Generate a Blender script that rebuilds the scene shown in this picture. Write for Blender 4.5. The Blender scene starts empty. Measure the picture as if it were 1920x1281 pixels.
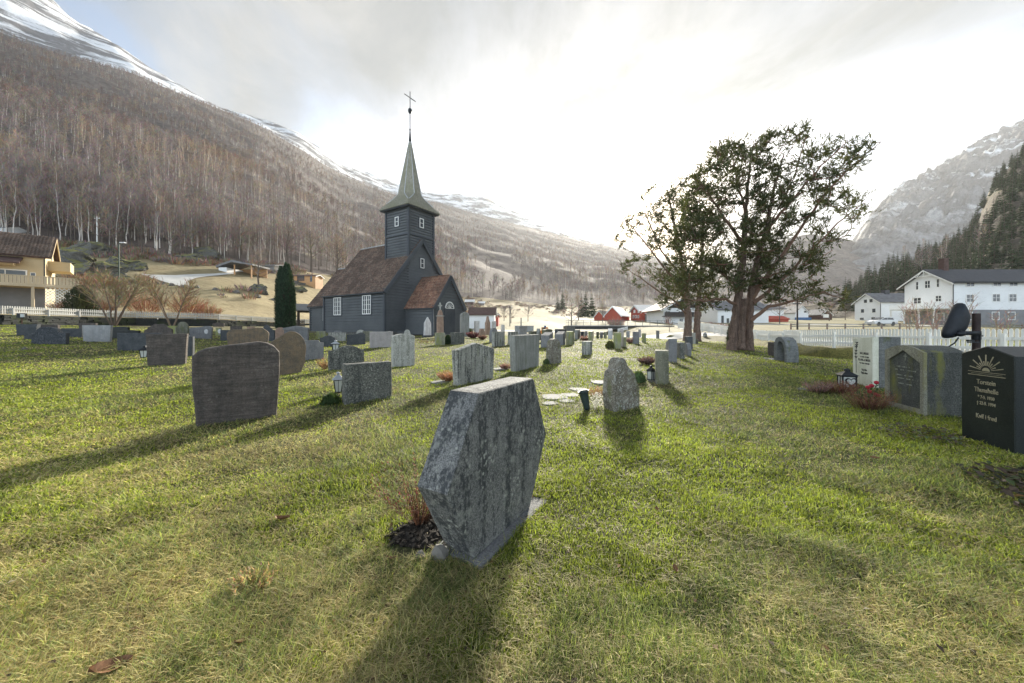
import bpy, bmesh, math, random
import numpy as np
from mathutils import Vector, Matrix, noise as mnoise
random.seed(7); RNG = np.random.default_rng(11)
S = bpy.context.scene; COL = S.collection; R = math.radians
# ---------------------------------------------------------------- camera, sky, sun, exposure
F = 680.0; CX = 960.0; HY = 615.0; EYE = 1.2         # focal length and horizon in photo pixels, eye height
cam = bpy.data.objects.new('camera', bpy.data.cameras.new('camera')); COL.objects.link(cam)
cam.location = (0, 0, EYE); cam.rotation_euler = (R(90), 0, 0)
cam.data.sensor_width = 36; cam.data.lens = 36*F/1920
cam.data.shift_y = -(640.5-HY)/1920
cam.data.clip_start = .05; cam.data.clip_end = 20000
S.camera = cam
S.view_settings.view_transform = 'Standard'; S.view_settings.look = 'None'
S.view_settings.exposure = 1.74; S.view_settings.gamma = 1; S.view_settings.use_curve_mapping = False
SUN_AZ = math.atan2(165, 680); SUN_EL = R(19)
SUND = Vector((math.sin(SUN_AZ)*math.cos(SUN_EL), math.cos(SUN_AZ)*math.cos(SUN_EL), math.sin(SUN_EL)))
sl = bpy.data.lights.new('sun', 'SUN'); sl.energy = 4.4; sl.angle = R(5); sl.color = (1, .93, .80)
so = bpy.data.objects.new('sun', sl); COL.objects.link(so); so.rotation_euler = (-SUND).to_track_quat('-Z', 'Y').to_euler()
S.cycles.volume_bounces = 1; S.cycles.max_bounces = 6; S.cycles.diffuse_bounces = 3; S.cycles.transparent_max_bounces = 6

class NT:
    def __init__(s, t): s.t = t
    def __call__(s, typ, props=None, **ins):
        n = s.t.nodes.new(typ)
        for k, v in (props or {}).items(): setattr(n, k, v)
        for k, v in ins.items():
            key = int(k[1:]) if k[0] == 'i' and k[1:].isdigit() else k.replace('_', ' ')
            sk = n.inputs[key]
            if isinstance(v, bpy.types.NodeSocket): s.t.links.new(v, sk)
            elif v is not None: sk.default_value = v
        return n
    def noise(s, vec, scale, detail=4, rough=.55, dist=0.0):
        return s('ShaderNodeTexNoise', Vector=vec, Scale=scale, Detail=detail, Roughness=rough, Distortion=dist).outputs[0]
    def ramp(s, fac, stops, interp='LINEAR'):
        n = s('ShaderNodeValToRGB', Fac=fac); e = n.color_ramp; e.interpolation = interp
        while len(e.elements) < len(stops): e.elements.new(.5)
        for el, (p, c) in zip(e.elements, stops):
            el.position = p; el.color = (c, c, c, 1) if isinstance(c, (int, float)) else (*c, 1)
        return n.outputs[0]
    def mix(s, fac, a, b, blend='MIX'):
        n = s('ShaderNodeMix', {'data_type': 'RGBA', 'blend_type': blend})
        for i, v in ((0, fac), (6, a), (7, b)):
            if isinstance(v, bpy.types.NodeSocket): s.t.links.new(v, n.inputs[i])
            else: n.inputs[i].default_value = (*v, 1) if isinstance(v, tuple) else v
        return n.outputs[2]
    def math(s, op, a, b=None):
        return s('ShaderNodeMath', {'operation': op}, i0=a, i1=b).outputs[0]
    def mapping(s, vec, scale=(1, 1, 1), loc=(0, 0, 0), rot=(0, 0, 0)):
        return s('ShaderNodeMapping', Vector=vec, Scale=scale, Location=loc, Rotation=rot).outputs[0]

w = bpy.data.worlds.new('World'); S.world = w; w.use_nodes = True
t = w.node_tree; t.nodes.clear(); N = NT(t)
sky = N('ShaderNodeTexSky', {'sky_type': 'NISHITA', 'sun_disc': False, 'sun_elevation': SUN_EL, 'sun_rotation': SUN_AZ,
        'air_density': 1.0, 'dust_density': 1.5, 'ozone_density': 1.0})
g = N('ShaderNodeTexCoord').outputs['Generated']
sep = N('ShaderNodeSeparateXYZ', Vector=g)
zz = N.math('MAXIMUM', sep.outputs[2], 0.0); zz = N.math('ADD', zz, .16)
pl = N('ShaderNodeCombineXYZ', X=N.math('DIVIDE', sep.outputs[0], zz), Y=N.math('DIVIDE', sep.outputs[1], zz)).outputs[0]
pl = N.mapping(pl, (1, .8, 1), (7.3, 2.2, 0), (0, 0, R(25)))
n1 = N.noise(pl, .9, 8, .58, .35)
cover = N.ramp(n1, [(.43, 0.0), (.51, .68), (.60, 1.0)])
n2 = N.noise(pl, 2.2, 8, .6, .4)
d = N('ShaderNodeVectorMath', {'operation': 'DOT_PRODUCT'}, i0=g, i1=tuple(SUND)).outputs['Value']
back = N.math('MULTIPLY', N.math('MINIMUM', N.math('MAXIMUM', N.math('MULTIPLY', N.math('SUBTRACT', .25, d), .8), 0.0), 1.0), 5.4)   # added fill: unseen clouds behind the camera brightened to light camera-facing surfaces
d = N.math('MAXIMUM', d, 0.0)
glow = N.math('ADD', N.math('MULTIPLY', N.math('POWER', d, 40.0), 0.8), N.math('MULTIPLY', N.math('POWER', d, 6.0), .1))
cl = N.ramp(n2, [(.36, (2.2, 2.42, 2.62)), (.50, (2.8, 2.96, 3.08)), (.62, (3.7, 3.74, 3.72))])
sun_dim = N.math('SUBTRACT', 1.0, N.math('MULTIPLY', d, .44)); cl = N.mix(1.0, cl, N('ShaderNodeCombineXYZ', X=sun_dim, Y=sun_dim, Z=sun_dim).outputs[0], 'MULTIPLY')  # clouds dimmed towards the sun to offset the brightness the haze adds
gl = N('ShaderNodeCombineXYZ', X=glow, Y=glow, Z=N.math('MULTIPLY', glow, .9)).outputs[0]
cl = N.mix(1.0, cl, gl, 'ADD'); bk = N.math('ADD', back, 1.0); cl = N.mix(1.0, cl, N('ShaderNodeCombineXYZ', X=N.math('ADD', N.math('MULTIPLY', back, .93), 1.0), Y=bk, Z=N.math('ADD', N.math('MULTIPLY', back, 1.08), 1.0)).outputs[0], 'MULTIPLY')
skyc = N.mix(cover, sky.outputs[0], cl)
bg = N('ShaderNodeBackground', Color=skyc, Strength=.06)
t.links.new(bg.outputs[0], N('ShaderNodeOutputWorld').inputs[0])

# ---------------------------------------------------------------- helpers
def ss(a, b, x):
    t = np.clip((np.asarray(x, float)-a)/(b-a), 0, 1); return t*t*(3-2*t)
def lattice(seed): return np.random.default_rng(seed).random((256, 256))
_LAT = {}
def vnoise(x, y, scale, seed=0, oct=1):
    out = 0; amp = 1; tot = 0
    for o in range(oct):
        L = _LAT.setdefault(seed+o, lattice(seed+o))
        fx = np.asarray(x, float)*scale+17.3; fy = np.asarray(y, float)*scale+5.7
        ix = np.floor(fx).astype(int); iy = np.floor(fy).astype(int)
        tx = fx-ix; ty = fy-iy; tx = tx*tx*(3-2*tx); ty = ty*ty*(3-2*ty)
        v = (L[ix % 256, iy % 256]*(1-tx)+L[(ix+1) % 256, iy % 256]*tx)*(1-ty)+(L[ix % 256, (iy+1) % 256]*(1-tx)+L[(ix+1) % 256, (iy+1) % 256]*tx)*ty
        out = out+amp*v; tot += amp; amp *= .5; scale *= 2.03
    return out/tot
def link(o, parent=None):
    COL.objects.link(o)
    if parent is not None: o.parent = parent
    return o
def tag(o, label=None, cat=None, group=None, kind=None):
    for k, v in (('label', label), ('category', cat), ('group', group), ('kind', kind)):
        if v: o[k] = v
    return o
def empty(name, loc, rz=0, label=None, cat=None, group=None):
    o = link(bpy.data.objects.new(name, None)); o.location = loc; o.rotation_euler = (0, 0, rz)
    o.empty_display_size = .2
    return tag(o, label, cat, group)
class MB:
    """collects geometry for ONE mesh object"""
    def __init__(s): s.v = []; s.f = []; s.c = []; s.cur = None
    def add(s, vs, fs):
        b = len(s.v); s.v += [tuple(p) for p in vs]; s.f += [tuple(i+b for i in f) for f in fs]
        if s.cur is not None: s.c += [s.cur]*len(vs)
        return s
    def box(s, c, size, rz=0, rx=0, ry=0):
        hx, hy, hz = (a/2 for a in size); M = Matrix.Rotation(rz, 3, 'Z') @ Matrix.Rotation(ry, 3, 'Y') @ Matrix.Rotation(rx, 3, 'X')
        vs = [Vector(c)+M @ Vector((x, y, z)) for x in (-hx, hx) for y in (-hy, hy) for z in (-hz, hz)]
        return s.add(vs, [(0, 1, 3, 2), (4, 6, 7, 5), (0, 4, 5, 1), (2, 3, 7, 6), (0, 2, 6, 4), (1, 5, 7, 3)])
    def bb(s, x0, x1, y0, y1, z0, z1): return s.box(((x0+x1)/2, (y0+y1)/2, (z0+z1)/2), (abs(x1-x0), abs(y1-y0), abs(z1-z0)))
    def tube(s, pts, rad, n=6, cap=True):
        pts = [Vector(p) for p in pts]; rad = [rad]*len(pts) if isinstance(rad, (int, float)) else rad
        vs = []
        for i, p in enumerate(pts):
            d = (pts[min(i+1, len(pts)-1)]-pts[max(i-1, 0)]).normalized()
            a = d.cross(Vector((0, 0, 1))) if abs(d.z) < .9 else d.cross(Vector((1, 0, 0)))
            a.normalize(); b = d.cross(a)
            vs += [p+(a*math.cos(k*2*math.pi/n)+b*math.sin(k*2*math.pi/n))*rad[i] for k in range(n)]
        fs = [(i*n+k, i*n+(k+1) % n, (i+1)*n+(k+1) % n, (i+1)*n+k) for i in range(len(pts)-1) for k in range(n)]
        if cap: fs += [tuple(range(n-1, -1, -1)), tuple((len(pts)-1)*n+k for k in range(n))]
        return s.add(vs, fs)
    def lathe(s, prof, c=(0, 0, 0), n=12, sx=1, sy=1):
        vs = [(c[0]+r*sx*math.cos(k*2*math.pi/n), c[1]+r*sy*math.sin(k*2*math.pi/n), c[2]+z) for r, z in prof for k in range(n)]
        m = len(prof)
        fs = [(i*n+k, i*n+(k+1) % n, (i+1)*n+(k+1) % n, (i+1)*n+k) for i in range(m-1) for k in range(n)]
        return s.add(vs, fs+[tuple(range(n-1, -1, -1)), tuple((m-1)*n+k for k in range(n))])
    def prism(s, poly, y0, y1, plane='xz'):
        n = len(poly)
        mk = {'xz': lambda a, b, d: (a, d, b), 'yz': lambda a, b, d: (d, a, b), 'xy': lambda a, b, d: (a, b, d)}[plane]
        vs = [mk(a, b, y0) for a, b in poly]+[mk(a, b, y1) for a, b in poly]
        return s.add(vs, [tuple(range(n)), tuple(range(2*n-1, n-1, -1))]+[(i, i+n, (i+1) % n+n, (i+1) % n) for i in range(n)])
    def build(s, name, mat, parent=None, smooth=False, loc=None, rz=0, recalc=True):
        me = bpy.data.meshes.new(name); me.from_pydata(s.v, [], s.f)
        if recalc:
            bm = bmesh.new(); bm.from_mesh(me); bmesh.ops.recalc_face_normals(bm, faces=bm.faces); bm.to_mesh(me); bm.free()
        if s.c:
            a = me.color_attributes.new('Col', 'FLOAT_COLOR', 'POINT'); a.data.foreach_set('color', np.array([(*c, 1) for c in s.c], 'f').ravel())
        if smooth: me.polygons.foreach_set('use_smooth', [True]*len(me.polygons))
        me.materials.append(mat); me.update()
        o = bpy.data.objects.new(name, me); link(o, parent)
        if loc is not None: o.location = loc
        if rz: o.rotation_euler = (0, 0, rz)
        return o
def np_mesh(name, V, faces, mat, cols=None, smooth=False):
    me = bpy.data.meshes.new(name); V = np.asarray(V, 'f'); me.vertices.add(len(V)); me.vertices.foreach_set('co', V.ravel())
    faces = [np.asarray(f, 'i') for f in faces if len(f)]
    li = np.concatenate([f.ravel() for f in faces]); tot = np.concatenate([np.full(len(f), f.shape[1], 'i') for f in faces])
    st = np.concatenate([[0], np.cumsum(tot)[:-1]]).astype('i')
    me.loops.add(len(li)); me.loops.foreach_set('vertex_index', li)
    me.polygons.add(len(tot)); me.polygons.foreach_set('loop_start', st); me.polygons.foreach_set('loop_total', tot)
    if smooth: me.polygons.foreach_set('use_smooth', np.ones(len(tot), bool))
    me.update(calc_edges=True)
    if cols is not None:
        a = me.color_attributes.new('Col', 'FLOAT_COLOR', 'POINT'); c = np.ones((len(V), 4), 'f'); c[:, :3] = cols; a.data.foreach_set('color', c.ravel())
    me.materials.append(mat)
    return me
def np_obj(name, V, faces, mat, cols=None, smooth=False, parent=None):
    o = bpy.data.objects.new(name, np_mesh(name, V, faces, mat, cols, smooth)); return link(o, parent)
def copy_tree(o, parent=None):
    c = o.copy(); COL.objects.link(c); c.parent = parent
    for ch in o.children: copy_tree(ch, c)
    return c
def text_mesh(name, txt, size, mat, parent, M, sx=1.0, extrude=.002, align='CENTER'):
    cu = bpy.data.curves.new(name, 'FONT'); cu.body = txt; cu.size = size; cu.align_x = align; cu.extrude = extrude; cu.resolution_u = 3
    tmp = bpy.data.objects.new(name, cu); COL.objects.link(tmp)
    me = bpy.data.meshes.new_from_object(tmp.evaluated_get(bpy.context.evaluated_depsgraph_get()))
    bpy.data.objects.remove(tmp); me.materials.clear(); me.materials.append(mat)
    me.transform(M @ Matrix.Diagonal((sx, 1, 1, 1)))
    o = bpy.data.objects.new(name, me); return link(o, parent)

# ---------------------------------------------------------------- materials
def new_mat(name):
    m = bpy.data.materials.new(name); m.use_nodes = True; m.node_tree.nodes.clear()
    N = NT(m.node_tree); out = N('ShaderNodeOutputMaterial'); return m, N, out
def coords(N, rnd=True):
    c = N('ShaderNodeTexCoord').outputs['Object']
    if rnd:
        r = N('ShaderNodeObjectInfo').outputs['Random']; r = N.math('MULTIPLY', r, 57.0)
        c = N('ShaderNodeVectorMath', {'operation': 'ADD'}, i0=c, i1=N('ShaderNodeCombineXYZ', X=r, Y=r, Z=r).outputs[0]).outputs[0]
    return c
def finish(m, N, out, col, rough=.8, bump=None, bstr=.3, bdist=.01, metal=0, spec=.3):
    p = N('ShaderNodeBsdfPrincipled', Base_Color=col if isinstance(col, bpy.types.NodeSocket) else (*col, 1), Roughness=rough, Metallic=metal)
    p.inputs['Specular IOR Level'].default_value = spec
    if bump is not None:
        b = N('ShaderNodeBump', Strength=bstr, Distance=bdist, Height=bump); N.t.links.new(b.outputs[0], p.inputs['Normal'])
    N.t.links.new(p.outputs[0], out.inputs[0]); return m
def plain(name, col, rough=.7, var=.25, scale=3, metal=0, bump=.1, spec=.3, fine=40):
    m, N, out = new_mat(name); c = coords(N)
    a = N.noise(c, scale, 5); f = N.noise(c, fine, 3)
    k = N.mix(N.ramp(a, [(.3, 0.), (.7, 1.)]), tuple(x*(1-var) for x in col), tuple(min(1, x*(1+var)) for x in col))
    k = N.mix(N.ramp(f, [(.35, var*.8), (.6, 0.)]), k, tuple(x*.4 for x in col))
    return finish(m, N, out, k, rough, f, bump, .01, metal, spec)
def stone(name, c1, c2, streak=.5, streakcol=(.018, .02, .02), lichen=.15, lcol=(.5, .5, .44), speck=.4, moss=0.0, mosscol=(.10, .115, .03), rough=.85, bump=.5, sc=1., layers=0., specksc=110., lichsc=26.):
    m, N, out = new_mat(name); c = coords(N); c = N.mapping(c, (sc, sc, sc))
    a = N.noise(c, 5, 6, .6); col = N.mix(N.ramp(a, [(.32, 0.), (.68, 1.)]), c1, c2)
    sp = N.noise(c, specksc, 2, .6)
    col = N.mix(N.math('MULTIPLY', N.ramp(sp, [(.36, 1.), (.52, 0.)]), speck), col, tuple(x*.25 for x in c1))
    col = N.mix(N.math('MULTIPLY', N.ramp(sp, [(.52, 0.), (.7, 1.)]), speck*.8), col, tuple(min(.8, x*1.8) for x in c2))
    hgt = sp
    if streak:
        s1 = N.noise(N.mapping(c, (9, 9, .9)), 1.3, 6, .62, .2); s2 = N.noise(N.mapping(c, (1, 1, .55)), 55, 4, .7)
        k = N.math('ADD', N.math('MULTIPLY', s1, .62), N.math('MULTIPLY', s2, .5))
        k = N.ramp(k, [(.555, 0.), (.615, 1.)])
        col = N.mix(N.math('MULTIPLY', k, streak), col, streakcol)
    if layers:
        l1 = N.noise(N.mapping(c, (2.5, 2.5, 26)), 1.5, 5, .65, .3)
        col = N.mix(N.math('MULTIPLY', N.ramp(l1, [(.4, 1.), (.6, 0.)]), layers), col, tuple(x*.35 for x in c1)); hgt = N.math('ADD', hgt, N.math('MULTIPLY', l1, 2.0))
    if lichen:
        v = N('ShaderNodeTexVoronoi', {'distance': 'EUCLIDEAN'}, Vector=c, Scale=lichsc).outputs['Distance']
        z = N.noise(c, 4.5, 3); k = N.math('MULTIPLY', N.ramp(v, [(.2, 1.), (.36, 0.)]), N.ramp(z, [(.5, 0.), (.62, 1.)]))
        col = N.mix(N.math('MULTIPLY', k, min(1, lichen*2)), col, lcol)
        k2 = N.ramp(N.noise(c, 15, 5, .7), [(.58-.1*lichen, 0.), (.66, 1.)]); col = N.mix(N.math('MULTIPLY', k2, lichen), col, lcol)
        hgt = N.math('ADD', hgt, N.math('MULTIPLY', k, .8))
    if moss:
        k = N.ramp(N.noise(N.mapping(c, (4, 4, 1.2)), 1.4, 5, .6), [(.62-.25*moss, 0.), (.75-.2*moss, 1.)]); col = N.mix(N.math('MULTIPLY', k, .85), col, mosscol)
    hgt = N.math('ADD', hgt, N.math('MULTIPLY', N.noise(c, 22, 5, .65), 1.6))
    return finish(m, N, out, col, rough, hgt, bump, .006*1/sc)
def wood_paint(name, c1, c2, wear=.3, wearcol=(.2, .2, .19), sc=1., rough=.75, axis='x'):
    m, N, out = new_mat(name); c = coords(N, False)
    st = {'x': (1.2, 14, 14), 'z': (14, 14, 1.2)}[axis]
    g = N.noise(N.mapping(c, st), 1.6*sc, 6, .65); a = N.noise(c, .7*sc, 4)
    col = N.mix(N.ramp(a, [(.3, 0.), (.7, 1.)]), c1, c2)
    col = N.mix(N.math('MULTIPLY', N.ramp(g, [(.5, 0.), (.72, 1.)]), wear), col, wearcol)
    col = N.mix(N.math('MULTIPLY', N.ramp(g, [(.28, 1.), (.45, 0.)]), .5), col, tuple(x*.5 for x in c1))
    return finish(m, N, out, col, rough, g, .25, .01)
def vcol(name, trans=0.0, rough=.8, var=.2, scale=2., spec=.2, tint=(1, 1, 1)):
    m, N, out = new_mat(name); a = N('ShaderNodeVertexColor', {'layer_name': 'Col'}).outputs[0]
    p = N('ShaderNodeBsdfPrincipled', Base_Color=a, Roughness=rough); p.inputs['Specular IOR Level'].default_value = spec
    if trans:
        tr = N('ShaderNodeBsdfTranslucent', Color=N.mix(1.0, a, tint, 'MULTIPLY'))
        mx = N('ShaderNodeMixShader', Fac=trans, i1=p.outputs[0], i2=tr.outputs[0]); N.t.links.new(mx.outputs[0], out.inputs[0])
    else: N.t.links.new(p.outputs[0], out.inputs[0])
    return m
def glass_mat(name, col=(.03, .035, .04)):
    m, N, out = new_mat(name); c = coords(N); k = N.mix(N.noise(c, 1.5, 3), col, tuple(x*2.2 for x in col))
    return finish(m, N, out, k, .08, None, spec=.6)
MT = {}
MT['black_wood'] = wood_paint('tarred_dark_boards', (.078, .086, .093), (.108, .117, .124), .35, (.17, .18, .188))
MT['black_trim'] = wood_paint('dark_trim_boards', (.052, .060, .070), (.075, .084, .093), .25, (.14, .14, .142), axis='z')
MT['white_paint'] = plain('weathered_white_paint', (.74, .74, .71), .6, .08, 2, bump=.03)
MT['white_picket'] = wood_paint('white_picket_paint', (.78, .78, .74), (.84, .84, .81), .25, (.48, .48, .40), axis='z')
MT['grey_picket'] = wood_paint('greyed_picket_paint', (.42, .42, .40), (.55, .55, .52), .5, (.25, .25, .23), axis='z')
MT['glass'] = glass_mat('window_glass')
MT['metal_dark'] = plain('dark_metal', (.02, .024, .028), .45, .3, 4, .3)
MT['zinc'] = plain('pale_metal_strip', (.42, .44, .46), .5, .2, 4, .3)
MT['foliage'] = vcol('evergreen_needles', .35, .7, tint=(1.2, 1.1, .5))
MT['bare'] = vcol('bare_twigs_and_bark', 0, .9)
MT['grass'] = vcol('grass_blades', .55, .6, tint=(1.0, 1.05, .6), spec=.3)
MT['dry'] = vcol('dry_stalks', .35, .8)
# ---------------------------------------------------------------- the lie of the land
def G(X, Y):
    """height of the churchyard and the valley floor"""
    X = np.asarray(X, float); Y = np.asarray(Y, float)
    z = .5*ss(3, 33, Y)*(1-ss(7, 17, X)) + .9*ss(10, 42, -X) - .1*ss(10, 20, X)*ss(14, 25, Y)
    st = 60-32*ss(14, 22, X)
    z = z+.045*np.maximum(0, Y-st)
    z = z+(vnoise(X, Y, .35, 3, 2)-.5)*.12*ss(2, 6, np.hypot(X, Y))
    return z
# columns of the valley sides: distance (m) and the photo row each knot of the slope is seen at
KX = np.array([-700, -300, 0, 150, 250, 400, 480, 560, 620, 745, 820, 900, 1000, 1055, 1100, 1170, 1250, 1320, 1450, 1600], float)
YL = lambda x: np.interp(x, [-700, -300, 0, 400, 560], [20.5, 26, 32.6, 50, 65.6])
K0Y = np.array([20.5, 26, 32.6, 39, 44, 50, 57, 65.6, 78, 100, 125, 140, 150, 155, 160, 160, 160, 160, 160, 150.])
K0Z = np.array([2.4, 2.4, 2.4, 2.4, 2.4, 2.4, 2.2, 2.0, 2.0, 2.2, 3.2, 3.8, 4.2, 4.5, 4.7, 4.7, 4.7, 4.7, 4.7, 4.7])
KAY = np.array([30, 42, 54, 56, 58, 62, 68, 78, 90, 125, 150, 180, 190, 195, 200, 210, 215, 220, 220, 220.])
KAy = np.array([560, 570, 578, 574, 572, 578, 582, 588, 592, 596, 596, 592, 595, 597, 598, 597, 597, 597, 597, 597.])
K1Y = np.array([70, 80, 92, 98, 100, 108, 118, 135, 150, 195, 230, 260, 320, 340, 350, 380, 390, 400, 420, 420.])
K1y = np.array([430, 440, 448, 462, 470, 490, 498, 505, 515, 545, 553, 558, 568, 574, 578, 574, 578, 582, 585, 590.])
K3Y = np.array([600, 620, 650, 720, 760, 860, 920, 980, 1100, 1400, 1600, 1750, 1900, 2000, 2000, 2000, 2050, 2100, 2000, 1900.])
K3y = np.array([-480, -170, 62, 112, 138, 200, 232, 278, 318, 366, 380, 402, 428, 442, 455, 467, 492, 515, 540, 560.])
K4Y = np.array([900, 920, 950, 1000, 1010, 1040, 1200, 1300, 1400, 1700, 1900, 2100, 2300, 2300, 2300, 2300, 2300, 2300, 2200, 2100.])
K4y = np.array([-1000, -420, -95, 40, 103, 194, 226, 248, 290, 346, 364, 366, 410, 437, 452, 465.5, 491, 514, 539, 559.])
def zrow(Y, y): return EYE+(HY-y)/F*Y
K0 = (K0Y, K0Z); KA = (KAY, zrow(KAY, KAy)); K1 = (K1Y, zrow(K1Y, K1y)); K3 = (K3Y, zrow(K3Y, K3y)); K4 = (K4Y, zrow(K4Y, K4y))
KM = (.55*K1Y+.45*K3Y, .60*K1[1]+.40*K3[1]); K5 = (K4Y*1.15, K4[1]*.93)
KN = [K0, KA, K1, KM, K3, K4, K5]
def smooth_interp(x, xs, ys):
    # piecewise linear, lightly rounded across columns
    return (np.interp(x-12, xs, ys)+np.interp(x, xs, ys)*2+np.interp(x+12, xs, ys))/4
def knots(px):
    return [(smooth_interp(px, KX, a), smooth_interp(px, KX, b)) for a, b in KN]
def hillZ(px, Y):
    """height of the left/centre valley side along the line of sight through photo column px at depth Y (arrays)"""
    px = np.asarray(px, float); Y = np.asarray(Y, float)
    kn = knots(px); z = np.full(np.broadcast(px, Y).shape, -50.0)
    for (ya, za), (yb, zb) in zip(kn[:-1], kn[1:]):
        m = (Y >= ya) & (Y <= yb); t = (Y-ya)/(yb-ya); z = np.where(m, za+(zb-za)*t, z)
    X = (px-CX)/F*Y; y1 = kn[2][0]; y0 = kn[0][0]
    amp = np.clip((Y-y0)/(y1-y0), 0, 1)
    nz = (vnoise(X, Y, .05, 21, 3)-.5)*1.5*amp + (vnoise(X, Y, .011, 25, 4)-.5)*ss(0, 1, (Y-y1)/300)*32*(1-.0*amp) + (vnoise(X, Y, .03, 31, 3)-.5)*ss(0, 1, (Y-y1)/200)*8
    fade = 1-.75*ss(.75, 1, Y/kn[4][0])*(Y <= kn[4][0]*1.02)
    return z+nz*fade
def Z(X, Y):
    X = np.asarray(X, float); Y = np.asarray(Y, float)
    g = G(X, Y); px = CX+F*X/np.maximum(Y, .1)
    h = np.where((px < 1600) & (Y > 1), hillZ(np.clip(px, -700, 1600), Y), -50)
    return np.maximum(g, h)
def hit(x, y, zoff=0.0, y0=1.2, y1=2500, fn=Z):
    """first point of the land on the line of sight through photo pixel (x, y)"""
    Y = np.exp(np.linspace(math.log(y0), math.log(y1), 2500)); X = (x-CX)/F*Y; zr = EYE+(HY-y)/F*Y
    d = fn(X, Y)+zoff-zr; i = int(np.argmax(d >= 0))
    if d[i] < 0: i = len(Y)-1
    if i == 0: return Vector((X[0], Y[0], zr[0]))
    k = d[i-1]/(d[i-1]-d[i]) if d[i] != d[i-1] else 0
    yy = Y[i-1]+(Y[i]-Y[i-1])*k; return Vector(((x-CX)/F*yy, yy, EYE+(HY-y)/F*yy))
def hitG(x, y): return hit(x, y, fn=lambda X, Y: G(X, Y), y1=400)
def P(x, y, Y): return Vector(((x-CX)/F*Y, Y, EYE+(HY-y)/F*Y))
def gz(X, Y): return float(G(X, Y))
def lz(X, Y): return float(Z(X, Y))

# ground material (under the blades of grass and on to the far valley floor)
m, N, out = new_mat('winter_turf'); c = N('ShaderNodeTexCoord').outputs['Object']
a = N.noise(c, .5, 5, .6); b = N.noise(c, 3.2, 5, .65); f = N.noise(N.mapping(c, (70, 70, 30)), 1.0, 3, .7)
col = N.mix(N.ramp(a, [(.38, 0.), (.6, 1.)]), (.06, .062, .02), (.095, .08, .038))
col = N.mix(N.ramp(b, [(.42, 0.), (.62, .8)]), col, (.045, .06, .014))
col = N.mix(N.ramp(f, [(.38, .75), (.56, 0.)]), col, (.016, .017, .008))
col = N.mix(N.ramp(f, [(.56, 0.), (.72, .7)]), col, (.17, .15, .07))
yy = N('ShaderNodeSeparateXYZ', Vector=c).outputs[1]
col = N.mix(N.ramp(N.math('DIVIDE', N.math('ADD', yy, N.math('MULTIPLY', b, 30.0)), 100.0), [(.42, 0.), (.60, 1.)]), col, N.mix(a, (.12, .115, .05), (.22, .19, .095)))
finish(m, N, out, col, .9, N.math('ADD', f, N.math('MULTIPLY', b, 2.0)), .8, .03); MT['turf'] = m
m, N, out = new_mat('pale_winter_field'); c = N('ShaderNodeTexCoord').outputs['Object']
a = N.noise(c, .10, 6, .65); b = N.noise(c, .9, 5, .7); 
col = N.mix(N.ramp(a, [(.38, 0.), (.62, 1.)]), (.21, .17, .088), (.31, .255, .14))
col = N.mix(N.ramp(b, [(.36, .8), (.5, 0.)]), col, (.17, .12, .06))
col = N.mix(N.ramp(N.noise(c, .23, 5, .6), [(.56, 0.), (.7, .6)]), col, (.16, .13, .055))
finish(m, N, out, col, .95, b, .7, .2); MT['field'] = m
m, N, out = new_mat('bare_hill_floor'); c = N('ShaderNodeTexCoord').outputs['Object']
a = N.noise(c, .02, 6, .65); b = N.noise(c, .16, 6, .7); e = N.noise(N.mapping(c, (.05, .05, .012)), 1.0, 6, .6)
col = N.mix(N.ramp(a, [(.4, 0.), (.62, 1.)]), (.10, .080, .072), (.155, .125, .108))
col = N.mix(N.ramp(b, [(.36, .8), (.52, 0.)]), col, (.045, .038, .034))
col = N.mix(N.ramp(e, [(.62, 0.), (.72, .7)]), col, (.30, .25, .15))
finish(m, N, out, col, .95, b, .8, 1.0); MT['hill'] = m
m, N, out = new_mat('dark_forest_slope'); c = N('ShaderNodeTexCoord').outputs['Object']
b = N.noise(c, .10, 6, .7); f = N.noise(c, .5, 5, .7)
col = N.mix(N.ramp(b, [(.4, 0.), (.6, 1.)]), (.040, .036, .028), (.085, .068, .048)); col = N.mix(N.ramp(f, [(.62, 0.), (.72, .7)]), col, (.17, .15, .12)); col = N.mix(N.ramp(N.noise(c, .06, 4), [(.56, 0.), (.66, .7)]), col, (.13, .115, .05))
finish(m, N, out, col, .95, f, 1.0, .8); MT['sprucefloor'] = m
def rockmat(name, snow0, snow1, rock1, rock2, rot, zlow=None, streaks=(.02, .004)):
    m, N, out = new_mat(name); c = N('ShaderNodeTexCoord').outputs['Object']
    r = N.mapping(c, (1, 1, 1), (0, 0, 0), rot)
    a = N.noise(N.mapping(r, (streaks[1], streaks[1]*1.3, streaks[0])), 1.0, 8, .62, .4); b = N.math('ADD', N.math('MULTIPLY', N.noise(r, .022, 10, .72, .6), .7), N.math('MULTIPLY', N.noise(N.mapping(r, (1, 1, .25)), .09, 6, .75, 1.0), .3))
    k = N.math('ADD', N.math('MULTIPLY', a, .7), N.math('MULTIPLY', b, .35))
    nrm = N('ShaderNodeNewGeometry').outputs['Normal']; nz = N('ShaderNodeSeparateXYZ', Vector=nrm).outputs[2]
    col = N.mix(N.ramp(b, [(.35, 0.), (.65, 1.)]), rock1, rock2)
    s = N.ramp(k, [(snow0, 0.), (snow1, 1.)])
    if zlow is not None:
        zc = N('ShaderNodeSeparateXYZ', Vector=c).outputs[2]
        s = N.math('MULTIPLY', s, N.ramp(N.math('DIVIDE', N.math('ADD', zc, N.math('MULTIPLY', b, 240.0)), 1000.0), [(zlow[0], .12), (zlow[1], 1.)]))
    col = N.mix(s, col, (.80, .82, .85))
    return finish(m, N, out, col, .9, k, 1.0, 22.0)
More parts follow.
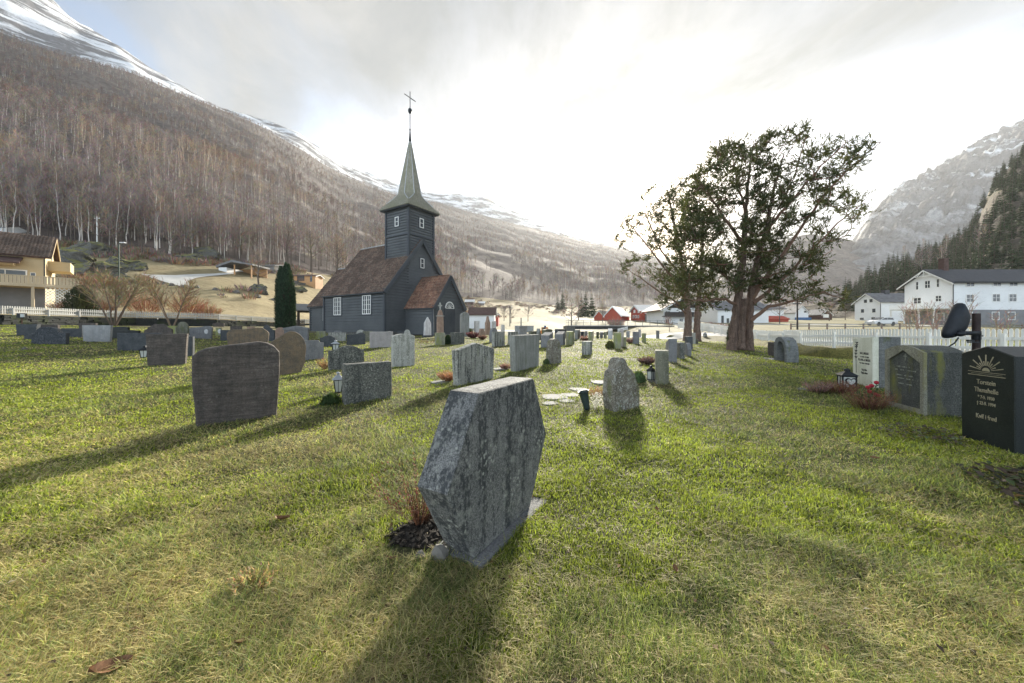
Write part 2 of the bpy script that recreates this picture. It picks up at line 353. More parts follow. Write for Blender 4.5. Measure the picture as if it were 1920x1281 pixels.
MT['snowrock'] = rockmat('snowy_mountain_rock', .495, .57, (.10, .10, .11), (.20, .20, .21), (R(0), R(28), R(20)))
MT['greyrock'] = rockmat('grey_cliff_rock', .54, .62, (.055, .055, .06), (.21, .208, .21), (0, R(-35), 0), (.42, .72), (.016, .004))

# ---- ground sheet: churchyard and valley floor in one, fine near the camera
def axis(brk):
    o = []
    for a, b, n in brk: o += list(np.linspace(a, b, n, endpoint=False))
    return np.array(o+[brk[-1][1]])
gx = axis([(-110, -40, 22), (-40, -10, 50), (-10, -4, 40), (-4, 5, 150), (5, 14, 50), (14, 40, 50), (40, 420, 50)])
gy = axis([(-14, 0, 10), (0, 1, 10), (1, 6, 110), (6, 16, 70), (16, 60, 70), (60, 420, 60)])
XX, YY = np.meshgrid(gx, gy); ZZ = G(XX, YY); near = ss(9, 3, np.hypot(XX, YY))
ZZ = ZZ+near*(vnoise(XX, YY, 2.2, 41, 3)-.5)*.06
V = np.stack([XX, YY, ZZ], -1).reshape(-1, 3); nx, ny = len(gx), len(gy)
I = (np.arange(ny-1)[:, None]*nx+np.arange(nx-1)[None]).ravel(); FQ = np.stack([I, I+1, I+nx+1, I+nx], 1)
ground = np_obj('ground', V, [FQ], MT['turf'], smooth=True); tag(ground, kind='structure')
def nearbump(X, Y): return float(ss(9, 3, np.hypot(X, Y))*(vnoise(X, Y, 2.2, 41, 3)-.5)*.06)

# ---- valley side: field, wooded hillside, snowy mountain share their edges
def band(name, i0, i1, mat, nrow, kind='structure', pxs=None):
    pxs = np.arange(-160, 1601, 10.) if pxs is None else pxs; rows = []
    kn = knots(pxs); segs = list(range(i0, i1)); per = nrow//len(segs)
    for s in segs:
        for j in range(per+(1 if s == segs[-1] else 0)):
            tt = j/per; rows.append(kn[s][0]+(kn[s+1][0]-kn[s][0])*tt)
    Yg = np.array(rows); Pg = np.broadcast_to(pxs, Yg.shape); Zg = hillZ(Pg, Yg)
    if i0 == 0: Zg[0] = kn[0][1]
    V = np.stack([(Pg-CX)/F*Yg, Yg, Zg], -1).reshape(-1, 3); nx = len(pxs); ny = len(rows)
    I = (np.arange(ny-1)[:, None]*nx+np.arange(nx-1)[None]).ravel()
    o = np_obj(name, V, [np.stack([I, I+1, I+nx+1, I+nx], 1)], mat, smooth=True); return tag(o, kind=kind)
band('field', 0, 2, MT['field'], 60, pxs=np.arange(-400, 1601, 5.))
band('hillside', 2, 4, MT['hill'], 140)
band('mountain', 4, 6, MT['snowrock'], 60)
def relief(name, cols, mat, amp, nrow=60, step=6, seed=51, pw=1.0, fr=.02, back=True, crag=0):
    """a slope from base to crest; cols = (photo column, base depth, base row, crest depth, crest row)"""
    cs = np.array(cols, float); px = np.arange(cs[0, 0], cs[-1, 0]+.1, step); c = [smooth_interp(px, cs[:, 0], cs[:, k]) for k in (1, 2, 3, 4)]
    zb = zrow(c[0], c[1]); zc = zrow(c[2], c[3]); rows = []
    T = list(np.linspace(0, 1, nrow))+([1.25, 1.6] if back else [])
    for tt in T:
        Y = c[0]+(c[2]-c[0])*tt; X = (px-CX)/F*Y
        z = zb+(zc-zb)*(tt**pw if tt <= 1 else 2-tt)
        z = z+(vnoise(X, Y+z*.7, fr, seed, 5)-.5)*amp*(min(1, tt*4))*(1 if tt < .9 else .45)
        if crag: z = z+(np.abs(vnoise(X*.9+z*.3, Y+z, fr*4, seed+5, 4)-.5)*2-.35)*crag*min(1, tt*4)*(1 if tt < .93 else .4)
        rows.append(np.stack([X, Y, z], -1))
    V = np.concatenate(rows); nx = len(px); ny = len(T)
    I = (np.arange(ny-1)[:, None]*nx+np.arange(nx-1)[None]).ravel()
    o = np_obj(name, V, [np.stack([I, I+1, I+nx+1, I+nx], 1)], mat, smooth=True); tag(o, kind='structure')
    def fz(pxq, tq):
        b0, b1, c0, c1 = [np.interp(pxq, px, k) for k in (c[0], zb, c[2], zc)]
        Y = b0+(c0-b0)*tq; X = (pxq-CX)/F*Y; z = b1+(c1-b1)*tq**pw
        return X, Y, z+(vnoise(X, Y+z*.7, fr, seed, 5)-.5)*amp*np.minimum(1, tq*4)*np.where(tq < .9, 1, .45)
    return o, fz
relief('mountain', [(1560, 900, 520, 1500, 500), (1585, 900, 520, 1500, 468), (1600, 900, 520, 1500, 452), (1625, 900, 520, 1500, 406), (1660, 900, 520, 1550, 366), (1720, 900, 520, 1600, 331), (1800, 900, 500, 1700, 287),
        (1920, 900, 480, 1800, 222), (2200, 900, 400, 2000, 80), (2500, 900, 350, 2000, -60)], MT['greyrock'], 90, 170, 3, 61, .8, .006, True, 75)
relief('far_hill', [(1330, 700, 590, 1200, 520), (1400, 700, 590, 1200, 470), (1450, 700, 585, 1200, 455), (1520, 700, 585, 1200, 438), (1590, 700, 580, 1200, 448), (1640, 700, 580, 1200, 470), (1700, 700, 570, 1200, 490), (1800, 700, 560, 1200, 520)], MT['hill'], 30, 50, 5, 63, .9, .02)
_, SPZ = relief('spruce_hill', [(1470, 135, 604, 260, 588), (1540, 125, 604, 260, 572), (1600, 118, 604, 260, 548), (1650, 112, 604, 270, 520), (1700, 108, 604, 280, 496), (1760, 106, 604, 290, 470), (1825, 104, 604, 290, 440), (1845, 104, 604, 290, 380), (1865, 104, 604, 290, 335), (1920, 102, 604, 300, 292),
        (2050, 100, 604, 300, 200), (2300, 98, 604, 300, 60)], MT['sprucefloor'], 14, 70, 4, 71, 1.0, .05)
# ---------------------------------------------------------------- the church
CH = P(721, 627, 33.0); CHA = math.atan2(.842, .540); CHZ = gz(CH.x, CH.y)
church = empty('church', (CH.x, CH.y, CHZ), CHA, 'dark timber church with a shingled spire standing among the gravestones', 'church')
m, N, out = new_mat('old_clay_pantiles'); c = N('ShaderNodeTexCoord').outputs['Object']
cell = N('ShaderNodeTexVoronoi', Vector=N.mapping(c, (4.2, 4.2, 3.4)), Scale=1.0); a = N.noise(c, .7, 5, .6); f = N.noise(c, 9, 4, .7)
col = N.mix(N.ramp(N('ShaderNodeSeparateColor', Color=cell.outputs['Color']).outputs[0], [(0, 0.), (1, 1.)]), (.080, .052, .040), (.175, .112, .082))
col = N.mix(N.ramp(f, [(.5, 0.), (.62, .8)]), col, (.24, .21, .17)); col = N.mix(N.ramp(a, [(.42, .6), (.58, 0.)]), col, (.055, .040, .033))
finish(m, N, out, col, .85, f, .5, .01); MT['tiles'] = m
m, N, out = new_mat('rusty_clay_pantiles'); c = N('ShaderNodeTexCoord').outputs['Object']
cell = N('ShaderNodeTexVoronoi', Vector=N.mapping(c, (4.2, 4.2, 3.4)), Scale=1.0); a = N.noise(c, .8, 5, .6); f = N.noise(c, 10, 4, .7)
col = N.mix(N.ramp(N('ShaderNodeSeparateColor', Color=cell.outputs['Color']).outputs[0], [(0, 0.), (1, 1.)]), (.13, .065, .044), (.27, .138, .088))
col = N.mix(N.ramp(f, [(.52, 0.), (.64, .8)]), col, (.32, .28, .22)); col = N.mix(N.ramp(a, [(.42, .5), (.56, 0.)]), col, (.07, .045, .035))
finish(m, N, out, col, .85, f, .5, .01); MT['tiles_red'] = m
m, N, out = new_mat('mossy_spire_shingles'); c = N('ShaderNodeTexCoord').outputs['Object']
f = N.noise(N.mapping(c, (9, 9, 3)), 1., 4, .7); a = N.noise(c, .8, 4)
col = N.mix(N.ramp(f, [(.35, 0.), (.65, 1.)]), (.20, .19, .15), (.34, .325, .26)); col = N.mix(N.ramp(a, [(.45, 0.), (.65, .6)]), col, (.21, .21, .135))
finish(m, N, out, col, .85, f, .5, .01); MT['shingle'] = m

def boards(mb, M, xl, xr, z0, z1, step=.27, lap=.06, rnd=0.0):
    """lapped boards on a wall plane; M maps (along, out, up); xl(z), xr(z) are the wall's edges"""
    z = z0
    while z < z1-1e-3:
        zt = min(z+step*(1+random.uniform(-rnd, rnd)), z1); a0, a1, b0, b1 = xl(z), xr(z), xl(zt), xr(zt)
        j = random.uniform(-.004, .004)
        if a1-a0 > .02:
            zm = zt-.085 if zt-z > .1 else zt; k = (zm-z)/(zt-z); m0, m1 = a0+(b0-a0)*k, a1+(b1-a1)*k; ot = lap*.75+j
            pts = [(a0, lap+j, z), (a1, lap+j, z), (m1, ot, zm), (m0, ot, zm), (a0, -.05, z), (a1, -.05, z), (m1, -.05, zm), (m0, -.05, zm), (b1, -.05, zt), (b0, -.05, zt)]
            mb.add([M(*p) for p in pts], [(0, 1, 2, 3), (4, 5, 1, 0), (3, 2, 6, 7), (7, 6, 8, 9)])
        z = zt
def pantiles(mb, M, u0, u1, L, tw=.24, tl=.34, amp=.055, per=6, clip=None):
    """tiled roof slope; M(u, s, h): u along the eave, s up the slope, h off the slope"""
    nu = max(2, int(round((u1-u0)/tw))); ns = max(2, int(round(L/tl))); nU = nu*per
    for r in range(ns):
        s0, s1 = r*L/ns, (r+1)*L/ns; row0 = []; row1 = []
        for k in range(nU+1):
            u = u0+(u1-u0)*k/nU; ph = (k % per)/per; h = amp*(.5+.5*math.sin(2*math.pi*ph)); jj = .006*math.sin(k*12.9+r*7.1)
            row0.append(M(u, s0-.02, h+.045+jj)); row1.append(M(u, s1, h+.008))
        n = nU+1; vs = row0+row1+[M(u0+(u1-u0)*k/nU, s0-.02, 0) for k in range(nU+1)]
        mb.add(vs, [(k, k+1, n+k+1, n+k) for k in range(nU)]+[(2*n+k, 2*n+k+1, k+1, k) for k in range(nU)])
Wd, Ln, He, Hr = 8.8, 9.6, 4.25, 9.65                    # nave: width, length, eave and ridge above the ground
hw = Wd/2; tan = (Hr-He)/hw
gl_, gr_ = (lambda z: 0 if z <= He else (z-He)/tan), (lambda z: Wd if z <= He else Wd-(z-He)/tan)
mb = MB()
mb.prism([(.08, .3), (Wd-.08, .3), (Wd-.08, He-.02), (hw, Hr-.12), (.08, He-.02)], .08, Ln-.08)
boards(mb, lambda a, o, z: (a, -o, z), gl_, gr_, .3, Hr-.1)
boards(mb, lambda a, o, z: (-o, a, z), lambda z: 0, lambda z: Ln, .3, He)
boards(mb, lambda a, o, z: (Wd+o, a, z), lambda z: 0, lambda z: Ln, .3, He)
boards(mb, lambda a, o, z: (a, Ln+o, z), gl_, gr_, .3, Hr-.1)
nave = mb.build('nave_wall', MT['black_wood'], church)
MB().bb(.08, Wd-.08, .08, Ln-.08, -.5, .32).build('foundation', stone('foundation_stone', (.10, .10, .10), (.18, .18, .17), .3), church)
def roof_pair(xa, xb, zr, y0, y1, eave_over, name, mat, th=.09):
    mid = (xa+xb)/2; half = (xb-xa)/2; rise = zr-(He if name == 'nave_roof' else None or zr) if False else None
def gable_roof(name, xa, xb, ze, zr, y0, y1, over, mat, parent, sides=(0, 1)):
    mid = (xa+xb)/2; half = (xb-xa)/2; sl = math.atan2(zr-ze, half); L = half/math.cos(sl)+over; mbr = MB()
    for s in sides:
        sg = 1 if s == 0 else -1; x0 = mid-sg*(half+over*math.cos(sl)); z0 = ze-over*math.sin(sl)
        dx, dz = sg*math.cos(sl), math.sin(sl); nxx, nzz = -sg*math.sin(sl), math.cos(sl)
        M = lambda u, q, h: (x0+dx*q+nxx*(h+.05), u, z0+dz*q+nzz*(h+.05))
        pantiles(mbr, M, y0, y1, L)
        a = [(x0+dx*q+nxx*h, z0+dz*q+nzz*h) for q, h in ((0, -.05), (L, -.05), (L, .045), (0, .045))]
        mbr.prism(a, y0+.01, y1-.01)
    return mbr.build(name, mat, parent), (mid, half, sl, L)
nroof, _ = gable_roof('nave_roof', 0, Wd, He, Hr, -.28, Ln+.2, .38, MT['tiles'], church)
mb = MB(); mb.box((hw, Ln/2+1.6, Hr+.12), (.28, Ln-2.9, .07)); mb.build('ridge_cap', MT['zinc'], nroof)
sl = math.atan2(Hr-He, hw)
for sg in (1, -1):                                         # boards along the gable edge, gutter and corner posts
    mb = MB(); x0 = hw-sg*(hw+.38*math.cos(sl)); z0 = He-.38*math.sin(sl); L = hw/math.cos(sl)+.38
    dx, dz, nx_, nz_ = sg*math.cos(sl), math.sin(sl), -sg*math.sin(sl), math.cos(sl)
    mb.prism([(x0+dx*q+nx_*h, z0+dz*q+nz_*h) for q, h in ((-.03, -.26), (L, -.26), (L, .13), (-.03, .13))], -.36, -.285)
    mb.build('bargeboard', MT['black_trim'], nroof)
    mb = MB(); mb.tube([(x0-sg*.05, -.25, z0-.02), (x0-sg*.05, Ln+.15, z0-.02)], .06, 8); mb.build('gutter', MT['black_trim'], nroof)
for x, y in ((0, 0), (Wd, 0), (0, Ln)):
    mb = MB(); sx = -1 if x == 0 else 1; sy = -1 if y == 0 else 1
    mb.bb(x+sx*.055-.1, x+sx*.055+.1, y+sy*.055-.1, y+sy*.055+.1, .25, He+.05); mb.build('corner_post', MT['black_trim'], church)
# chancel, set in from the nave
Cd, Cw0, Ch, Cr = 4.4, .9, 3.35, 7.75
mb = MB(); cx0, cx1 = Cw0, Wd-Cw0; ct = (Cr-Ch)/((cx1-cx0)/2)
mb.prism([(cx0+.08, .3), (cx1-.08, .3), (cx1-.08, Ch-.02), (hw, Cr-.12), (cx0+.08, Ch-.02)], Ln+.03, Ln+Cd-.08)
boards(mb, lambda a, o, z: (cx0-o, a, z), lambda z: Ln+.04, lambda z: Ln+Cd, .3, Ch)
boards(mb, lambda a, o, z: (a, Ln+Cd+o, z), lambda z: cx0 if z <= Ch else cx0+(z-Ch)/ct, lambda z: cx1 if z <= Ch else cx1-(z-Ch)/ct, .3, Cr-.1)
mb.build('chancel_wall', MT['black_wood'], church)
croof, _ = gable_roof('chancel_roof', cx0, cx1, Ch, Cr, Ln+.22, Ln+Cd+.35, .35, MT['tiles'], church)
MB().box((hw, Ln+Cd/2+.2, Cr+.12), (.26, Cd, .07)).build('ridge_cap', MT['zinc'], croof)
mb = MB(); mb.tube([(cx0-.25, Ln+.3, Ch-.33), (cx0-.25, Ln+Cd+.3, Ch-.33)], .06, 8); mb.tube([(cx0-.25, Ln+Cd+.2, Ch-.33), (cx0-.08, Ln+Cd+.06, Ch-.8), (cx0-.08, Ln+Cd+.06, .1)], .05, 8); mb.build('gutter', MT['black_trim'], croof)
MB().bb(cx0-.12, cx0+.06, Ln+Cd-.08, Ln+Cd+.12, .25, Ch).build('corner_post', MT['black_trim'], church)

def lattice_window(parent, name, M, w, h, cols, rows, trim=.07, dark=True):
    """window part: white frame with a casement lattice; pane as sub-part. M(a, o, z) from the window's centre"""
    mb = MB()
    def bar(a0, a1, z0, z1, o0, o1):
        vs = [M(a, o, z) for a in (a0, a1) for o in (o0, o1) for z in (z0, z1)]
        mb.add(vs, [(0, 1, 3, 2), (4, 6, 7, 5), (0, 4, 5, 1), (2, 3, 7, 6), (0, 2, 6, 4), (1, 5, 7, 3)])
    for a0, a1, z0, z1 in ((-w/2, w/2, h/2-trim, h/2), (-w/2, w/2, -h/2, -h/2+trim), (-w/2, -w/2+trim, -h/2+trim, h/2-trim), (w/2-trim, w/2, -h/2+trim, h/2-trim)): bar(a0, a1, z0, z1, .03, .115)
    for i in range(1, cols):
        a = -w/2+w*i/cols; tk = .05 if (cols % 2 == 0 and i == cols//2) else .016; bar(a-tk, a+tk, -h/2+trim, h/2-trim, .04, .103)
    for j in range(1, rows): z = -h/2+h*j/rows; bar(-w/2+trim, w/2-trim, z-.016, z+.016, .045, .098)
    fr = mb.build('window', MT['white_paint'], parent)
    p = MB(); p.add([M(a, .06, z) for a, z in ((-w/2+.02, -h/2+.02), (w/2-.02, -h/2+.02), (w/2-.02, h/2-.02), (-w/2+.02, h/2-.02))], [(0, 1, 2, 3)]); p.build('pane', MT['glass'], fr)
    if dark:
        mb = MB(); q = .10
        def bar2(a0, a1, z0, z1):
            vs = [M(a, o, z) for a in (a0, a1) for o in (.01, .085) for z in (z0, z1)]
            mb.add(vs, [(0, 1, 3, 2), (4, 6, 7, 5), (0, 4, 5, 1), (2, 3, 7, 6), (0, 2, 6, 4), (1, 5, 7, 3)])
        bar2(-w/2-q, w/2+q, h/2+.003, h/2+q); bar2(-w/2-q, w/2+q, -h/2-q, -h/2-.003); bar2(-w/2-q, -w/2-.003, -h/2, h/2); bar2(w/2+.003, w/2+q, -h/2, h/2)
        mb.build('window_trim', MT['black_trim'], fr)
    return fr
for d in (2.5, 7.25): lattice_window(church, 'window', lambda a, o, z, d=d: (-o, d+a, 2.9+z), 1.28, 1.8, 4, 4)
lattice_window(church, 'window', lambda a, o, z: (cx0-o, Ln+1.35+a, 2.35+z), .95, 1.75, 2, 4)
# tower
tx0, tx1, ty0, ty1 = 2.78, 6.03, -.02, 3.2; tz0, tz1, tb = 5.0, 12.75, 9.85
mb = MB(); mb.bb(tx0+.08, tx1-.08, ty0+.08, ty1-.08, tz0, tz1)
for z0, z1 in ((tz0, tb), (tb+.14, tz1)):
    boards(mb, lambda a, o, z: (a, ty0-o, z), lambda z: tx0, lambda z: tx1, z0, z1); boards(mb, lambda a, o, z: (tx0-o, a, z), lambda z: ty0, lambda z: ty1, z0, z1)
    boards(mb, lambda a, o, z: (tx1+o, a, z), lambda z: ty0, lambda z: ty1, z0, z1); boards(mb, lambda a, o, z: (a, ty1+o, z), lambda z: tx0, lambda z: tx1, z0, z1)
tower = mb.build('tower', MT['black_wood'], church)
mb = MB(); mb.bb(tx0-.12, tx1+.12, ty0-.12, ty1+.12, tb, tb+.16); mb.build('tower_band', MT['black_trim'], tower)
for x, y in ((tx0, ty0), (tx1, ty0), (tx0, ty1)):
    for z0, z1 in ((7.0 if y == ty0 else 7.2, tb-.003), (tb+.163, tz1)):
        mb = MB(); sx = -1 if x == tx0 else 1; sy = -1 if y == ty0 else 1
        mb.bb(x+sx*.05-.1, x+sx*.05+.1, y+sy*.05-.1, y+sy*.05+.1, z0, z1); mb.build('corner_board', MT['black_trim'], tower)
tmx, tmy = (tx0+tx1)/2, (ty0+ty1)/2
lattice_window(tower, 'window', lambda a, o, z: (tmx+a, ty0-o, 11.3+z), .55, .95, 1, 2, .07)
lattice_window(tower, 'window', lambda a, o, z: (tx0-o, tmy+a, 11.3+z), .55, .95, 1, 2, .07)
lattice_window(tower, 'window', lambda a, o, z: (tmx+.1+a, ty0-o, 7.25+z), .5, .98, 1, 2, .06)
# spire: square skirt swept up into an octagonal needle, lapped courses of shingles
hb = (tx1-tx0)/2+.55
def ring(z):
    zs = [12.62, 12.95, 13.3, 13.7, 14.05, 14.3, 20.1]; fl = [hb, 2.0, 1.68, 1.40, 1.23, 1.14, .09]; k = [1.0, 1.0, .97, .78, .56, .414, .414]
    r = np.interp(z, zs, fl); q = np.interp(z, zs, k)*r
    return [(r, -q), (r, q), (q, r), (-q, r), (-r, q), (-r, -q), (-q, -r), (q, -r)]
mb = MB(); z = 12.62
while z < 20.09:
    zt = min(z+(.15 if z < 14.3 else .24), 20.1); a, b = ring(z), ring(zt); e = 1.0+.04/max(.25, a[0][0])
    vs = [(tmx+x*e, tmy+y*e, z) for x, y in a]+[(tmx+x, tmy+y, zt) for x, y in b]+[(tmx+x*.96, tmy+y*.96, z) for x, y in a]
    mb.add(vs, [(i, (i+1) % 8, 8+(i+1) % 8, 8+i) for i in range(8)]+[(16+i, 16+(i+1) % 8, (i+1) % 8, i) for i in range(8)]); z = zt
mb.add([(tmx+x*.97, tmy+y*.97, 12.61) for x, y in ring(12.62)], [tuple(range(7, -1, -1))])
spire = mb.build('spire', MT['shingle'], church)
for i in range(8):
    zz_ = [13.35, 13.7, 14.05, 14.3, 16.5, 18.3, 20.05]; pts = [(tmx+ring(q)[i][0]*1.02, tmy+ring(q)[i][1]*1.02, q+.01) for q in zz_]
    MB().tube(pts, [.045, .045, .045, .045, .04, .03, .018], 5).build('ridge_strip', MT['zinc'], spire)
MB().bb(tx0-.46, tx1+.46, ty0-.46, ty1+.46, 12.50, 12.605).build('eave_board', MT['black_trim'], spire)
MB().lathe([(.14, 19.95), (.10, 20.6), (.055, 21.15), (.10, 21.2), (.09, 21.3), (.045, 21.34), (.04, 22.85), (.12, 22.95), (.19, 23.05), (.22, 23.2), (.19, 23.35), (.10, 23.45), (.03, 23.5), (.03, 25.0)], (tmx, tmy, 0), 12).build('finial', MT['metal_dark'], spire, True)
mb = MB(); mb.box((tmx, tmy, 24.3), (.055, .055, 1.7)); mb.box((tmx, tmy, 24.55), (1.45, .055, .055))
for q in ((tmx-.73, 24.55), (tmx+.73, 24.55), (tmx, 25.17)): mb.lathe([(.005, -.045), (.045, 0), (.005, .045)], (q[0], tmy, q[1]), 8)
mb.build('cross', MT['metal_dark'], spire)
# porch
px0, px1, pd, pe, pr = 2.4, 6.5, 3.77, 2.75, 5.65; pm = (px0+px1)/2; pt = (pr-pe)/((px1-px0)/2)
mb = MB(); mb.prism([(px0+.08, .1), (px1-.08, .1), (px1-.08, pe-.02), (pm, pr-.12), (px0+.08, pe-.02)], -pd+.08, -.04)
boards(mb, lambda a, o, z: (a, -pd-o, z), lambda z: px0 if z <= pe else px0+(z-pe)/pt, lambda z: px1 if z <= pe else px1-(z-pe)/pt, .1, pr-.1)
boards(mb, lambda a, o, z: (px0-o, a, z), lambda z: -pd, lambda z: -.05, .1, pe); boards(mb, lambda a, o, z: (px1+o, a, z), lambda z: -pd, lambda z: -.05, .1, pe)
porch = mb.build('porch', MT['black_wood'], church)
proof, _ = gable_roof('porch_roof', px0, px1, pe, pr, -pd-.22, -.04, .3, MT['tiles_red'], porch)
MB().box((pm, -pd/2-.15, pr+.12), (.24, pd+.1, .06)).build('ridge_cap', MT['tiles_red'], proof)
psl = math.atan2(pr-pe, (px1-px0)/2)
for sg in (1, -1):
    mb = MB(); x0 = pm-sg*((px1-px0)/2+.3*math.cos(psl)); z0 = pe-.3*math.sin(psl); L = (px1-px0)/2/math.cos(psl)+.3
    dx, dz, nx_, nz_ = sg*math.cos(psl), math.sin(psl), -sg*math.sin(psl), math.cos(psl)
    mb.prism([(x0+dx*q+nx_*h, z0+dz*q+nz_*h) for q, h in ((-.03, -.24), (L, -.24), (L, .12), (-.03, .12))], -pd-.30, -pd-.225); mb.build('bargeboard', MT['black_trim'], proof)
    MB().tube([(x0-sg*.04, -pd-.2, z0-.01), (x0-sg*.04, -.1, z0-.01)], .05, 8).build('gutter', MT['black_trim'], proof)
    MB().bb(pm-sg*(px1-px0)/2-.1-sg*.04, pm-sg*(px1-px0)/2+.1-sg*.04, -pd-.13, -pd+.07, 0, pe+.02).build('corner_post', MT['black_trim'], porch)
MB().tube([(px0-.1, -pd-.1, pe-.25), (px0-.1, -pd-.15, .1)], .045, 8).build('downpipe', plain('weathered_pipe', (.16, .16, .15), .6), porch)
mb = MB(); mb.bb(pm-.62, pm+.62, -pd-.07, -pd-.035, .1, 2.52)
for k in range(9):
    s = -.62+k*.155
    for sg in (1, -1): mb.box((pm+sg*.31, -pd-.085, .45+k*.27), (.82, .03, .05), ry=sg*R(48))
door = mb.build('door', MT['black_trim'], porch)
mb = MB(); mb.bb(pm-.72, pm-.625, -pd-.12, -pd-.03, .1, 2.6); mb.bb(pm+.625, pm+.72, -pd-.12, -pd-.03, .1, 2.6); mb.build('door_frame', MT['black_trim'], door)
mb = MB(); fz = 2.62
for k in range(16):
    a, b = math.pi*k/16, math.pi*(k+1)/16
    mb.prism([(pm+r*math.cos(q), fz+r*math.sin(q)) for r, q in ((.52, a), (.60, a), (.60, b), (.52, b))], -pd-.12, -pd-.04)
for k in range(1, 8):
    a = math.pi*k/8; mb.tube([(pm+.12*math.cos(a), -pd-.09, fz+.12*math.sin(a)), (pm+.54*math.cos(a), -pd-.09, fz+.54*math.sin(a))], .022, 4)
mb.bb(pm-.60, pm+.60, -pd-.125, -pd-.045, fz-.06, fz); mb.lathe([(.12, -.02), (.12, .02)], (pm, -pd-.09, fz+.02), 12)
fan = mb.build('fanlight', MT['white_paint'], porch)
MB().prism([(pm+.53*math.cos(math.pi*k/16), fz+.53*math.sin(math.pi*k/16)) for k in range(17)], -pd-.06, -pd-.05).build('pane', MT['glass'], fan)
mb = MB(); mb.bb(pm-.8, pm+.8, -pd-.7, -pd-.03, -.3, .1); mb.build('doorstep', plain('step_stone', (.25, .25, .24), .85), porch)
# ---------------------------------------------------------------- gravestones
def srgb(r, g, b): return tuple(((v/255)/12.92 if v/255 < .04 else ((v/255+.055)/1.055)**2.4) for v in (r, g, b))
ST = {
 'hex': stone('weathered_grey_granite', (.115, .118, .117), (.195, .196, .19), .85, (.032, .036, .039), .42, (.36, .37, .33), .6, specksc=150, lichsc=34),
 'brown': stone('rough_brown_slate', (.075, .066, .060), (.15, .125, .108), .35, (.03, .03, .03), .08, (.36, .35, .31), .3, layers=.5, bump=.8),
 'rust': stone('rust_stained_slate', (.11, .095, .072), (.22, .155, .095), .3, (.05, .05, .05), .12, (.34, .33, .28), .4, layers=.15),
 'dark': stone('dark_grey_granite', (.045, .052, .058), (.085, .092, .098), .15, (.02, .02, .02), .05, (.3, .3, .3), .5),
 'black': stone('polished_black_granite', (.012, .016, .017), (.022, .027, .026), 0, lichen=.02, lcol=(.12, .13, .11), speck=.5, rough=.42, bump=.03),
 'speck': stone('speckled_dark_granite', (.03, .036, .043), (.07, .077, .085), 0, lichen=.25, lcol=(.33, .34, .35), speck=.9, specksc=36),
 'grey': stone('plain_grey_granite', (.14, .145, .15), (.215, .215, .215), .25, (.06, .06, .06), .08, (.4, .4, .38), .35),
 'lightgrey': stone('light_grey_granite', (.26, .27, .275), (.36, .36, .355), .35, (.15, .15, .14), .1, (.5, .5, .46), .2),
 'rough': stone('rough_hewn_granite', (.085, .09, .08), (.155, .155, .138), .55, (.025, .03, .03), .35, (.36, .37, .32), .8, bump=1.1, specksc=55),
 'lichen': stone('pale_lichened_stone', (.30, .30, .27), (.45, .45, .41), .6, (.13, .135, .11), .5, (.60, .60, .54), .3, bump=.7),
 'streaky': stone('streaked_grey_stone', (.22, .22, .19), (.36, .36, .325), .95, (.055, .058, .055), .3, (.5, .5, .45), .4, moss=.15),
 'green': stone('green_tinged_stone', (.20, .205, .15), (.31, .31, .24), .45, (.10, .11, .07), .15, (.45, .45, .4), .3, moss=.75, mosscol=(.23, .25, .07)),
 'ribbed': stone('finely_tooled_grey_stone', (.22, .225, .21), (.30, .305, .285), .7, (.16, .165, .145), .06, (.4, .4, .36), .2, moss=.1),
 'white': stone('pale_marble', (.50, .50, .50), (.66, .66, .65), .5, (.30, .29, .28), .1, (.6, .6, .56), .1),
 'redbrown': stone('brown_sandstone', (.26, .17, .12), (.36, .25, .19), .35, (.16, .12, .09), .15, (.45, .42, .36), .2),
 'pink': stone('pinkish_grey_granite', (.30, .28, .27), (.40, .37, .355), .2, (.2, .19, .18), .05, (.5, .5, .46), .3),
 'mossy': stone('mossy_round_stone', (.11, .115, .085), (.19, .185, .14), .35, (.05, .055, .04), .25, (.33, .34, .27), .5, moss=.35, bump=.8),
 'boulder': stone('lichened_boulder', (.13, .115, .09), (.235, .215, .175), .3, (.07, .066, .046), .6, (.46, .47, .43), .8, moss=.2, bump=1.2, specksc=70),
 'cream': stone('cream_stone', (.56, .56, .45), (.68, .68, .58), .3, (.40, .41, .28), .05, (.6, .6, .5), .1),
 'split': stone('split_grey_rock', (.13, .14, .14), (.24, .25, .245), .3, (.06, .065, .06), .15, (.4, .41, .36), .5, layers=.35, moss=.1, bump=1.2),
}
GYAW = lambda X: R(float(np.interp(X, [-30, -14, -9, -3.4, -2.3, 0, 5, 12, 25], [10, 15, 23, 35, 43, 58, 76, 80, 80])))
def poly(pts):
    xs, zs = zip(*pts); return lambda s: float(np.interp(s, xs, zs))
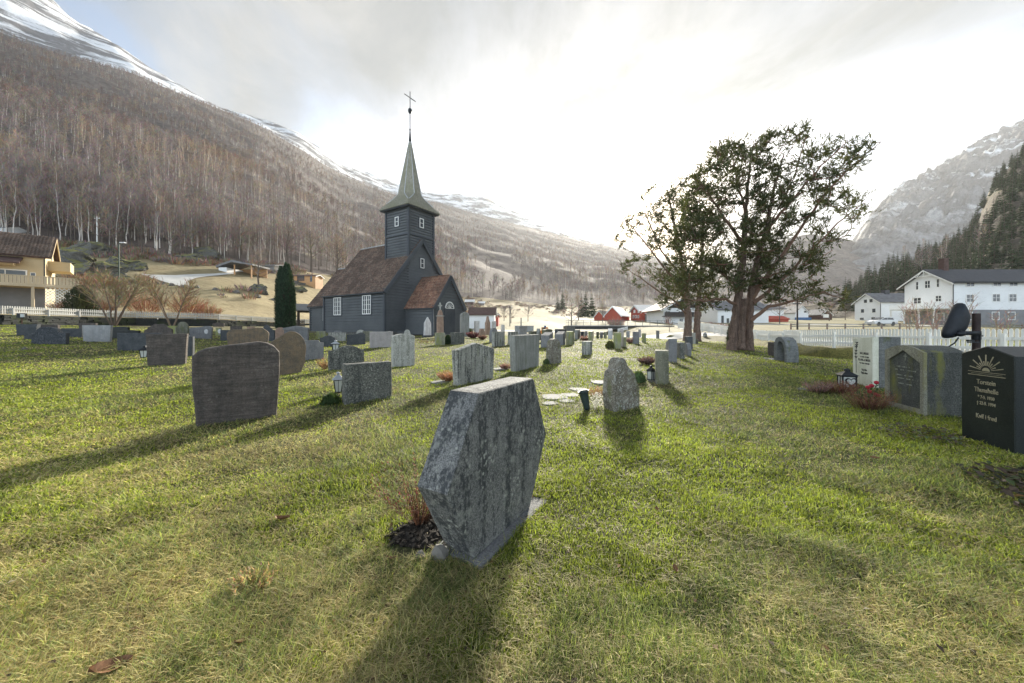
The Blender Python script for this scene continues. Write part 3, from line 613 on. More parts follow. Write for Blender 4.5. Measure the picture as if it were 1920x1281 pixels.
TOPS = {
 'rect': lambda s: 1.0, 'arch': lambda s: 1-.13*(2*s-1)**2, 'lowarch': lambda s: 1-.07*(2*s-1)**2,
 'round': lambda s: 1-.38*(1-math.sqrt(max(0, 1-(2*s-1)**2*.985))), 'halfround': lambda s: 1-.55*(1-math.sqrt(max(0, 1-(2*s-1)**2*.985))),
 'peak': lambda s: 1-.16*abs(2*s-1), 'steep': lambda s: 1-.3*abs(2*s-1), 'lowpeak': lambda s: 1-.08*abs(2*s-1),
 'shoulder': poly([(0, .80), (.16, .80), (.17, .83), (.28, .90), (.4, .97), (.55, 1), (.7, .97), (.82, .90), (.88, .86), (.89, .82), (1, .82)]),
 'bump': poly([(0, .93), (.35, .94), (.45, .98), (.6, 1), (.75, .98), (.85, .935), (1, .935)]),
 'slantr': lambda s: .80+.20*s, 'slantl': lambda s: 1-.18*s,
 'wavehi': poly([(0, .80), (.08, .865), (.25, .89), (.5, .93), (.68, .985), (.76, 1), (.86, .98), (.95, .93), (1, .86)]),
 'bigleft': poly([(0, .84), (.05, .89), (.14, .925), (.35, .955), (.6, .985), (.74, 1.0), (.84, .985), (.93, .94), (1, .85)]),
 'wide': poly([(0, .66), (.05, .80), (.15, .89), (.35, .90), (.55, .94), (.72, 1), (.82, .99), (.9, .88), (.96, .80), (1, .68)]),
 'egg': poly([(0, .62), (.1, .70), (.3, .83), (.5, .95), (.62, 1), (.75, .985), (.87, .92), (.95, .82), (1, .68)]),
 'ornate': poly([(0, .62), (.08, .66), (.16, .80), (.25, .86), (.36, .985), (.5, .95), (.62, 1.0), (.72, .96), (.82, .80), (.9, .74), (1, .66)]),
 'hump': poly([(0, .62), (.15, .64), (.28, .86), (.42, 1), (.55, .99), (.68, .84), (.85, .70), (1, .66)]),
 'step': poly([(0, .62), (.12, .62), (.13, .80), (.22, .95), (.4, 1), (.6, .97), (.74, .86), (.80, .66), (1, .63)]),
 'notch': poly([(0, .99), (.77, 1), (.78, .88), (1, .87)]),
 'swoosh': poly([(0, .80), (.1, .84), (.4, .84), (.6, .90), (.78, 1), (.9, .96), (1, .82)]),
 'crag': poly([(0, .52), (.07, .74), (.2, .80), (.28, .95), (.36, 1), (.46, .97), (.55, .87), (.7, .78), (.86, .66), (1, .42)]),
 'knob': poly([(0, .55), (.06, .80), (.12, .93), (.3, .97), (.5, .99), (.65, 1), (.8, .95), (.92, .86), (1, .62)]),
 'hexa': lambda s: 1.0, 'cross': poly([(0, .55), (.3, .58), (.31, .80), (.4, .82), (.41, 1), (.6, 1), (.61, .82), (.7, .80), (.71, .58), (1, .55)]),
 'scroll': poly([(0, .86), (.1, .93), (.3, .95), (.45, 1), (.62, .99), (.8, .95), (1, .92)]),
 'gothic': poly([(0, .66), (.15, .70), (.3, .80), (.42, .92), (.5, 1), (.58, .92), (.7, .80), (.85, .70), (1, .66)]),
}
SIDES = {
 'hexa': lambda t: (float(np.interp(t, [0, .49, 1], [0, -.355, .045])), float(np.interp(t, [0, .49, 1], [1, 1.42, 1.09]))),
 'taper': lambda t: (-.05*t, 1+.05*t), 'taperin': lambda t: (.07*t, 1-.07*t), 'obelisk': lambda t: (.10*t, 1-.10*t),
 'eggs': lambda t: (float(np.interp(t, [0, .3, .6, 1], [.08, 0, 0, .03])), float(np.interp(t, [0, .3, .6, .85, 1], [.86, .97, 1.0, .99, .97]))),
 'widen': lambda t: (float(np.interp(t, [0, .5, 1], [.05, 0, 0])), float(np.interp(t, [0, .6, 1], [.97, 1, 1]))),
 'knobs': lambda t: (float(np.interp(t, [0, .25, .55, .68, .8, 1], [-.05, .03, .05, .14, .05, .08])), float(np.interp(t, [0, .5, .7, 1], [1, .98, .93, .9]))),
 'bulge': lambda t: (float(np.interp(t, [0, .4, 1], [.03, -.03, .02])), float(np.interp(t, [0, .35, .7, 1], [.99, 1.02, .94, .85]))),
}
def slab_mesh(name, w, h, th, top='rect', side=None, mat=None, rough=0.0, bev=.012, n=14, m=14, seed=0, zdown=.12):
    """upright slab: outline from top/side profiles, bevelled edges, a little surface irregularity"""
    tf = TOPS[top]; sf = SIDES.get(side, lambda t: (0, 1)); V = []; Fq = []
    ss_ = sorted(set([i/n for i in range(n+1)]+([.15, .3, .42, .5, .58, .7, .85] if n > 8 else [])))
    tt_ = sorted(set([j/m for j in range(m+1)]+([.49] if side == 'hexa' else [])))
    ns, nt = len(ss_), len(tt_)
    def pt(s, t):
        zt = h*tf(s); tz = t*zt/h; l, r = sf(min(1, tz)); x = (l+(r-l)*s-.5)*w; return x, t*zt
    def grid(y, ins):
        b = len(V)
        for t in tt_:
            for s in ss_:
                x, z = pt(s, t); cx_ = (x/(w/2+1e-6)); x -= ins*max(-1, min(1, cx_*1.0)) if s in (0, 1) else 0
                if t == 1: z -= ins
                if t == 0: z = -zdown
                V.append([x, y, z])
        return b
    th2 = th/2; bA = grid(-th2, bev)
    for j in range(nt-1):
        for i in range(ns-1): q = bA+j*ns+i; Fq.append((q, q+1, q+ns+1, q+ns))
    bD = grid(th2, bev)
    for j in range(nt-1):
        for i in range(ns-1): q = bD+j*ns+i; Fq.append((q+ns, q+ns+1, q+1, q))
    loop = [(j, 0) for j in range(nt)]+[(nt-1, i) for i in range(1, ns)]+[(j, ns-1) for j in range(nt-2, -1, -1)]
    ys = np.linspace(-th2+bev, th2-bev, 2 if rough < .004 else 5); rings = [[bA+j*ns+i for j, i in loop]]
    for y in ys:
        ring = []
        for j, i in loop:
            x, z = pt(ss_[i], tt_[j]); ring.append(len(V)); V.append([x, y, z if j else -zdown])
        rings.append(ring)
    rings.append([bD+j*ns+i for j, i in loop])
    for a, b in zip(rings[:-1], rings[1:]):
        for k in range(len(loop)-1): Fq.append((a[k], a[k+1], b[k+1], b[k]))
    if rough:
        for p in V:
            q = Vector(p)*(1/max(.12, .35*h))+Vector((seed*3.1, seed*1.7, 0)); d = mnoise.noise_vector(q)*rough+mnoise.noise_vector(q*3.7)*rough*.45
            p[0] += d.x; p[1] += d.y; p[2] += d.z*.7
    me = bpy.data.meshes.new(name); me.from_pydata(V, [], Fq)
    bm = bmesh.new(); bm.from_mesh(me); bmesh.ops.recalc_face_normals(bm, faces=bm.faces); bm.to_mesh(me); bm.free()
    me.materials.append(mat); me.update(); return me
def fit(xl, xr, yt, yb, th, w=None, yaw=None):
    """find the place and width of a standing slab whose outline spans the given photo box"""
    g0 = hitG((xl+xr)/2, yb); cx_, cy_ = g0.x, g0.y+.1; ww = w or (xr-xl)/F*g0.y*1.05; tk = th
    for _ in range(40):
        a = GYAW(cx_) if yaw is None else yaw; z0 = gz(cx_, cy_); co, si = math.cos(a), math.sin(a); xs = []; ys = []
        for sx in (-.5, .5):
            for sy in (-.5, .5):
                X = cx_+co*ww*sx-si*tk*sy; Y = cy_+si*ww*sx+co*tk*sy; xs.append(CX+F*X/Y); ys.append(HY+(EYE-z0)*F/Y)
        ew = (xr-xl)-(max(xs)-min(xs)); ex = (xl+xr)/2-(max(xs)+min(xs))/2; ey = yb-max(ys)
        if w is None: ww = max(.2, ww+.5*ew/F*cy_)
        else: tk = min(.45, max(.08, tk+.4*ew/F*cy_))
        cx_ += .7*ex/F*cy_
        cy_ *= 1-.6*ey/max(8, (yb-HY+.0001)) if yb > HY+3 else 1
    z0 = gz(cx_, cy_); h = EYE+(HY-yt)/F*(cy_)-z0
    return cx_, cy_, z0, ww, tk, h, (GYAW(cx_) if yaw is None else yaw)
GRP = 'gravestones in the churchyard'
def grave(xl, xr, yt, yb, top, mat, label, side=None, th=.14, w=None, rough=.004, bev=.012, yaw=None, n=None, cat='gravestone', tilt=0):
    x, y, z, ww, tk, h, a = fit(xl, xr, yt, yb, th, w, yaw); n = n or (40 if xr-xl > 70 else 22 if xr-xl > 40 else 12)
    me = slab_mesh('gravestone', ww, h, tk, top, side, ST[mat], rough, bev, n, n, seed=int(xl))
    o = link(bpy.data.objects.new('gravestone', me)); o.location = (x, y, z); o.rotation_euler = (0, R(tilt), a)
    if rough > .006: me.polygons.foreach_set('use_smooth', [True]*len(me.polygons))
    tag(o, label, cat, GRP); o['_h'] = h; o['_w'] = ww; o['_t'] = tk; return o

# the hexagonal stone in front
hx = slab_mesh('gravestone', .62, .84, .19, 'hexa', 'hexa', ST['hex'], .0022, .006, 60, 60, 3, .0)
ha = math.atan2(.87, .50); e1, e2 = Vector((math.cos(ha), math.sin(ha), 0)), Vector((-math.sin(ha), math.cos(ha), 0))
hc = Vector((-.19, 1.86, 0))+e1*.31+e2*.095; hexg = link(bpy.data.objects.new('gravestone', hx)); hexg.location = (hc.x, hc.y, .02); hexg.rotation_euler = (0, 0, ha)
tag(hexg, 'large hexagonal grey granite gravestone with dark streaks, nearest of all', 'gravestone', GRP)
mb = MB(); mb.box((.06, -.0, -.055), (.80, .31, .10)); me_ = mb.build('plinth', ST['grey'], hexg)
GR = [
 # big stones of the near rows
 (359, 524, 641, 801, 'bigleft', 'brown', 'broad dark brown slate gravestone with curved top, standing alone at near left', 'widen', .16, None, .012),
 (491, 574, 621, 706, 'egg', 'rust', 'egg shaped gravestone with orange rust stains behind the broad brown slate', 'eggs', .12, None, .007),
 (640, 735, 680, 759, 'rect', 'rough', 'low rectangular rough hewn block with pale top edge and lantern at its left', None, .20, None, .009),
 (849, 925, 643, 723, 'peak', 'streaky', 'weathered gravestone with low pointed top, black vertical streaks and mossy foot', 'taper', .17, None, .005),
 (957, 1010, 628, 697, 'rect', 'ribbed', 'plain flat topped grey gravestone with finely tooled face and green left edge', 'taper', .17, None, .003),
 (1023, 1053, 635, 683, 'knob', 'boulder', 'rugged natural rock gravestone with a knob like top', 'knobs', .22, None, .022, R(38)),
 (1131, 1199, 669, 773, 'crag', 'boulder', 'jagged natural boulder gravestone with lichen on its peak beside the flower vase', 'bulge', .22, None, .022, R(30)),
 (1228, 1254, 657, 721, 'rect', 'mossy', 'narrow squared stone with a white lichen cap beside the black lantern', None, .2, .55, .012),
 (615, 683, 648, 696, 'shoulder', 'rough', 'shouldered granite gravestone with arched middle behind the low rectangular block', None, .15, None, .006),
 (733, 778, 626, 689, 'lowarch', 'lichen', 'pale lichen covered gravestone with low arched top in front of the church', None, .16, None, .008),
 (276, 351, 626, 687, 'rect', 'brown', 'reddish brown upright slab with lantern at its left side', 'taper', .15, None, .005),
 (427, 503, 614, 650, 'wide', 'rust', 'wide reddish slate with wavy shoulders behind the broad brown slate', 'taper', .13, None, .006),
 (567, 607, 638, 676, 'notch', 'grey', 'grey slab with a notched right corner beside the egg shaped stone', None, .12, None, .003),
 # left, along the stone wall
 (31, 75, 608, 629, 'rect', 'dark', 'dark tapered slab, farthest left in front of the stone wall', 'taper', .2),
 (45, 76, 612, 636, 'rect', 'dark', 'square dark slab half hidden behind the speckled stepped stone', None, .2),
 (58, 131, 613, 646, 'step', 'speck', 'dark speckled stone with a stepped hump on the far left lawn', None, .2),
 (74, 115, 609, 627, 'rect', 'brown', 'flat topped brown slab with sunlit right edge behind the speckled stepped stone', None, .15),
 (114, 158, 615.5, 632, 'rect', 'dark', 'very low dark slab left of the pale grey tapered slab', None, .15),
 (149, 185, 606, 628, 'rect', 'brown', 'brownish slab rising behind the pale grey tapered slab', None, .15),
 (156, 210, 610, 641, 'rect', 'lightgrey', 'pale bluish grey slab, wider at the top than at its foot', 'taper', .14),
 (209, 244, 612.5, 635, 'lowarch', 'black', 'black slab right beside the pale grey tapered slab', None, .15),
 (205, 238, 606, 622, 'rect', 'brown', 'small brown slab close to the wall under the multi stemmed tree', None, .15),
 (219, 264, 619, 636, 'bump', 'black', 'low black stone with stepped top peeping over the long slate grey slab', None, .2),
 (219, 306, 624.5, 659, 'rect', 'dark', 'long slate grey slab behind the reddish brown upright slab', None, .14),
 (270, 325, 607, 640, 'ornate', 'brown', 'brown stone with ornate scalloped top left of the mossy rounded stone', None, .15),
 (349, 364, 631, 669, 'taper' if 0 else 'rect', 'dark', 'dark slab showing only its right edge behind the reddish brown slab', 'taper', .15),
 (331, 355, 603.5, 638, 'round', 'mossy', 'tall mossy grey gravestone with rounded top below the small bare tree', None, .14, None, .008),
 (356, 398, 611.5, 635, 'wavehi', 'grey', 'bluish grey wavy topped stone with a pale oval medallion', 'taper', .13),
 (311, 333, 611, 630, 'rect', 'green', 'dark greenish slab left of the mossy rounded stone near the wall', None, .15),
 (413, 440, 619, 639, 'rect', 'dark', 'square dark slab left of the wide reddish slate', None, .15),
 (404, 416, 615, 629, 'rect', 'green', 'small greenish slab right of the stone with medallion', None, .15),
 (429, 452, 612, 622, 'rect', 'brown', 'small low slab by the wall above the wide reddish slate', None, .15),
 (463, 478, 613, 624, 'rect', 'redbrown', 'small reddish slab by the wall left of the dark humped stone', None, .15),
 (486, 516, 609, 640, 'hump', 'dark', 'dark stone with a tall rounded hump behind the wide reddish slate', None, .15),
 (515, 536, 614, 637, 'round', 'redbrown', 'small round topped reddish stone between humped stone and capped monument', None, .2),
 (600, 629, 629, 650, 'shoulder', 'dark', 'small peaked dark stone with shoulders left of the church corner', None, .15),
 (593, 611, 621, 636, 'rect', 'green', 'small squared green stone at the foot of the church wall', None, .2),
 (566, 580, 616, 632, 'rect', 'mossy', 'small mossy slab at the corner of the chancel', None, .15),
 (615, 649, 623.5, 640, 'rect', 'streaky', 'low streaky block below the left nave window', None, .2),
 (626, 640, 620, 636, 'lowarch', 'grey', 'small grey stone showing above the low streaky block', None, .15),
 (650, 685, 623, 647, 'swoosh', 'dark', 'dark stone with a swept up right shoulder below the right nave window', None, .15, None, .006),
 (668, 684, 618.5, 634, 'round', 'lichen', 'pale round top showing behind the swept up dark stone', None, .15),
 (680, 698, 621, 640, 'rect', 'mossy', 'grey green slab beside the swept up dark stone', None, .15),
 (693, 737, 622, 652, 'rect', 'pink', 'plain pinkish grey slab left of the pale lichen covered stone', None, .15),
 (724, 736, 621, 640, 'round', 'pink', 'small rounded stone at the right end of the pinkish grey slab', None, .15),
 (745, 760, 621.5, 636, 'lowarch', 'dark', 'dark low stone peeping over the pale lichen covered stone', None, .15),
 (757, 770, 618, 636, 'halfround', 'lichen', 'small half round pale headstone beside the porch wall', None, .15),
 # in front of the porch and right of it
 (794, 809, 594.5, 632, 'steep', 'white', 'tall white obelisk like stone left of the porch corner', 'taperin', .32),
 (815, 834.5, 624, 647.5, 'rect', 'green', 'squat pale green tinged stone below the tall brown arched stone', None, .2),
 (843, 854.5, 597, 628, 'halfround', 'white', 'narrow white stone with a carved cross in front of the church door', None, .25),
 (844, 871, 623.5, 646, 'rect', 'rough', 'low rough grey block right of the dark green shrub', None, .22, None, .008),
 (862, 880, 585, 631, 'scroll', 'ribbed', 'very tall grey stone with scrolled top at the right end of the porch', None, .3),
 (889, 899, 602, 627, 'rect', 'white', 'narrow black and white upright slab right of the porch', None, .3),
 (909, 919.5, 593, 629, 'gothic', 'redbrown', 'reddish gothic pointed stone in front of the white farmhouse', None, .3),
 (922, 930.5, 602, 626, 'lowarch', 'white', 'narrow white and dark stone right of the reddish gothic stone', None, .3),
 (939, 946.5, 609, 626, 'lowpeak', 'white', 'small white pointed stone left of the far grey monument', None, .3),
 (897, 909.5, 616, 634, 'halfround', 'redbrown', 'small brown arched stone by the purple shrubs', None, .2),
 (917, 934, 615, 642, 'halfround', 'grey', 'grey round topped stone behind the streaked block', None, .2),
 (922, 946.5, 622, 650, 'rect', 'streaky', 'streaked grey block in front of the grey round topped stone', None, .2, None, .006),
 (952, 972, 622, 646, 'rect', 'streaky', 'streaked slab hidden behind the tooled grey stone at its left', None, .2),
 (991, 1006, 621, 640, 'rect', 'mossy', 'greenish block just behind the tooled grey stone', None, .2),
 (1004, 1015, 616, 638, 'cross', 'ribbed', 'grey cross shaped stone right behind the tooled grey stone', None, .2),
 (1014, 1037, 623, 652, 'slantr', 'grey', 'slanted topped grey slab left of the knobbly rock gravestone', None, .2, .55),
 (1016, 1036, 617, 640, 'lowarch', 'mossy', 'low arched stone behind the left slanted slab', None, .2),
 (1041, 1060, 621.5, 648, 'slantr', 'grey', 'slanted topped grey slab right of the knobbly rock gravestone', None, .2, .55),
 (1040, 1061, 617, 638, 'rect', 'dark', 'dark flat stone behind the right slanted slab', None, .2),
 (1061, 1077, 621, 646.5, 'lowarch', 'green', 'greenish brown stone next to the right slanted slab', None, .2, .55),
 (1077, 1088.5, 618.5, 636, 'rect', 'ribbed', 'grey stone left of the lone round bare tree foot', None, .2),
 (1088, 1096.5, 621.5, 635, 'rect', 'dark', 'small dark stone between two grey ones near the bare tree', None, .2),
 (1096, 1102, 621, 633, 'rect', 'grey', 'thin grey stone left of the broad moss streaked stone', None, .2),
 (1100, 1117, 621, 640, 'rect', 'green', 'broad moss streaked stone behind the cracked short block', None, .2),
 (1091, 1110.5, 640, 666, 'rect', 'streaky', 'short block with a dark vertical crack standing alone on the lawn', None, .25, .5),
 (1117, 1124.5, 622, 633, 'rect', 'mossy', 'leftmost of three small stones in a row before the bridge', None, .2),
 (1124.5, 1131, 622, 633, 'lowarch', 'grey', 'middle one of three small stones in a row before the bridge', None, .2),
 (1131.5, 1138, 622.5, 633, 'rect', 'green', 'rightmost of three small stones in a row before the bridge', None, .2),
 (1140, 1148.5, 616, 636, 'slantr', 'white', 'pale lilac and white stone under the bridge railing', None, .25, .5),
 (1150, 1164.5, 624, 653.5, 'rect', 'green', 'tall stone with bright yellow green streaks beside a low bush', None, .25, .5),
 (1163, 1169.5, 616.5, 650, 'slantr', 'pink', 'thin pale stone directly behind the yellow green streaked stone', None, .25, .5),
 (1169, 1174.5, 632, 650.5, 'rect', 'green', 'low green stone at the right foot of the yellow green streaked stone', None, .2, .4),
 (1174, 1181, 621, 634, 'rect', 'lightgrey', 'pale stone before the bridge right of three small stones', None, .2),
 (1186, 1198.5, 622, 645, 'rect', 'grey', 'tilted narrow grey stone beside the pink heather', None, .25, .5),
 (1199, 1204.5, 617.5, 633, 'rect', 'lightgrey', 'thin pale stone between the tilted stone and the small dark block', None, .2),
 (1203, 1211.5, 625, 642, 'rect', 'green', 'small dark block with sunlit right side left of the white mini fence', None, .25, .4),
 (1230, 1236.5, 620, 635, 'rect', 'grey', 'lone thin stone at the right end of the white mini fence', None, .25, .4),
 # right hand row towards the yews
 (1248, 1269.5, 635, 680.5, 'slantl', 'grey', 'tall grey slab with slanting top behind the narrow capped stone', None, .25, .6),
 (1269, 1284, 642, 673.5, 'rect', 'rough', 'speckled rough stone in the row leading to the yew trunks', None, .25, .5, .007),
 (1283, 1296.5, 643, 668.5, 'halfround', 'grey', 'round headed stone with pale rim in the row leading to the yews', None, .2, .5),
 (1284, 1299, 631, 655, 'rect', 'dark', 'dark squared stone standing against the left yew trunk', None, .25, .5),
 (1297, 1304.5, 624, 645, 'rect', 'lichen', 'thin pale stone at the foot of the left yew', None, .2, .4),
 (1302, 1309, 636, 645, 'lowarch', 'mossy', 'tiny low stone at the right of the left yew trunk', None, .2, .3),
]
for gdef in GR:
    xl, xr, yt, yb, top, mat, label = gdef[:7]; side = gdef[7] if len(gdef) > 7 else None; th = gdef[8] if len(gdef) > 8 else .15
    w_ = gdef[9] if len(gdef) > 9 else None; ro = gdef[10] if len(gdef) > 10 else .003; yw = gdef[11] if len(gdef) > 11 else None
    o = grave(xl, xr, yt, yb, top, mat, label, side, th, w_, ro, bev=.014 if xr-xl > 60 else .008, yaw=yw)
    if 'medallion' in label:
        MB().lathe([(.10, -.01), (.11, .0), (.09, .012)], (0, 0, 0), 14, 1, 1.35).build('medallion', ST['white'], o)
        md = o.children[0]; md.rotation_euler = (R(90), 0, 0); md.location = (o['_w']*.27, -o['_t']/2-.008, o['_h']*.55)
    if 'carved cross' in label:
        mb = MB(); h = o['_h']; mb.box((0, 0, h*.62), (.04, .03, h*.5)); mb.box((0, 0, h*.66), (.22, .028, .04)); q = mb.build('carved_cross', ST['grey'], o); q.location = (0, -o['_t']/2-.012, 0)
    if 'obelisk' in label:
        mb = MB(); mb.box((0, 0, .02), (o['_w']*1.35, o['_t']*1.5, .22)); mb.build('plinth', ST['dark'], o)
    if 'scrolled' in label:
        mb = MB()
        for zt in (.88, .93): mb.lathe([(.05, -o['_t']/2-.03), (.05, o['_t']/2+.03)], (0, 0, 0), 10)
        q = mb.build('scroll', ST['ribbed'], o); q.rotation_euler = (R(90), 0, 0); q.location = (-o['_w']*.42, 0, o['_h']*.86)
    if 'pale top edge' in label or 'tooled' in label: pass
# grey monument with a gabled cap
x, y, z, ww, tk, h, a = fit(531, 581, 611, 638.5, .35)
mon = empty('gravestone', (x, y, z), a, 'wide grey monument with an overhanging low gabled cap beside the church', 'gravestone', GRP)
MB().box((0, 0, (h-.22)/2-.1), (ww*.94, tk, h-.02)).build('body', ST['grey'], mon)
MB().prism([(-ww/2, h-.26), (ww/2, h-.26), (ww/2, h-.14), (0, h), (-ww/2, h-.14)], -tk/2-.05, tk/2+.05).build('cap', ST['grey'], mon)
# far stepped grey monument
x, y, z, ww, tk, h, a = fit(966, 990, 610.5, 630, .4)
mon = empty('gravestone', (x, y, z), a, 'pale grey monument with stepped base and cap on the far lawn', 'gravestone', GRP)
MB().box((0, 0, h*.35), (ww*.8, tk*.8, h*.9)).build('body', ST['lightgrey'], mon)
mb = MB(); mb.box((0, 0, h*.86), (ww*.95, tk, h*.14)); mb.box((0, 0, h*.10), (ww*1.15, tk*1.2, h*.2)); mb.build('cap', ST['lightgrey'], mon)
# tall brown stone with arched head and a cross finial
x, y, z, ww, tk, h, a = fit(818, 832.5, 581, 634, .28)
mon = empty('gravestone', (x, y, z), a, 'tallest brown sandstone with arched head carrying a stone cross, before the porch', 'gravestone', GRP)
o = link(bpy.data.objects.new('shaft', slab_mesh('shaft', ww*.94, h, tk, 'halfround', None, ST['redbrown'], .002, .02, 16, 12)), mon)
mb = MB(); mb.lathe([(.05, h-.02), (.04, h+.12), (.06, h+.14), (.03, h+.16)], (0, 0, 0), 8); mb.box((0, 0, h+.3), (.10, .09, .34)); mb.box((0, 0, h+.32), (.32, .088, .10))
mb.lathe([(.02, h+.44), (.08, h+.49), (.02, h+.55)], (0, 0, 0), 8); mb.build('cross_finial', ST['lichen'], mon)
MB().box((0, 0, h*.78), (ww*1.12, tk*1.14, .07)).build('shoulder_moulding', ST['lichen'], mon)

# two stones with inscriptions at the right, the cream stone behind them
GOLD = plain('gilded_letters', (.40, .36, .25), .5, .2, 20, .2); DARKL = plain('dark_letters', (.05, .05, .045), .7, .2, 20); WORN = plain('worn_pale_letters', (.23, .24, .20), .7, .3, 20)
def right_stone(name, near, far, h, th, top, mat, label):
    """near/far: ground points of the inscribed face's near and far foot"""
    n = Vector(near); f = Vector(far); d = (f-n); w_ = d.length; a = math.atan2(d.y, d.x); c = (n+f)/2; nrm = Vector((-math.sin(a), math.cos(a)))
    c2 = c-nrm*th/2; me = slab_mesh('gravestone', w_, h, th, top, None, ST[mat], .0015, .008, 24, 20, 5)
    o = link(bpy.data.objects.new('gravestone', me)); o.location = (c2.x, c2.y, gz(c2.x, c2.y)); o.rotation_euler = (0, 0, a); tag(o, label, 'gravestone', GRP); return o, w_
FACE = lambda x, y, z: Matrix.Translation((x, y, z)) @ Matrix.Rotation(R(180), 4, 'Z') @ Matrix.Rotation(R(90), 4, 'X')
TOPS['rpeak'] = lambda s: 1-.085*abs(2*s-1); TOPS['rarch'] = lambda s: 1-.09*(2*s-1)**2
a76 = R(76); dd = Vector((math.cos(a76), math.sin(a76)))
n3 = Vector((1.387*3.36, 3.36)); v3, w3 = right_stone('gravestone', n3, n3+dd*.52, .985, .55, 'rpeak', 'black', 'polished black gravestone with gilded sun rays and name, at the right edge')
y3 = .55/2+.002
for s, z_, t_ in ((.068, .60, 'Torstein'), (.068, .52, 'Thunshelle'), (.046, .455, '* 7-5. 1930'), (.046, .395, '\u2020 22-5. 1994'), (.066, .255, 'Kvil i fred')):
    text_mesh('inscription', t_, s, GOLD, v3, FACE(0, y3, z_), sx=.78)
mb = MB()
for k in range(1, 14):
    a = math.pi*(k-.5)/13 if False else math.pi*k/14; L0, L1 = .055, (.165 if k % 2 else .10); wd = .0045
    c, s = math.cos(a), math.sin(a)
    mb.prism([(c*L0-s*wd*.4, s*L0+c*wd*.4), (c*L0+s*wd*.4, s*L0-c*wd*.4), (c*L1+s*wd, s*L1-c*wd), (c*L1-s*wd, s*L1+c*wd)], y3-.002, y3+.003)
mb.prism([(.035*math.cos(math.pi*k/12), .035*math.sin(math.pi*k/12)) for k in range(13)], y3-.002, y3+.003)
mb.box((0, y3, -.012), (.36, .004, .004)); mb.box((0, y3, -.045), (.36, .004, .006)); mb.box((0, y3, -.028), (.30, .004, .002))
sunr = mb.build('sun_emblem', GOLD, v3); sunr.location = (0, 0, .735)
n2 = Vector((1.1426*4.8, 4.8)); v2, w2 = right_stone('gravestone', n2, n2+dd*.68, .93, .42, 'rarch', 'dark', 'dark arched gravestone with recessed mossy panel between the cream and black stones')
v2.data.materials[0] = stone('dark_green_stained_granite', (.05, .055, .05), (.10, .105, .095), .3, (.02, .02, .02), .08, (.3, .3, .25), .6, moss=.35, mosscol=(.15, .15, .04))
y2 = .21; mb = MB(); hw2 = w2/2
mb.prism([(-hw2+.0, .0), (-hw2+.055, .0), (-hw2+.055, .70), (0, .86), (hw2-.055, .70), (hw2-.055, .0), (hw2, .0), (hw2, .845), (hw2*.6, .897), (hw2*.3, .921), (0, .929), (-hw2*.3, .921), (-hw2*.6, .897), (-hw2, .845)], y2-.01, y2+.03)
mb.box((0, y2+.01, .04), (w2-.11, .035, .08)); mb.build('raised_border', stone('stained_border_granite', (.17, .17, .135), (.26, .255, .20), .3, (.08, .08, .05), .1, (.3, .3, .25), .5, moss=.3, mosscol=(.20, .19, .07)), v2)
mb = MB(); mb.box((0, y2+.003, .76), (.012, .004, .10)); mb.box((0, y2+.003, .775), (.06, .004, .012)); mb.build('small_cross', WORN, v2)
random.seed(5); mb = MB()
for z_, L in ((.62, .30), (.575, .36), (.50, .34), (.455, .28), (.38, .22)):
    x_ = -L/2
    while x_ < L/2:
        q = random.uniform(.008, .02)
        if random.random() < .7: mb.box((x_+q/2, y2+.003, z_), (q, .003, random.uniform(.006, .02)))
        x_ += q+.009
wi = mb.build('worn_inscription', WORN, v2); wi['kind'] = 'stuff'
n1_ = hitG(1636, 729); n1_ = Vector((n1_.x, n1_.y)); d1 = Vector((math.cos(R(72)), math.sin(R(72)))); h1 = EYE+(HY-632)/F*n1_.y-gz(n1_.x, n1_.y)
v1, w1 = right_stone('gravestone', n1_, n1_+d1*.66, h1, .42, 'slantl', 'cream', 'cream gravestone with dark lettering and a carved branch, rough grey rock on its side')
TOPS['slight'] = lambda s: 1-.045*s
v1.data = slab_mesh('gravestone', w1, h1, .10, 'slight', None, ST['cream'], .001, .008, 14, 14, 5)
v1.location = v1.location + Vector((-math.sin(R(72))*.16, math.cos(R(72))*.16, 0))
bk = link(bpy.data.objects.new('rough_rock', slab_mesh('rough_rock', w1*1.0, h1*1.0, .33, 'slight', None, ST['split'], .012, .012, 24, 24, 9)), v1); bk.location = (0, -.215, .0)
for s, z_, t_ in ((.062, .63, 'NILS J BREKKE'), (.042, .565, '* 7-1 1925 + 7-7 1990'), (.062, .50, 'SOLVEIG A. BREKKE'), (.042, .44, '* 27-7 1928 + 19-10 1998'), (.06, .31, 'Evig elska'), (.06, .25, 'Djupt sakna')):
    text_mesh('inscription', t_, s*h1/.98, DARKL, v1, FACE(-.07, .052, z_*h1/.98), sx=.72)
mb = MB()
br = [(.20, .25), (.205, .45), (.215, .62), (.20, .76), (.17, .88)]
mb.tube([(x, .052, z*h1) for x, z in br], .006, 5)
for k, (x, z) in enumerate(((.21, .55), (.215, .62), (.21, .68), (.2, .76), (.19, .80), (.18, .85))):
    for sg in (1, -1): mb.tube([(x, .052, z*h1), (x+sg*.03, .052, (z+.03)*h1), (x+sg*.055, .052, (z+.035)*h1)], [.005, .011, .002], 4)
mb.build('carved_branch', DARKL, v1)
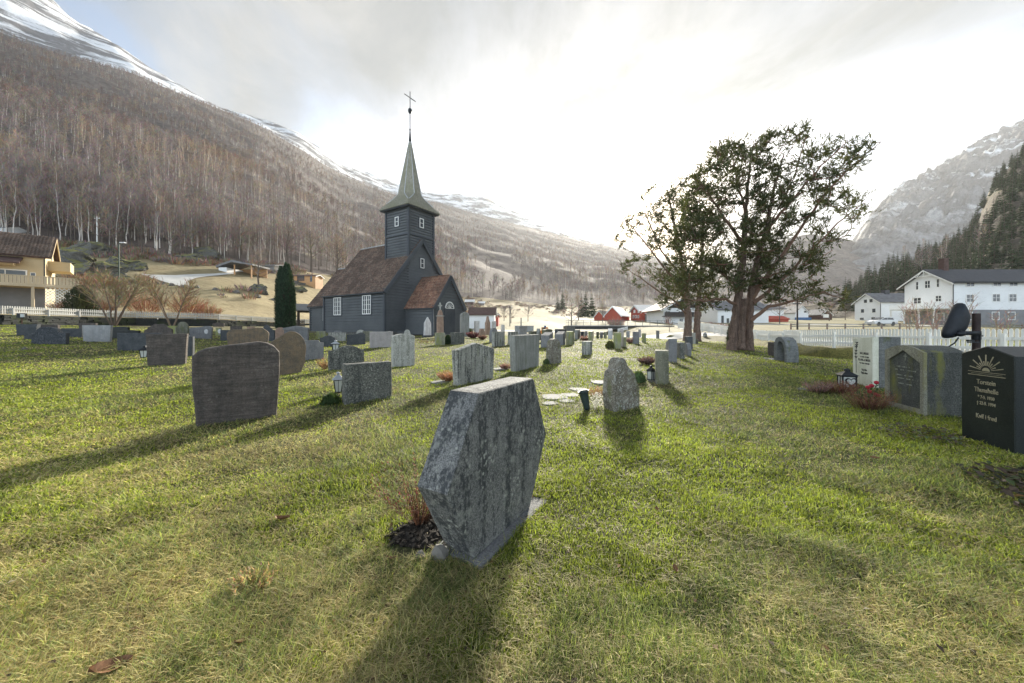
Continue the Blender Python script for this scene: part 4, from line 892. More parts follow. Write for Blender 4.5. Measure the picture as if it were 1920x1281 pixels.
# stones by the mossy bank
x, y, z, ww, tk, h, a = fit(1441, 1463, 642, 668.5, .22, .5)
bk = empty('gravestone', (x, y, z), a, 'two toned brown and slate open book gravestone left of the arched panel stone', 'gravestone', GRP)
link(bpy.data.objects.new('rear_slab', slab_mesh('rear_slab', .5, h, .10, 'rect', None, ST['brown'], .003, .008, 12, 12)), bk).location = (0, .07, 0)
link(bpy.data.objects.new('front_slab', slab_mesh('front_slab', .5, h*.99, .10, 'rect', None, ST['dark'], .002, .008, 12, 12)), bk).location = (.02, -.05, 0)
bp = hitG(1474, 678); ar = empty('gravestone', bp, R(80), 'natural rock gravestone with a polished panel in its arch, near the mossy bank', 'gravestone', GRP)
mb = MB(); h = (678-632)/F*bp.y; nseg = 22
outer = [(-.36, 0), (-.37, .3*h), (-.33, .62*h), (-.22, .86*h), (-.05, .98*h), (.12, h), (.27, .93*h), (.36, .75*h), (.39, .4*h), (.38, 0)]
inner = [(-.23, 0), (-.24, .28*h), (-.21, .55*h), (-.12, .74*h), (-.02, .82*h), (.06, .83*h), (.14, .78*h), (.20, .62*h), (.22, .35*h), (.21, 0)]
for (o0, o1), (i0, i1) in zip(zip(outer[:-1], outer[1:]), zip(inner[:-1], inner[1:])): mb.prism([o0, o1, i1, i0], -.17, .17)
mb.build('arch', ST['split'], ar)
MB().prism([(x*.96, z*.98) for x, z in inner], -.16, -.12).build('polished_panel', stone('polished_greenish_panel', (.14, .14, .09), (.22, .215, .13), .2, (.05, .05, .03), .05, (.3, .3, .2), .3, rough=.25, bump=.1), ar)  # greenish base colour stands in for grass reflected in the polish
# ---------------------------------------------------------------- bare trees, evergreens, woods
def frame_of(d):
    d = d.normalized(); a = d.cross(Vector((0, 0, 1))) if abs(d.z) < .95 else d.cross(Vector((1, 0, 0))); a.normalize(); return a, d.cross(a)
class TreeGeo:
    def __init__(s, seed): s.r = random.Random(seed); s.t = MB(); s.cr = MB()     # trunk and crown
    def rnd(s, a, b): return s.r.uniform(a, b)
    def twig(s, p, d, L, wd, col):
        a, b = frame_of(d); q = s.rnd(0, 6.28); o = (a*math.cos(q)+b*math.sin(q))*wd; m = p+d*L*.5+Vector((s.rnd(-.1, .1), s.rnd(-.1, .1), s.rnd(-.05, .1)))*L
        s.cr.cur = col; s.cr.add([p-o*.5, p+o*.5, m+o*.35, m-o*.35, p+d*L], [(0, 1, 2, 3), (3, 2, 4)])
    def limb(s, mb, pts, r0, r1, n, col): 
        mb.cur = col; mb.tube(pts, [r0+(r1-r0)*i/(len(pts)-1) for i in range(len(pts))], n, False)
def bare_tree(seed, H, r, bark, twigcol, nb=26, spread=.24, up=.9, fork=0, twl=.7, tww=.03, ntw=9, start=.3, sides=(5, 3), droop=0.0):
    g = TreeGeo(seed); R_ = g.rnd; sway = Vector((R_(-1, 1), R_(-1, 1), 0))*.05*H; px = [0, .15, .35, .55, .75, .92, 1.0]; pts = []
    for k, q in enumerate(px): pts.append(sway*q*q+Vector((R_(-1, 1), R_(-1, 1), 0))*.012*H*(q > 0)+Vector((0, 0, H*q)))
    bk = lambda: tuple(min(1, c*R_(.75, 1.2)) for c in bark); tw = lambda: tuple(min(1, c*R_(.6, 1.3)) for c in twigcol)
    g.limb(g.t, [Vector((0, 0, -.3))]+pts[1:], r, r*.12, sides[0], bark)
    def at(q): 
        i = max(j for j in range(len(px)-1) if px[j] <= q); t = (q-px[i])/(px[i+1]-px[i]); return pts[i].lerp(pts[i+1], t)
    for i in range(nb):
        q = start+(1-start)*((i+R_(0, 1))/nb)**.9; q = min(q, .98); az = i*2.4+R_(-.5, .5); L = H*spread*(1.15-q)*R_(.7, 1.25)/.7+.25
        el = up*R_(.7, 1.2)+.25*q; d = Vector((math.cos(az)*math.cos(el), math.sin(az)*math.cos(el), math.sin(el)))
        p0 = at(q); p1 = p0+d*L*.5; p2 = p1+(d+Vector((R_(-.3, .3), R_(-.3, .3), R_(.0, .4)-droop)))*L*.45
        g.limb(g.cr, [p0, p1, p2], max(.012, r*.38*(1-q*.6)), .010, sides[1], tw() if r < .2 else bk())
        for k in range(ntw):
            f = R_(.15, 1); b0 = p0.lerp(p1, f*2) if f < .5 else p1.lerp(p2, f*2-1)
            dd = (d*.6+Vector((R_(-1, 1), R_(-1, 1), R_(-.3, 1)-droop))*.8).normalized(); g.twig(b0, dd, twl*R_(.6, 1.4), tww, tw())
    return g
BIRCH = (.60, .56, .51); PURP = (.255, .205, .188); TAN = (.33, .25, .18); GREYB = (.12, .10, .085); ORNG = (.30, .165, .09)
def tri_arrays(g):
    """one mesh from trunk and crown, as arrays (quads, tris)"""
    V = np.array([tuple(v) for v in g.t.v+g.cr.v], 'f'); C = np.array(g.t.c+g.cr.c, 'f'); b = len(g.t.v); fs = [f for f in g.t.f]+[tuple(i+b for i in f) for f in g.cr.f]
    return V, np.array([f for f in fs if len(f) == 4], 'i'), np.array([f for f in fs if len(f) == 3], 'i'), C
def scatter_mesh(name, protos, X, Y, Zv, sc, pid, mat, tint=None):
    VV, QQ, TT, CC = [], [], [], []; base = 0; rot = RNG.random(len(X))*6.283
    for k, (V, Q, T, C) in enumerate(protos):
        ix = np.where(pid == k)[0]
        if not len(ix): continue
        c, s = np.cos(rot[ix]), np.sin(rot[ix]); n = len(V)
        x = (V[None, :, 0]*c[:, None]-V[None, :, 1]*s[:, None])*sc[ix, None]+X[ix, None]; y = (V[None, :, 0]*s[:, None]+V[None, :, 1]*c[:, None])*sc[ix, None]+Y[ix, None]; z = V[None, :, 2]*sc[ix, None]+Zv[ix, None]
        VV.append(np.stack([x, y, z], -1).reshape(-1, 3)); off = base+np.arange(len(ix))*n
        if len(Q): QQ.append((Q[None]+off[:, None, None]).reshape(-1, 4))
        if len(T): TT.append((T[None]+off[:, None, None]).reshape(-1, 3))
        cc = np.broadcast_to(C[None], (len(ix), n, 3)); 
        if tint is not None: cc = cc*tint[ix][:, None]
        CC.append(cc.reshape(-1, 3)); base += len(ix)*n
    fs = ([np.concatenate(QQ)] if QQ else [])+([np.concatenate(TT)] if TT else [])
    return np_obj(name, np.concatenate(VV), fs, mat, np.concatenate(CC))
def tree_thing(name, g, loc, label, cat, group=None, rz=0, mat=None):
    e = empty(name, loc, rz, label, cat, group); g.t.build('trunk', MT['bare'], e, recalc=False); g.cr.build('crown', mat or MT['bare'], e, recalc=False); return e

# --- the wood on the valley side: the nearest 300 trees are things, the rest one mass
near_p = [bare_tree(100+i, 12*random.uniform(.85, 1.2), .13, BIRCH if i % 3 == 0 else GREYB, PURP if i % 3 else TAN, 28, .27, .85, ntw=11, twl=.9, tww=.045, start=.26) for i in range(8)]
protos = []
for g in near_p:
    e = empty('bare_birch', (0, 0, 0)); g.t.build('trunk', MT['bare'], e, recalc=False); g.cr.build('crown', MT['bare'], e, recalc=False); protos.append(e)
def wood_ok(px, Y, kn):
    t = (Y-kn[2][0])/(kn[4][0]-kn[2][0]); X = (px-CX)/F*Y
    n = vnoise(X, Y, .012, 81, 3)
    gap = ((px > 830) & (px < 1010) & (n > .56)) | ((px > 1000) & (t < .06) & (n > .45))
    return (t > -.0) & (t < 1.0) & ~gap
def sample(n, t0, t1, pw, lo=-120, hi=1600):
    px = RNG.uniform(lo, hi, n); kn = knots(px); tt = t0+(t1-t0)*RNG.random(n)**pw; Y = kn[2][0]+(kn[4][0]-kn[2][0])*tt
    k = wood_ok(px, Y, kn); px, Y, tt = px[k], Y[k], tt[k]; return px, (px-CX)/F*Y, Y, hillZ(px, Y), tt
# nearest individuals
px, X, Y, Zv, tt = sample(900, 0.0, .09, 1.0, -60, 780)
o_ = np.argsort(Y)[:300]; px, X, Y, Zv = px[o_], X[o_], Y[o_], Zv[o_]
first = set(); LB = 'bare birch or alder standing in the leafless wood at the foot of the left slope'
for i in range(len(X)):
    k = int(RNG.integers(0, 8)); o = protos[k] if k not in first else copy_tree(protos[k]); first.add(k)
    s_ = float(RNG.uniform(.75, 1.2)); o.location = (X[i], Y[i], Zv[i]); o.scale = (s_,)*3; o.rotation_euler = (float(RNG.uniform(-.05, .05)), float(RNG.uniform(-.05, .05)), float(RNG.uniform(0, 6.28)))
    tag(o, LB, 'tree', 'bare trees in the wood on the left slope')
mid_p = [tri_arrays(bare_tree(200+i, 12*random.uniform(.8, 1.2), .14, BIRCH if i % 3 == 0 else GREYB, (PURP, PURP, TAN, PURP, (.17, .12, .10), PURP)[i % 6], 19, .29, .85, ntw=8, twl=1.2, tww=.09, start=.24, sides=(4, 3))) for i in range(9)]
far_p = [tri_arrays(bare_tree(300+i, 11*random.uniform(.8, 1.2), .15, BIRCH if i % 3 == 0 else GREYB, (PURP, (.17, .12, .105), PURP, (.20, .14, .12))[i % 4], 12, .30, .85, ntw=6, twl=1.9, tww=.20, start=.2, sides=(3, 3))) for i in range(8)]
a = sample(3200, .0, .30, 1.15); b = [np.concatenate(q) for q in zip(sample(11000, .26, 1.0, .85), sample(7000, .0, 1.0, .8, 700, 1300))]
def tints(px, Y):
    X = (px-CX)/F*Y; n = vnoise(X, Y, .01, 87, 3)[:, None]; m = vnoise(X, Y, .03, 89, 2)[:, None]
    return (.75+.5*n)*np.where(m > .6, np.array([[1.15, 1.05, .85]]), np.array([[1, 1, 1.]]))*RNG.uniform(.8, 1.2, (len(px), 1))
wm = scatter_mesh('woodland', mid_p, a[1], a[2], a[3], RNG.uniform(.7, 1.15, len(a[1])), RNG.integers(0, 9, len(a[1])), MT['bare'], tints(a[0], a[2]))
tag(wm, 'leafless wood covering the valley side behind the church', kind='stuff')
wf = scatter_mesh('far_woodland', far_p, b[1], b[2], b[3], RNG.uniform(.8, 1.3, len(b[1]))*(1-.35*b[4]), RNG.integers(0, 8, len(b[1])), MT['bare'], tints(b[0], b[2]))
tag(wf, 'distant leafless wood high on the valley side', kind='stuff')

# --- spruces on the right slope: each one a thing
def spruce(seed, H, wd, n=15):
    g = TreeGeo(seed); R_ = g.rnd; g.t.cur = (.09, .07, .055); g.t.tube([(0, 0, -.5), (0, 0, H*.5), (0, 0, H)], [H*.018, H*.01, .02], 5, False)
    for w_ in range(n):
        q = (w_+R_(0, .5))/n; z = H*(.06+.93*q); rad = wd*(1-q)**.85+.1; nb = 9 if q < .8 else 6
        for k in range(nb):
            az = k*6.283/nb+w_*1.1+R_(-.3, .3); L = rad*R_(.75, 1.2); d = Vector((math.cos(az), math.sin(az), 0)); sd = Vector((-d.y, d.x, 0)); dr = -.28*L+R_(-.12, .12)*L
            c = R_(.55, 1.35); col = (.030*c, .048*c, .026*c); g.cr.cur = col; p = Vector((0, 0, z)); m = p+d*L*.55+Vector((0, 0, dr*.35)); e = p+d*L+Vector((0, 0, dr)); ww = .42*L*R_(.8, 1.2)
            g.cr.add([p+Vector((0, 0, .1*L)), m+sd*ww*.5-Vector((0, 0, .12*L)), e, m-sd*ww*.5-Vector((0, 0, .12*L)), m+Vector((0, 0, .06*L))], [(0, 1, 4), (1, 2, 4), (2, 3, 4), (3, 0, 4)])
            for h in range(2):
                b0 = p.lerp(e, R_(.3, .9)); g.cr.cur = tuple(v*R_(.7, 1.3) for v in col); hh = L*R_(.15, .3)
                g.cr.add([b0-sd*hh*.7, b0+sd*hh*.7, b0+d*hh*.3-Vector((0, 0, hh*1.1))], [(0, 1, 2)])
    return g
SP = []
for i in range(4):
    g = spruce(400+i, 14, 2.7); e = empty('spruce_tree', (0, 0, 0)); g.t.build('trunk', MT['bare'], e, recalc=False); g.cr.build('crown', MT['foliage'], e, recalc=False); SP.append(e)
cand = []
rs = np.random.default_rng(5)
while len(cand) < 290:
    p_ = rs.uniform(1585, 2010); q = rs.uniform(.02, 1.0)
    if p_ < 1700 and q < .25 and rs.random() < .8: continue
    if 1835 < p_ < 1868 and .55 < q < .8: continue
    if p_ > 1930 and rs.random() < .7: continue
    X, Y, z = SPZ(p_, q)
    if all((X-c[0])**2+(Y-c[1])**2 > 9 for c in cand): cand.append((float(X), float(Y), float(z), p_, q))
for i, (X, Y, z, p_, q) in enumerate(cand):
    k = i % 4; o = SP[k] if i < 4 else copy_tree(SP[k]); s_ = rs.uniform(.6, 1.15); o.location = (X, Y, z-.3); o.scale = (s_*rs.uniform(.9, 1.2), s_*rs.uniform(.9, 1.2), s_); o.rotation_euler = (0, 0, rs.uniform(0, 6.28))
    tag(o, 'dark green spruce in the plantation on the steep slope behind the white houses', 'tree', 'spruces on the right slope')
for i in range(14):
    p_, q = rs.uniform(1690, 1860), rs.uniform(.3, .9); X, Y, z = SPZ(p_, q); o = copy_tree(protos[i % 8]); o.location = (float(X), float(Y), float(z)); o.scale = (1.1,)*3; o.rotation_euler = (0, 0, i)
    tag(o, 'leafless brown tree mixed in among the dark spruces on the right slope', 'tree', 'bare trees among the spruces')
# brown bare trees mixed among them, further small spruces on the far hill

# twiggy scrub on the rough fields below the woods
def scrub_proto(seed, col):
    g = TreeGeo(seed); g.t.cur = col; g.t.tube([(0, 0, -.1), (0, 0, .5)], [.05, .02], 3, False)
    for k in range(46):
        az, r = g.rnd(0, 6.283), math.sqrt(g.rnd(0, 1)); p = Vector((math.cos(az)*r*.8, math.sin(az)*r*.8, g.rnd(0, .4))); d = Vector((math.cos(az)*r*.6, math.sin(az)*r*.6, g.rnd(.5, 1.1))).normalized(); g.twig(p, d, g.rnd(.5, 1.1), .11, tuple(v*g.rnd(.6, 1.3) for v in col))
    return tri_arrays(g)
scr = [scrub_proto(600+i, c) for i, c in enumerate((PURP, (.24, .17, .11), TAN, (.17, .125, .09), (.30, .19, .12)))]
def scrub_pts(n, lo, hi, t0, t1, thr):
    px = RNG.uniform(lo, hi, n); kn = knots(px); Y = kn[0][0]+(kn[2][0]-kn[0][0])*RNG.uniform(t0, t1, n); X = (px-CX)/F*Y; k = vnoise(X, Y, .045, 97, 3) > thr; px, Y, X = px[k], Y[k], X[k]; return X, Y, hillZ(px, Y)
q = [np.concatenate(v) for v in zip(scrub_pts(1500, 840, 1600, .15, 1.0, .50), scrub_pts(500, -60, 640, .8, 1.02, .45), scrub_pts(160, 150, 640, .3, .8, .60))]
sc_ = scatter_mesh('scrub', scr, q[0], q[1], q[2], RNG.uniform(.5, 1.6, len(q[0])), RNG.integers(0, 5, len(q[0])), MT['bare']); tag(sc_, 'leafless scrub scattered over the rough fields below the woods', kind='stuff')
# ---------------------------------------------------------------- yews: limbs traced in depth, then branchlets and needle sprays
def in_poly(x, y, poly):
    c = False; j = len(poly)-1
    for i in range(len(poly)):
        xi, yi = poly[i]; xj, yj = poly[j]
        if (yi > y) != (yj > y) and x < (xj-xi)*(y-yi)/(yj-yi)+xi: c = not c
        j = i
    return c
BARKC = (.17, .105, .075)
def yew(base_px, limbs, crown, nclump, seed, label, leafsize=.13, perclump=46, dens=None, depth=2.2):
    rnd = random.Random(seed); b = hitG(*base_px); Y0 = b.y; tr = MB(); cr = MB(); br = MB()
    def w(x, y, dy): return P(x, y, Y0)*(1.0)+Vector((0, dy, 0))*1.0+Vector(((x-CX)/F*dy, 0, (HY-y)/F*dy))
    nodes = []                                        # (point, depth along the tree)
    for pts, r0, r1, dy0, dy1, main in limbs:
        n = len(pts); P3 = [w(x, y, dy0+(dy1-dy0)*i/(n-1)) for i, (x, y) in enumerate(pts)]; Q = []
        for a_, b_ in zip(P3[:-1], P3[1:]):
            for k in range(10 if main else 4):
                f = k/(10 if main else 4); Q.append(a_.lerp(b_, f)+Vector((rnd.uniform(-1, 1), rnd.uniform(-1, 1), rnd.uniform(-1, 1)))*(.05 if not main else .03))
        Q.append(P3[-1]); rad = [r0+(r1-r0)*(i/(len(Q)-1))**.8 for i in range(len(Q))]
        mb = tr if main else br; mb.cur = BARKC; b0_ = len(mb.v); nn_ = 22 if main else 7; mb.tube(Q, rad, nn_, True)
        if main:
            for ii in range(len(Q)):
                for kk in range(nn_):
                    v_ = Vector(mb.v[b0_+ii*nn_+kk]); c_ = Q[ii]; an_ = kk*6.283/nn_; am = 1+.10*math.sin(an_*4+seed+ii*.05)+.20*(mnoise.noise(Vector((math.cos(an_)*2, math.sin(an_)*2, ii*.22+seed)))); am *= 1+.28*max(0, 1-ii/7.0)**2; mb.v[b0_+ii*nn_+kk] = tuple(c_+(v_-c_)*am)
        for i, q in enumerate(Q):
            if i > len(Q)*(.45 if main else .15): nodes.append((q, (b-q).length))
    clumps = []; tries = 0; xs = [p[0] for p in crown]; ys = [p[1] for p in crown]
    limbq = [n_[0] for n_ in nodes]
    while len(clumps) < nclump and tries < nclump*40:
        tries += 1; x = rnd.uniform(min(xs), max(xs)); y = rnd.uniform(min(ys), max(ys))
        if not in_poly(x, y, crown): continue
        if dens and rnd.random() > dens(x, y): continue
        dy = rnd.gauss(0, depth*.6); dy = max(-depth*1.3, min(depth*1.3, dy)); clumps.append(w(x, y, dy))
    clumps.sort(key=lambda p: min((p-q).length for q in limbq))
    NP = np.array([tuple(n_[0]) for n_ in nodes]); ND = np.array([n_[1] for n_ in nodes])
    for p in clumps:
        pv = np.array(tuple(p)); d = np.linalg.norm(NP-pv, axis=1); up = np.maximum(0, NP[:, 2]-pv[2]); i = int(np.argmin(d+.9*up+.08*ND)); q = Vector(NP[i]); L = (p-q).length
        m = q.lerp(p, .5)+Vector((rnd.uniform(-.1, .1), rnd.uniform(-.1, .1), -.08*L)); r0 = min(.05, .010+.012*L)
        br.cur = tuple(c*rnd.uniform(.6, 1) for c in BARKC); br.tube([q, m, p], [r0, r0*.75, .008], 4, False)
        NP = np.vstack([NP, tuple(m), tuple(p)]); ND = np.append(ND, [ND[i]+L*.5, ND[i]+L])
        out = (p-q).normalized(); sun = rnd.uniform(.7, 1.3); yel = rnd.random()  # needle tone varies at random from clump to clump
        base = (.056*sun+.026*yel, .072*sun+.016*yel, .038*sun)
        for s in range(max(1, perclump//9)):
            lf = rnd.uniform(.30, 1.12)           # short sprays, each a twig lined with needles
            sd = (out*1.0+Vector((rnd.uniform(-1, 1), rnd.uniform(-1, 1), rnd.uniform(-.3, .9)))*.85).normalized(); sl_ = rnd.uniform(.22, .55); s0 = (q.lerp(p, lf) if L < 1.6 else p+(q-p)*(1-lf)*1.6/L)+Vector((rnd.gauss(0, .07), rnd.gauss(0, .07), rnd.gauss(0, .06))); a_, b_ = frame_of(sd)
            for k in range(9):
                f = (k+.5)/9; c0 = s0+sd*sl_*f; an = rnd.uniform(0, 6.28); o = (a_*math.cos(an)+b_*math.sin(an)); d2 = (o*.8+sd*.7+Vector((0, 0, rnd.uniform(-.1, .3)))).normalized(); ln = leafsize*rnd.uniform(.7, 1.3); wd = o.cross(sd).normalized()*leafsize*.30
                v = rnd.uniform(.7, 1.25); cr.cur = tuple(c*v for c in base); e = c0+d2*ln
                cr.add([c0-wd*.6, c0+wd*.6, e+wd*.35, e-wd*.35], [(0, 1, 2, 3)])
    e = empty('yew_tree', b, 0, label, 'tree'); bm_ = stone('reddish_peeling_bark', (.19, .13, .10), (.32, .225, .175), .6, (.06, .045, .036), .0, speck=.4, bump=1.5, specksc=40) if 'yewbark' not in MT else MT['yewbark']; MT['yewbark'] = bm_; [setattr(n_.inputs['Distance'], 'default_value', .04) for n_ in bm_.node_tree.nodes if n_.type == 'BUMP']
    for name, mb, mt in (('trunk', tr, bm_), ('branches', br, MT['bare']), ('crown', cr, MT['foliage'])):
        mb.v = [tuple(Vector(v)-b) for v in mb.v]; o = mb.build(name, mt, e, smooth=(name == 'trunk'), recalc=False)
        if name == 'branches': o['kind'] = 'stuff'
    return e
L1 = [([(1374, 662), (1379, 600), (1386, 540), (1394, 470), (1398, 400), (1404, 330), (1410, 285)], .22, .03, 0, .2, True),
      ([(1402, 662), (1404, 600), (1409, 545), (1422, 480), (1440, 420), (1452, 350), (1470, 290)], .21, .03, .2, -.3, True),
      ([(1390, 655), (1392, 600), (1396, 560)], .13, .10, -.2, -.1, True),
      ([(1410, 560), (1450, 500), (1500, 430), (1550, 360), (1600, 310), (1652, 266)], .11, .015, 0, -.6, False),
      ([(1412, 570), (1460, 530), (1520, 470), (1570, 420), (1620, 381)], .10, .015, 0, .8, False),
      ([(1408, 600), (1440, 575), (1490, 562), (1545, 548), (1580, 560)], .10, .015, 0, -.8, False),
      ([(1420, 480), (1450, 410), (1490, 330), (1515, 245)], .09, .015, 0, .6, False),
      ([(1435, 430), (1490, 370), (1540, 310), (1590, 264)], .08, .015, -.2, -1.2, False),
      ([(1395, 460), (1360, 410), (1330, 365), (1308, 335)], .09, .015, 0, -.8, False),
      ([(1388, 540), (1350, 510), (1310, 490), (1285, 480)], .09, .015, 0, .9, False),
      ([(1384, 570), (1350, 560), (1310, 565), (1275, 558)], .08, .015, 0, -.9, False),
      ([(1398, 400), (1380, 340), (1372, 285)], .07, .015, 0, 1.0, False),
      ([(1410, 545), (1450, 515), (1510, 500), (1560, 470)], .08, .015, 0, 1.5, False)]
C1 = [(1268, 420), (1290, 360), (1302, 325), (1330, 285), (1365, 268), (1420, 262), (1462, 246), (1510, 238), (1534, 262), (1582, 254), (1602, 264), (1650, 258), (1658, 275), (1640, 300), (1606, 318), (1575, 340), (1590, 365), (1628, 378), (1620, 405), (1596, 436), (1566, 466), (1545, 500), (1560, 535), (1600, 560), (1570, 578), (1520, 575), (1470, 560), (1435, 578), (1340, 580), (1290, 572), (1262, 540), (1258, 470)]
def dens1(x, y):
    d = 1.0
    if x > 1450: d *= .62
    if x > 1540: d *= .75
    if y > 545 and x < 1440: d *= .5
    n = float(vnoise(x+y*.6, y-x*.35, .045, 91, 2)); return d*(1.0 if n > .50 else .40 if n > .40 else .07)
yew((1390, 657), L1, C1, 1550, 3, 'tall spreading yew with twin reddish trunks, wind swept to the right', 0.105, 36, dens1, 2.0)
L2 = [([(1289, 642), (1290, 600), (1288, 560), (1280, 500), (1268, 440), (1258, 390), (1252, 355)], .36, .04, 0, .3, True),
      ([(1306, 642), (1307, 600), (1310, 560), (1316, 500), (1318, 430), (1312, 370)], .33, .04, .2, .2, True),
      ([(1288, 565), (1260, 520), (1220, 470), (1185, 425), (1168, 410)], .14, .02, 0, -1.2, False),
      ([(1285, 530), (1240, 470), (1210, 400), (1205, 372)], .13, .02, 0, 1.0, False),
      ([(1288, 580), (1250, 555), (1205, 525), (1170, 500)], .13, .02, 0, 1.0, False),
      ([(1310, 570), (1340, 540), (1360, 500)], .12, .02, 0, -1, False), ([(1290, 590), (1262, 570), (1235, 566)], .10, .02, 0, -1, False)]
C2 = [(1160, 470), (1152, 445), (1170, 400), (1196, 392), (1205, 365), (1232, 338), (1262, 336), (1290, 325), (1330, 345), (1355, 400), (1360, 500), (1345, 560), (1318, 584), (1290, 575), (1262, 586), (1236, 574), (1228, 548), (1196, 540), (1172, 528), (1160, 500), (1180, 486)]
def dens2(x, y):
    n = float(vnoise(x+y*.5, y, .045, 95, 2)); return (1.0 if n > .48 else .4 if n > .38 else .08)*(.65 if x < 1215 else 1)
yew((1297, 640), L2, C2, 1150, 9, 'second yew with reddish trunk, left of the tall wind swept yew', .14, 36, dens2, 2.2)
SLABDEF = ((1038, 745, 56, 13, 'largest pale flat stone right of the hexagonal gravestone top'), (1068, 742, 40, 9, 'pale flat stone next to the dark green vase'), (1030, 757, 36, 8, 'narrow pale flat stone nearest the hexagonal gravestone'), (1062, 752, 34, 8, 'pale flat stone between two others left of the vase'), (1085, 731, 36, 8, 'pale flat stone behind the dark green vase'), (1122, 717, 36, 9, 'pale flat stone behind the jagged boulder'),
  (826, 717, 36, 7, 'pale flat stone at the left of the orange heather'), (939, 692, 32, 6, 'pale flat stone left of the tooled grey stone'), (1226, 715, 26, 6, 'pale flat stone under the black lantern'), (1455, 674, 34, 6, 'pale stones at the foot of the open book gravestone'), (1508, 731, 26, 6, 'small pale stone left of the pinkish heather'))
SLABSPOTS = [(x, y, w/F*1.2*F/(y-HY)*F/F*.5) for x, y, w, d, lb in SLABDEF]
SLABSPOTS = [(x, y, w/(y-HY)*1.15*.26) for x, y, w, d, lb in SLABDEF]
# ---------------------------------------------------------------- grass: one mass of blades, fine near the camera
def make_grass(name, n, ya, yb, pw, wmin, hsc, ulo=-1.62, uhi=1.62, pts=None):
    r = np.random.default_rng(int(n) % 97+3)
    q = r.random(n); Y = (ya**(1-pw)+(yb**(1-pw)-ya**(1-pw))*q)**(1/(1-pw)); u = r.uniform(ulo, uhi, n); X = u*Y
    if pts is not None: X, Y = pts[:, 0].copy(), pts[:, 1].copy(); n = len(X)
    wall = np.interp(Y, [20.5, 32.6, 50, 65.6], [-46.5, -45.2, -41, -38.3])
    k = X > wall+.3
    k &= ~((X > 19.0) & (Y < 26))
    # keep clear of the slab under the front stone
    lx = (X-hc.x)*e1.x+(Y-hc.y)*e1.y; ly = (X-hc.x)*e2.x+(Y-hc.y)*e2.y
    k &= ~((np.abs(lx-.06) < .39) & (np.abs(ly) < .145)); k &= ~((np.hypot((lx+.25)/.30, (ly-.30)/.22) < .8))
    for (ax, ay, rr) in bare_spots: k &= ~(np.hypot(X-ax, (Y-ay)) < rr*(.7+.6*r.random(n)))
    X, Y = X[k], Y[k]; n = len(X)
    cl = vnoise(X, Y, 3.0, 61, 3); pt = vnoise(X, Y, .55, 67, 3); mo = vnoise(X, Y, .9, 71, 3); fine = vnoise(X, Y, 9, 75, 2)
    for mx, my, mr in ((.25, 1.95, .30), (.55, 1.75, .25), (-.62, 2.15, .28), (.5, 2.6, .35), (-2.6, 4.3, .6), (-.3, 4.4, .6)): mo = mo+.30*np.exp(-((X-mx)**2+(Y-my)**2)/mr**2)
    z = G(X, Y)+ss(9, 3, np.hypot(X, Y))*(vnoise(X, Y, 2.2, 41, 3)-.5)*.06-.004
    right = ss(-.2, 1.2, X/np.maximum(Y, .5)+.25)
    straw = r.random(n) < np.clip(.32-.12*right+(pt-.5)*1.1-(mo-.55)*1.0+(fine-.5)*.5, .06, .88)
    moss = (~straw) & (mo > .50) & (r.random(n) < .8)
    D = np.hypot(X, Y); far = 1+.10*D
    L = np.where(straw, r.uniform(.025, .068, n), np.where(moss, r.uniform(.018, .035, n), r.uniform(.03, .075, n)))*hsc*(.45+1.15*cl)
    tilt = np.where(straw, r.uniform(.9, 1.52, n), np.where(moss, r.uniform(.1, .9, n), r.uniform(.35, 1.2, n)))
    az = r.uniform(0, 6.283, n)+np.where(straw, 1.2*(vnoise(X, Y, 1.6, 79, 2)-.5)*6, 0)
    W = np.maximum(wmin, .0012*D)*r.uniform(.7, 1.3, n)*np.where(moss, 1.7, 1)
    dx, dy = np.cos(az), np.sin(az); st, ct = np.sin(tilt), np.cos(tilt); sx, sy = -dy, dx
    p0 = np.stack([X, Y, z], -1); dr = np.stack([dx*st, dy*st, ct], -1); mid = p0+dr*(L*.55)[:, None]; dr2 = np.stack([dx*np.sin(np.minimum(tilt+.3, 1.62)), dy*np.sin(np.minimum(tilt+.3, 1.62)), np.cos(np.minimum(tilt+.3, 1.62))], -1)
    tip = mid+dr2*(L*.5)[:, None]; tip[:, 2] = np.maximum(tip[:, 2], z+.002); lift = np.where(straw, r.random(n)*.022*hsc, 0); p0[:, 2] += lift; mid[:, 2] += lift; tip[:, 2] += lift
    s = np.stack([sx, sy, np.zeros(n)], -1)*(W*.5)[:, None]
    V = np.stack([p0-s, p0+s, mid+s*.8, mid-s*.8, tip], 1).reshape(-1, 3); b = np.arange(n)*5
    Q = np.stack([b, b+1, b+2, b+3], 1); T = np.stack([b+3, b+2, b+4], 1)
    v = r.uniform(.55, 1.3, n)[:, None]
    col = np.where(straw[:, None], np.where((r.random(n) < .25)[:, None], np.array([[.40, .30, .17]]), np.array([[.56, .49, .25]])), np.where(moss[:, None], np.array([[.26, .30, .05]]), np.where((r.random(n) < .35)[:, None], np.array([[.13, .18, .065]]), np.array([[.26, .29, .092]]))))*v*(.85+.35*pt[:, None])*(.62+.95*vnoise(X, Y, 4.5, 83, 3)[:, None])
    o = np_obj(name, V, [Q, T], MT['grass'], np.repeat(col, 5, 0)); return tag(o, kind='stuff')
SLABS = []
bare_spots = []
for (x, y, rx) in SLABSPOTS: 
    q = hitG(x, y); bare_spots.append((q.x, q.y, rx))
make_grass('grass', 600000, .85, 7, 1.3, .0022, 1.0)
make_grass('grass', 260000, 6.5, 34, 1.3, .004, 1.05, -1.5, 1.5)

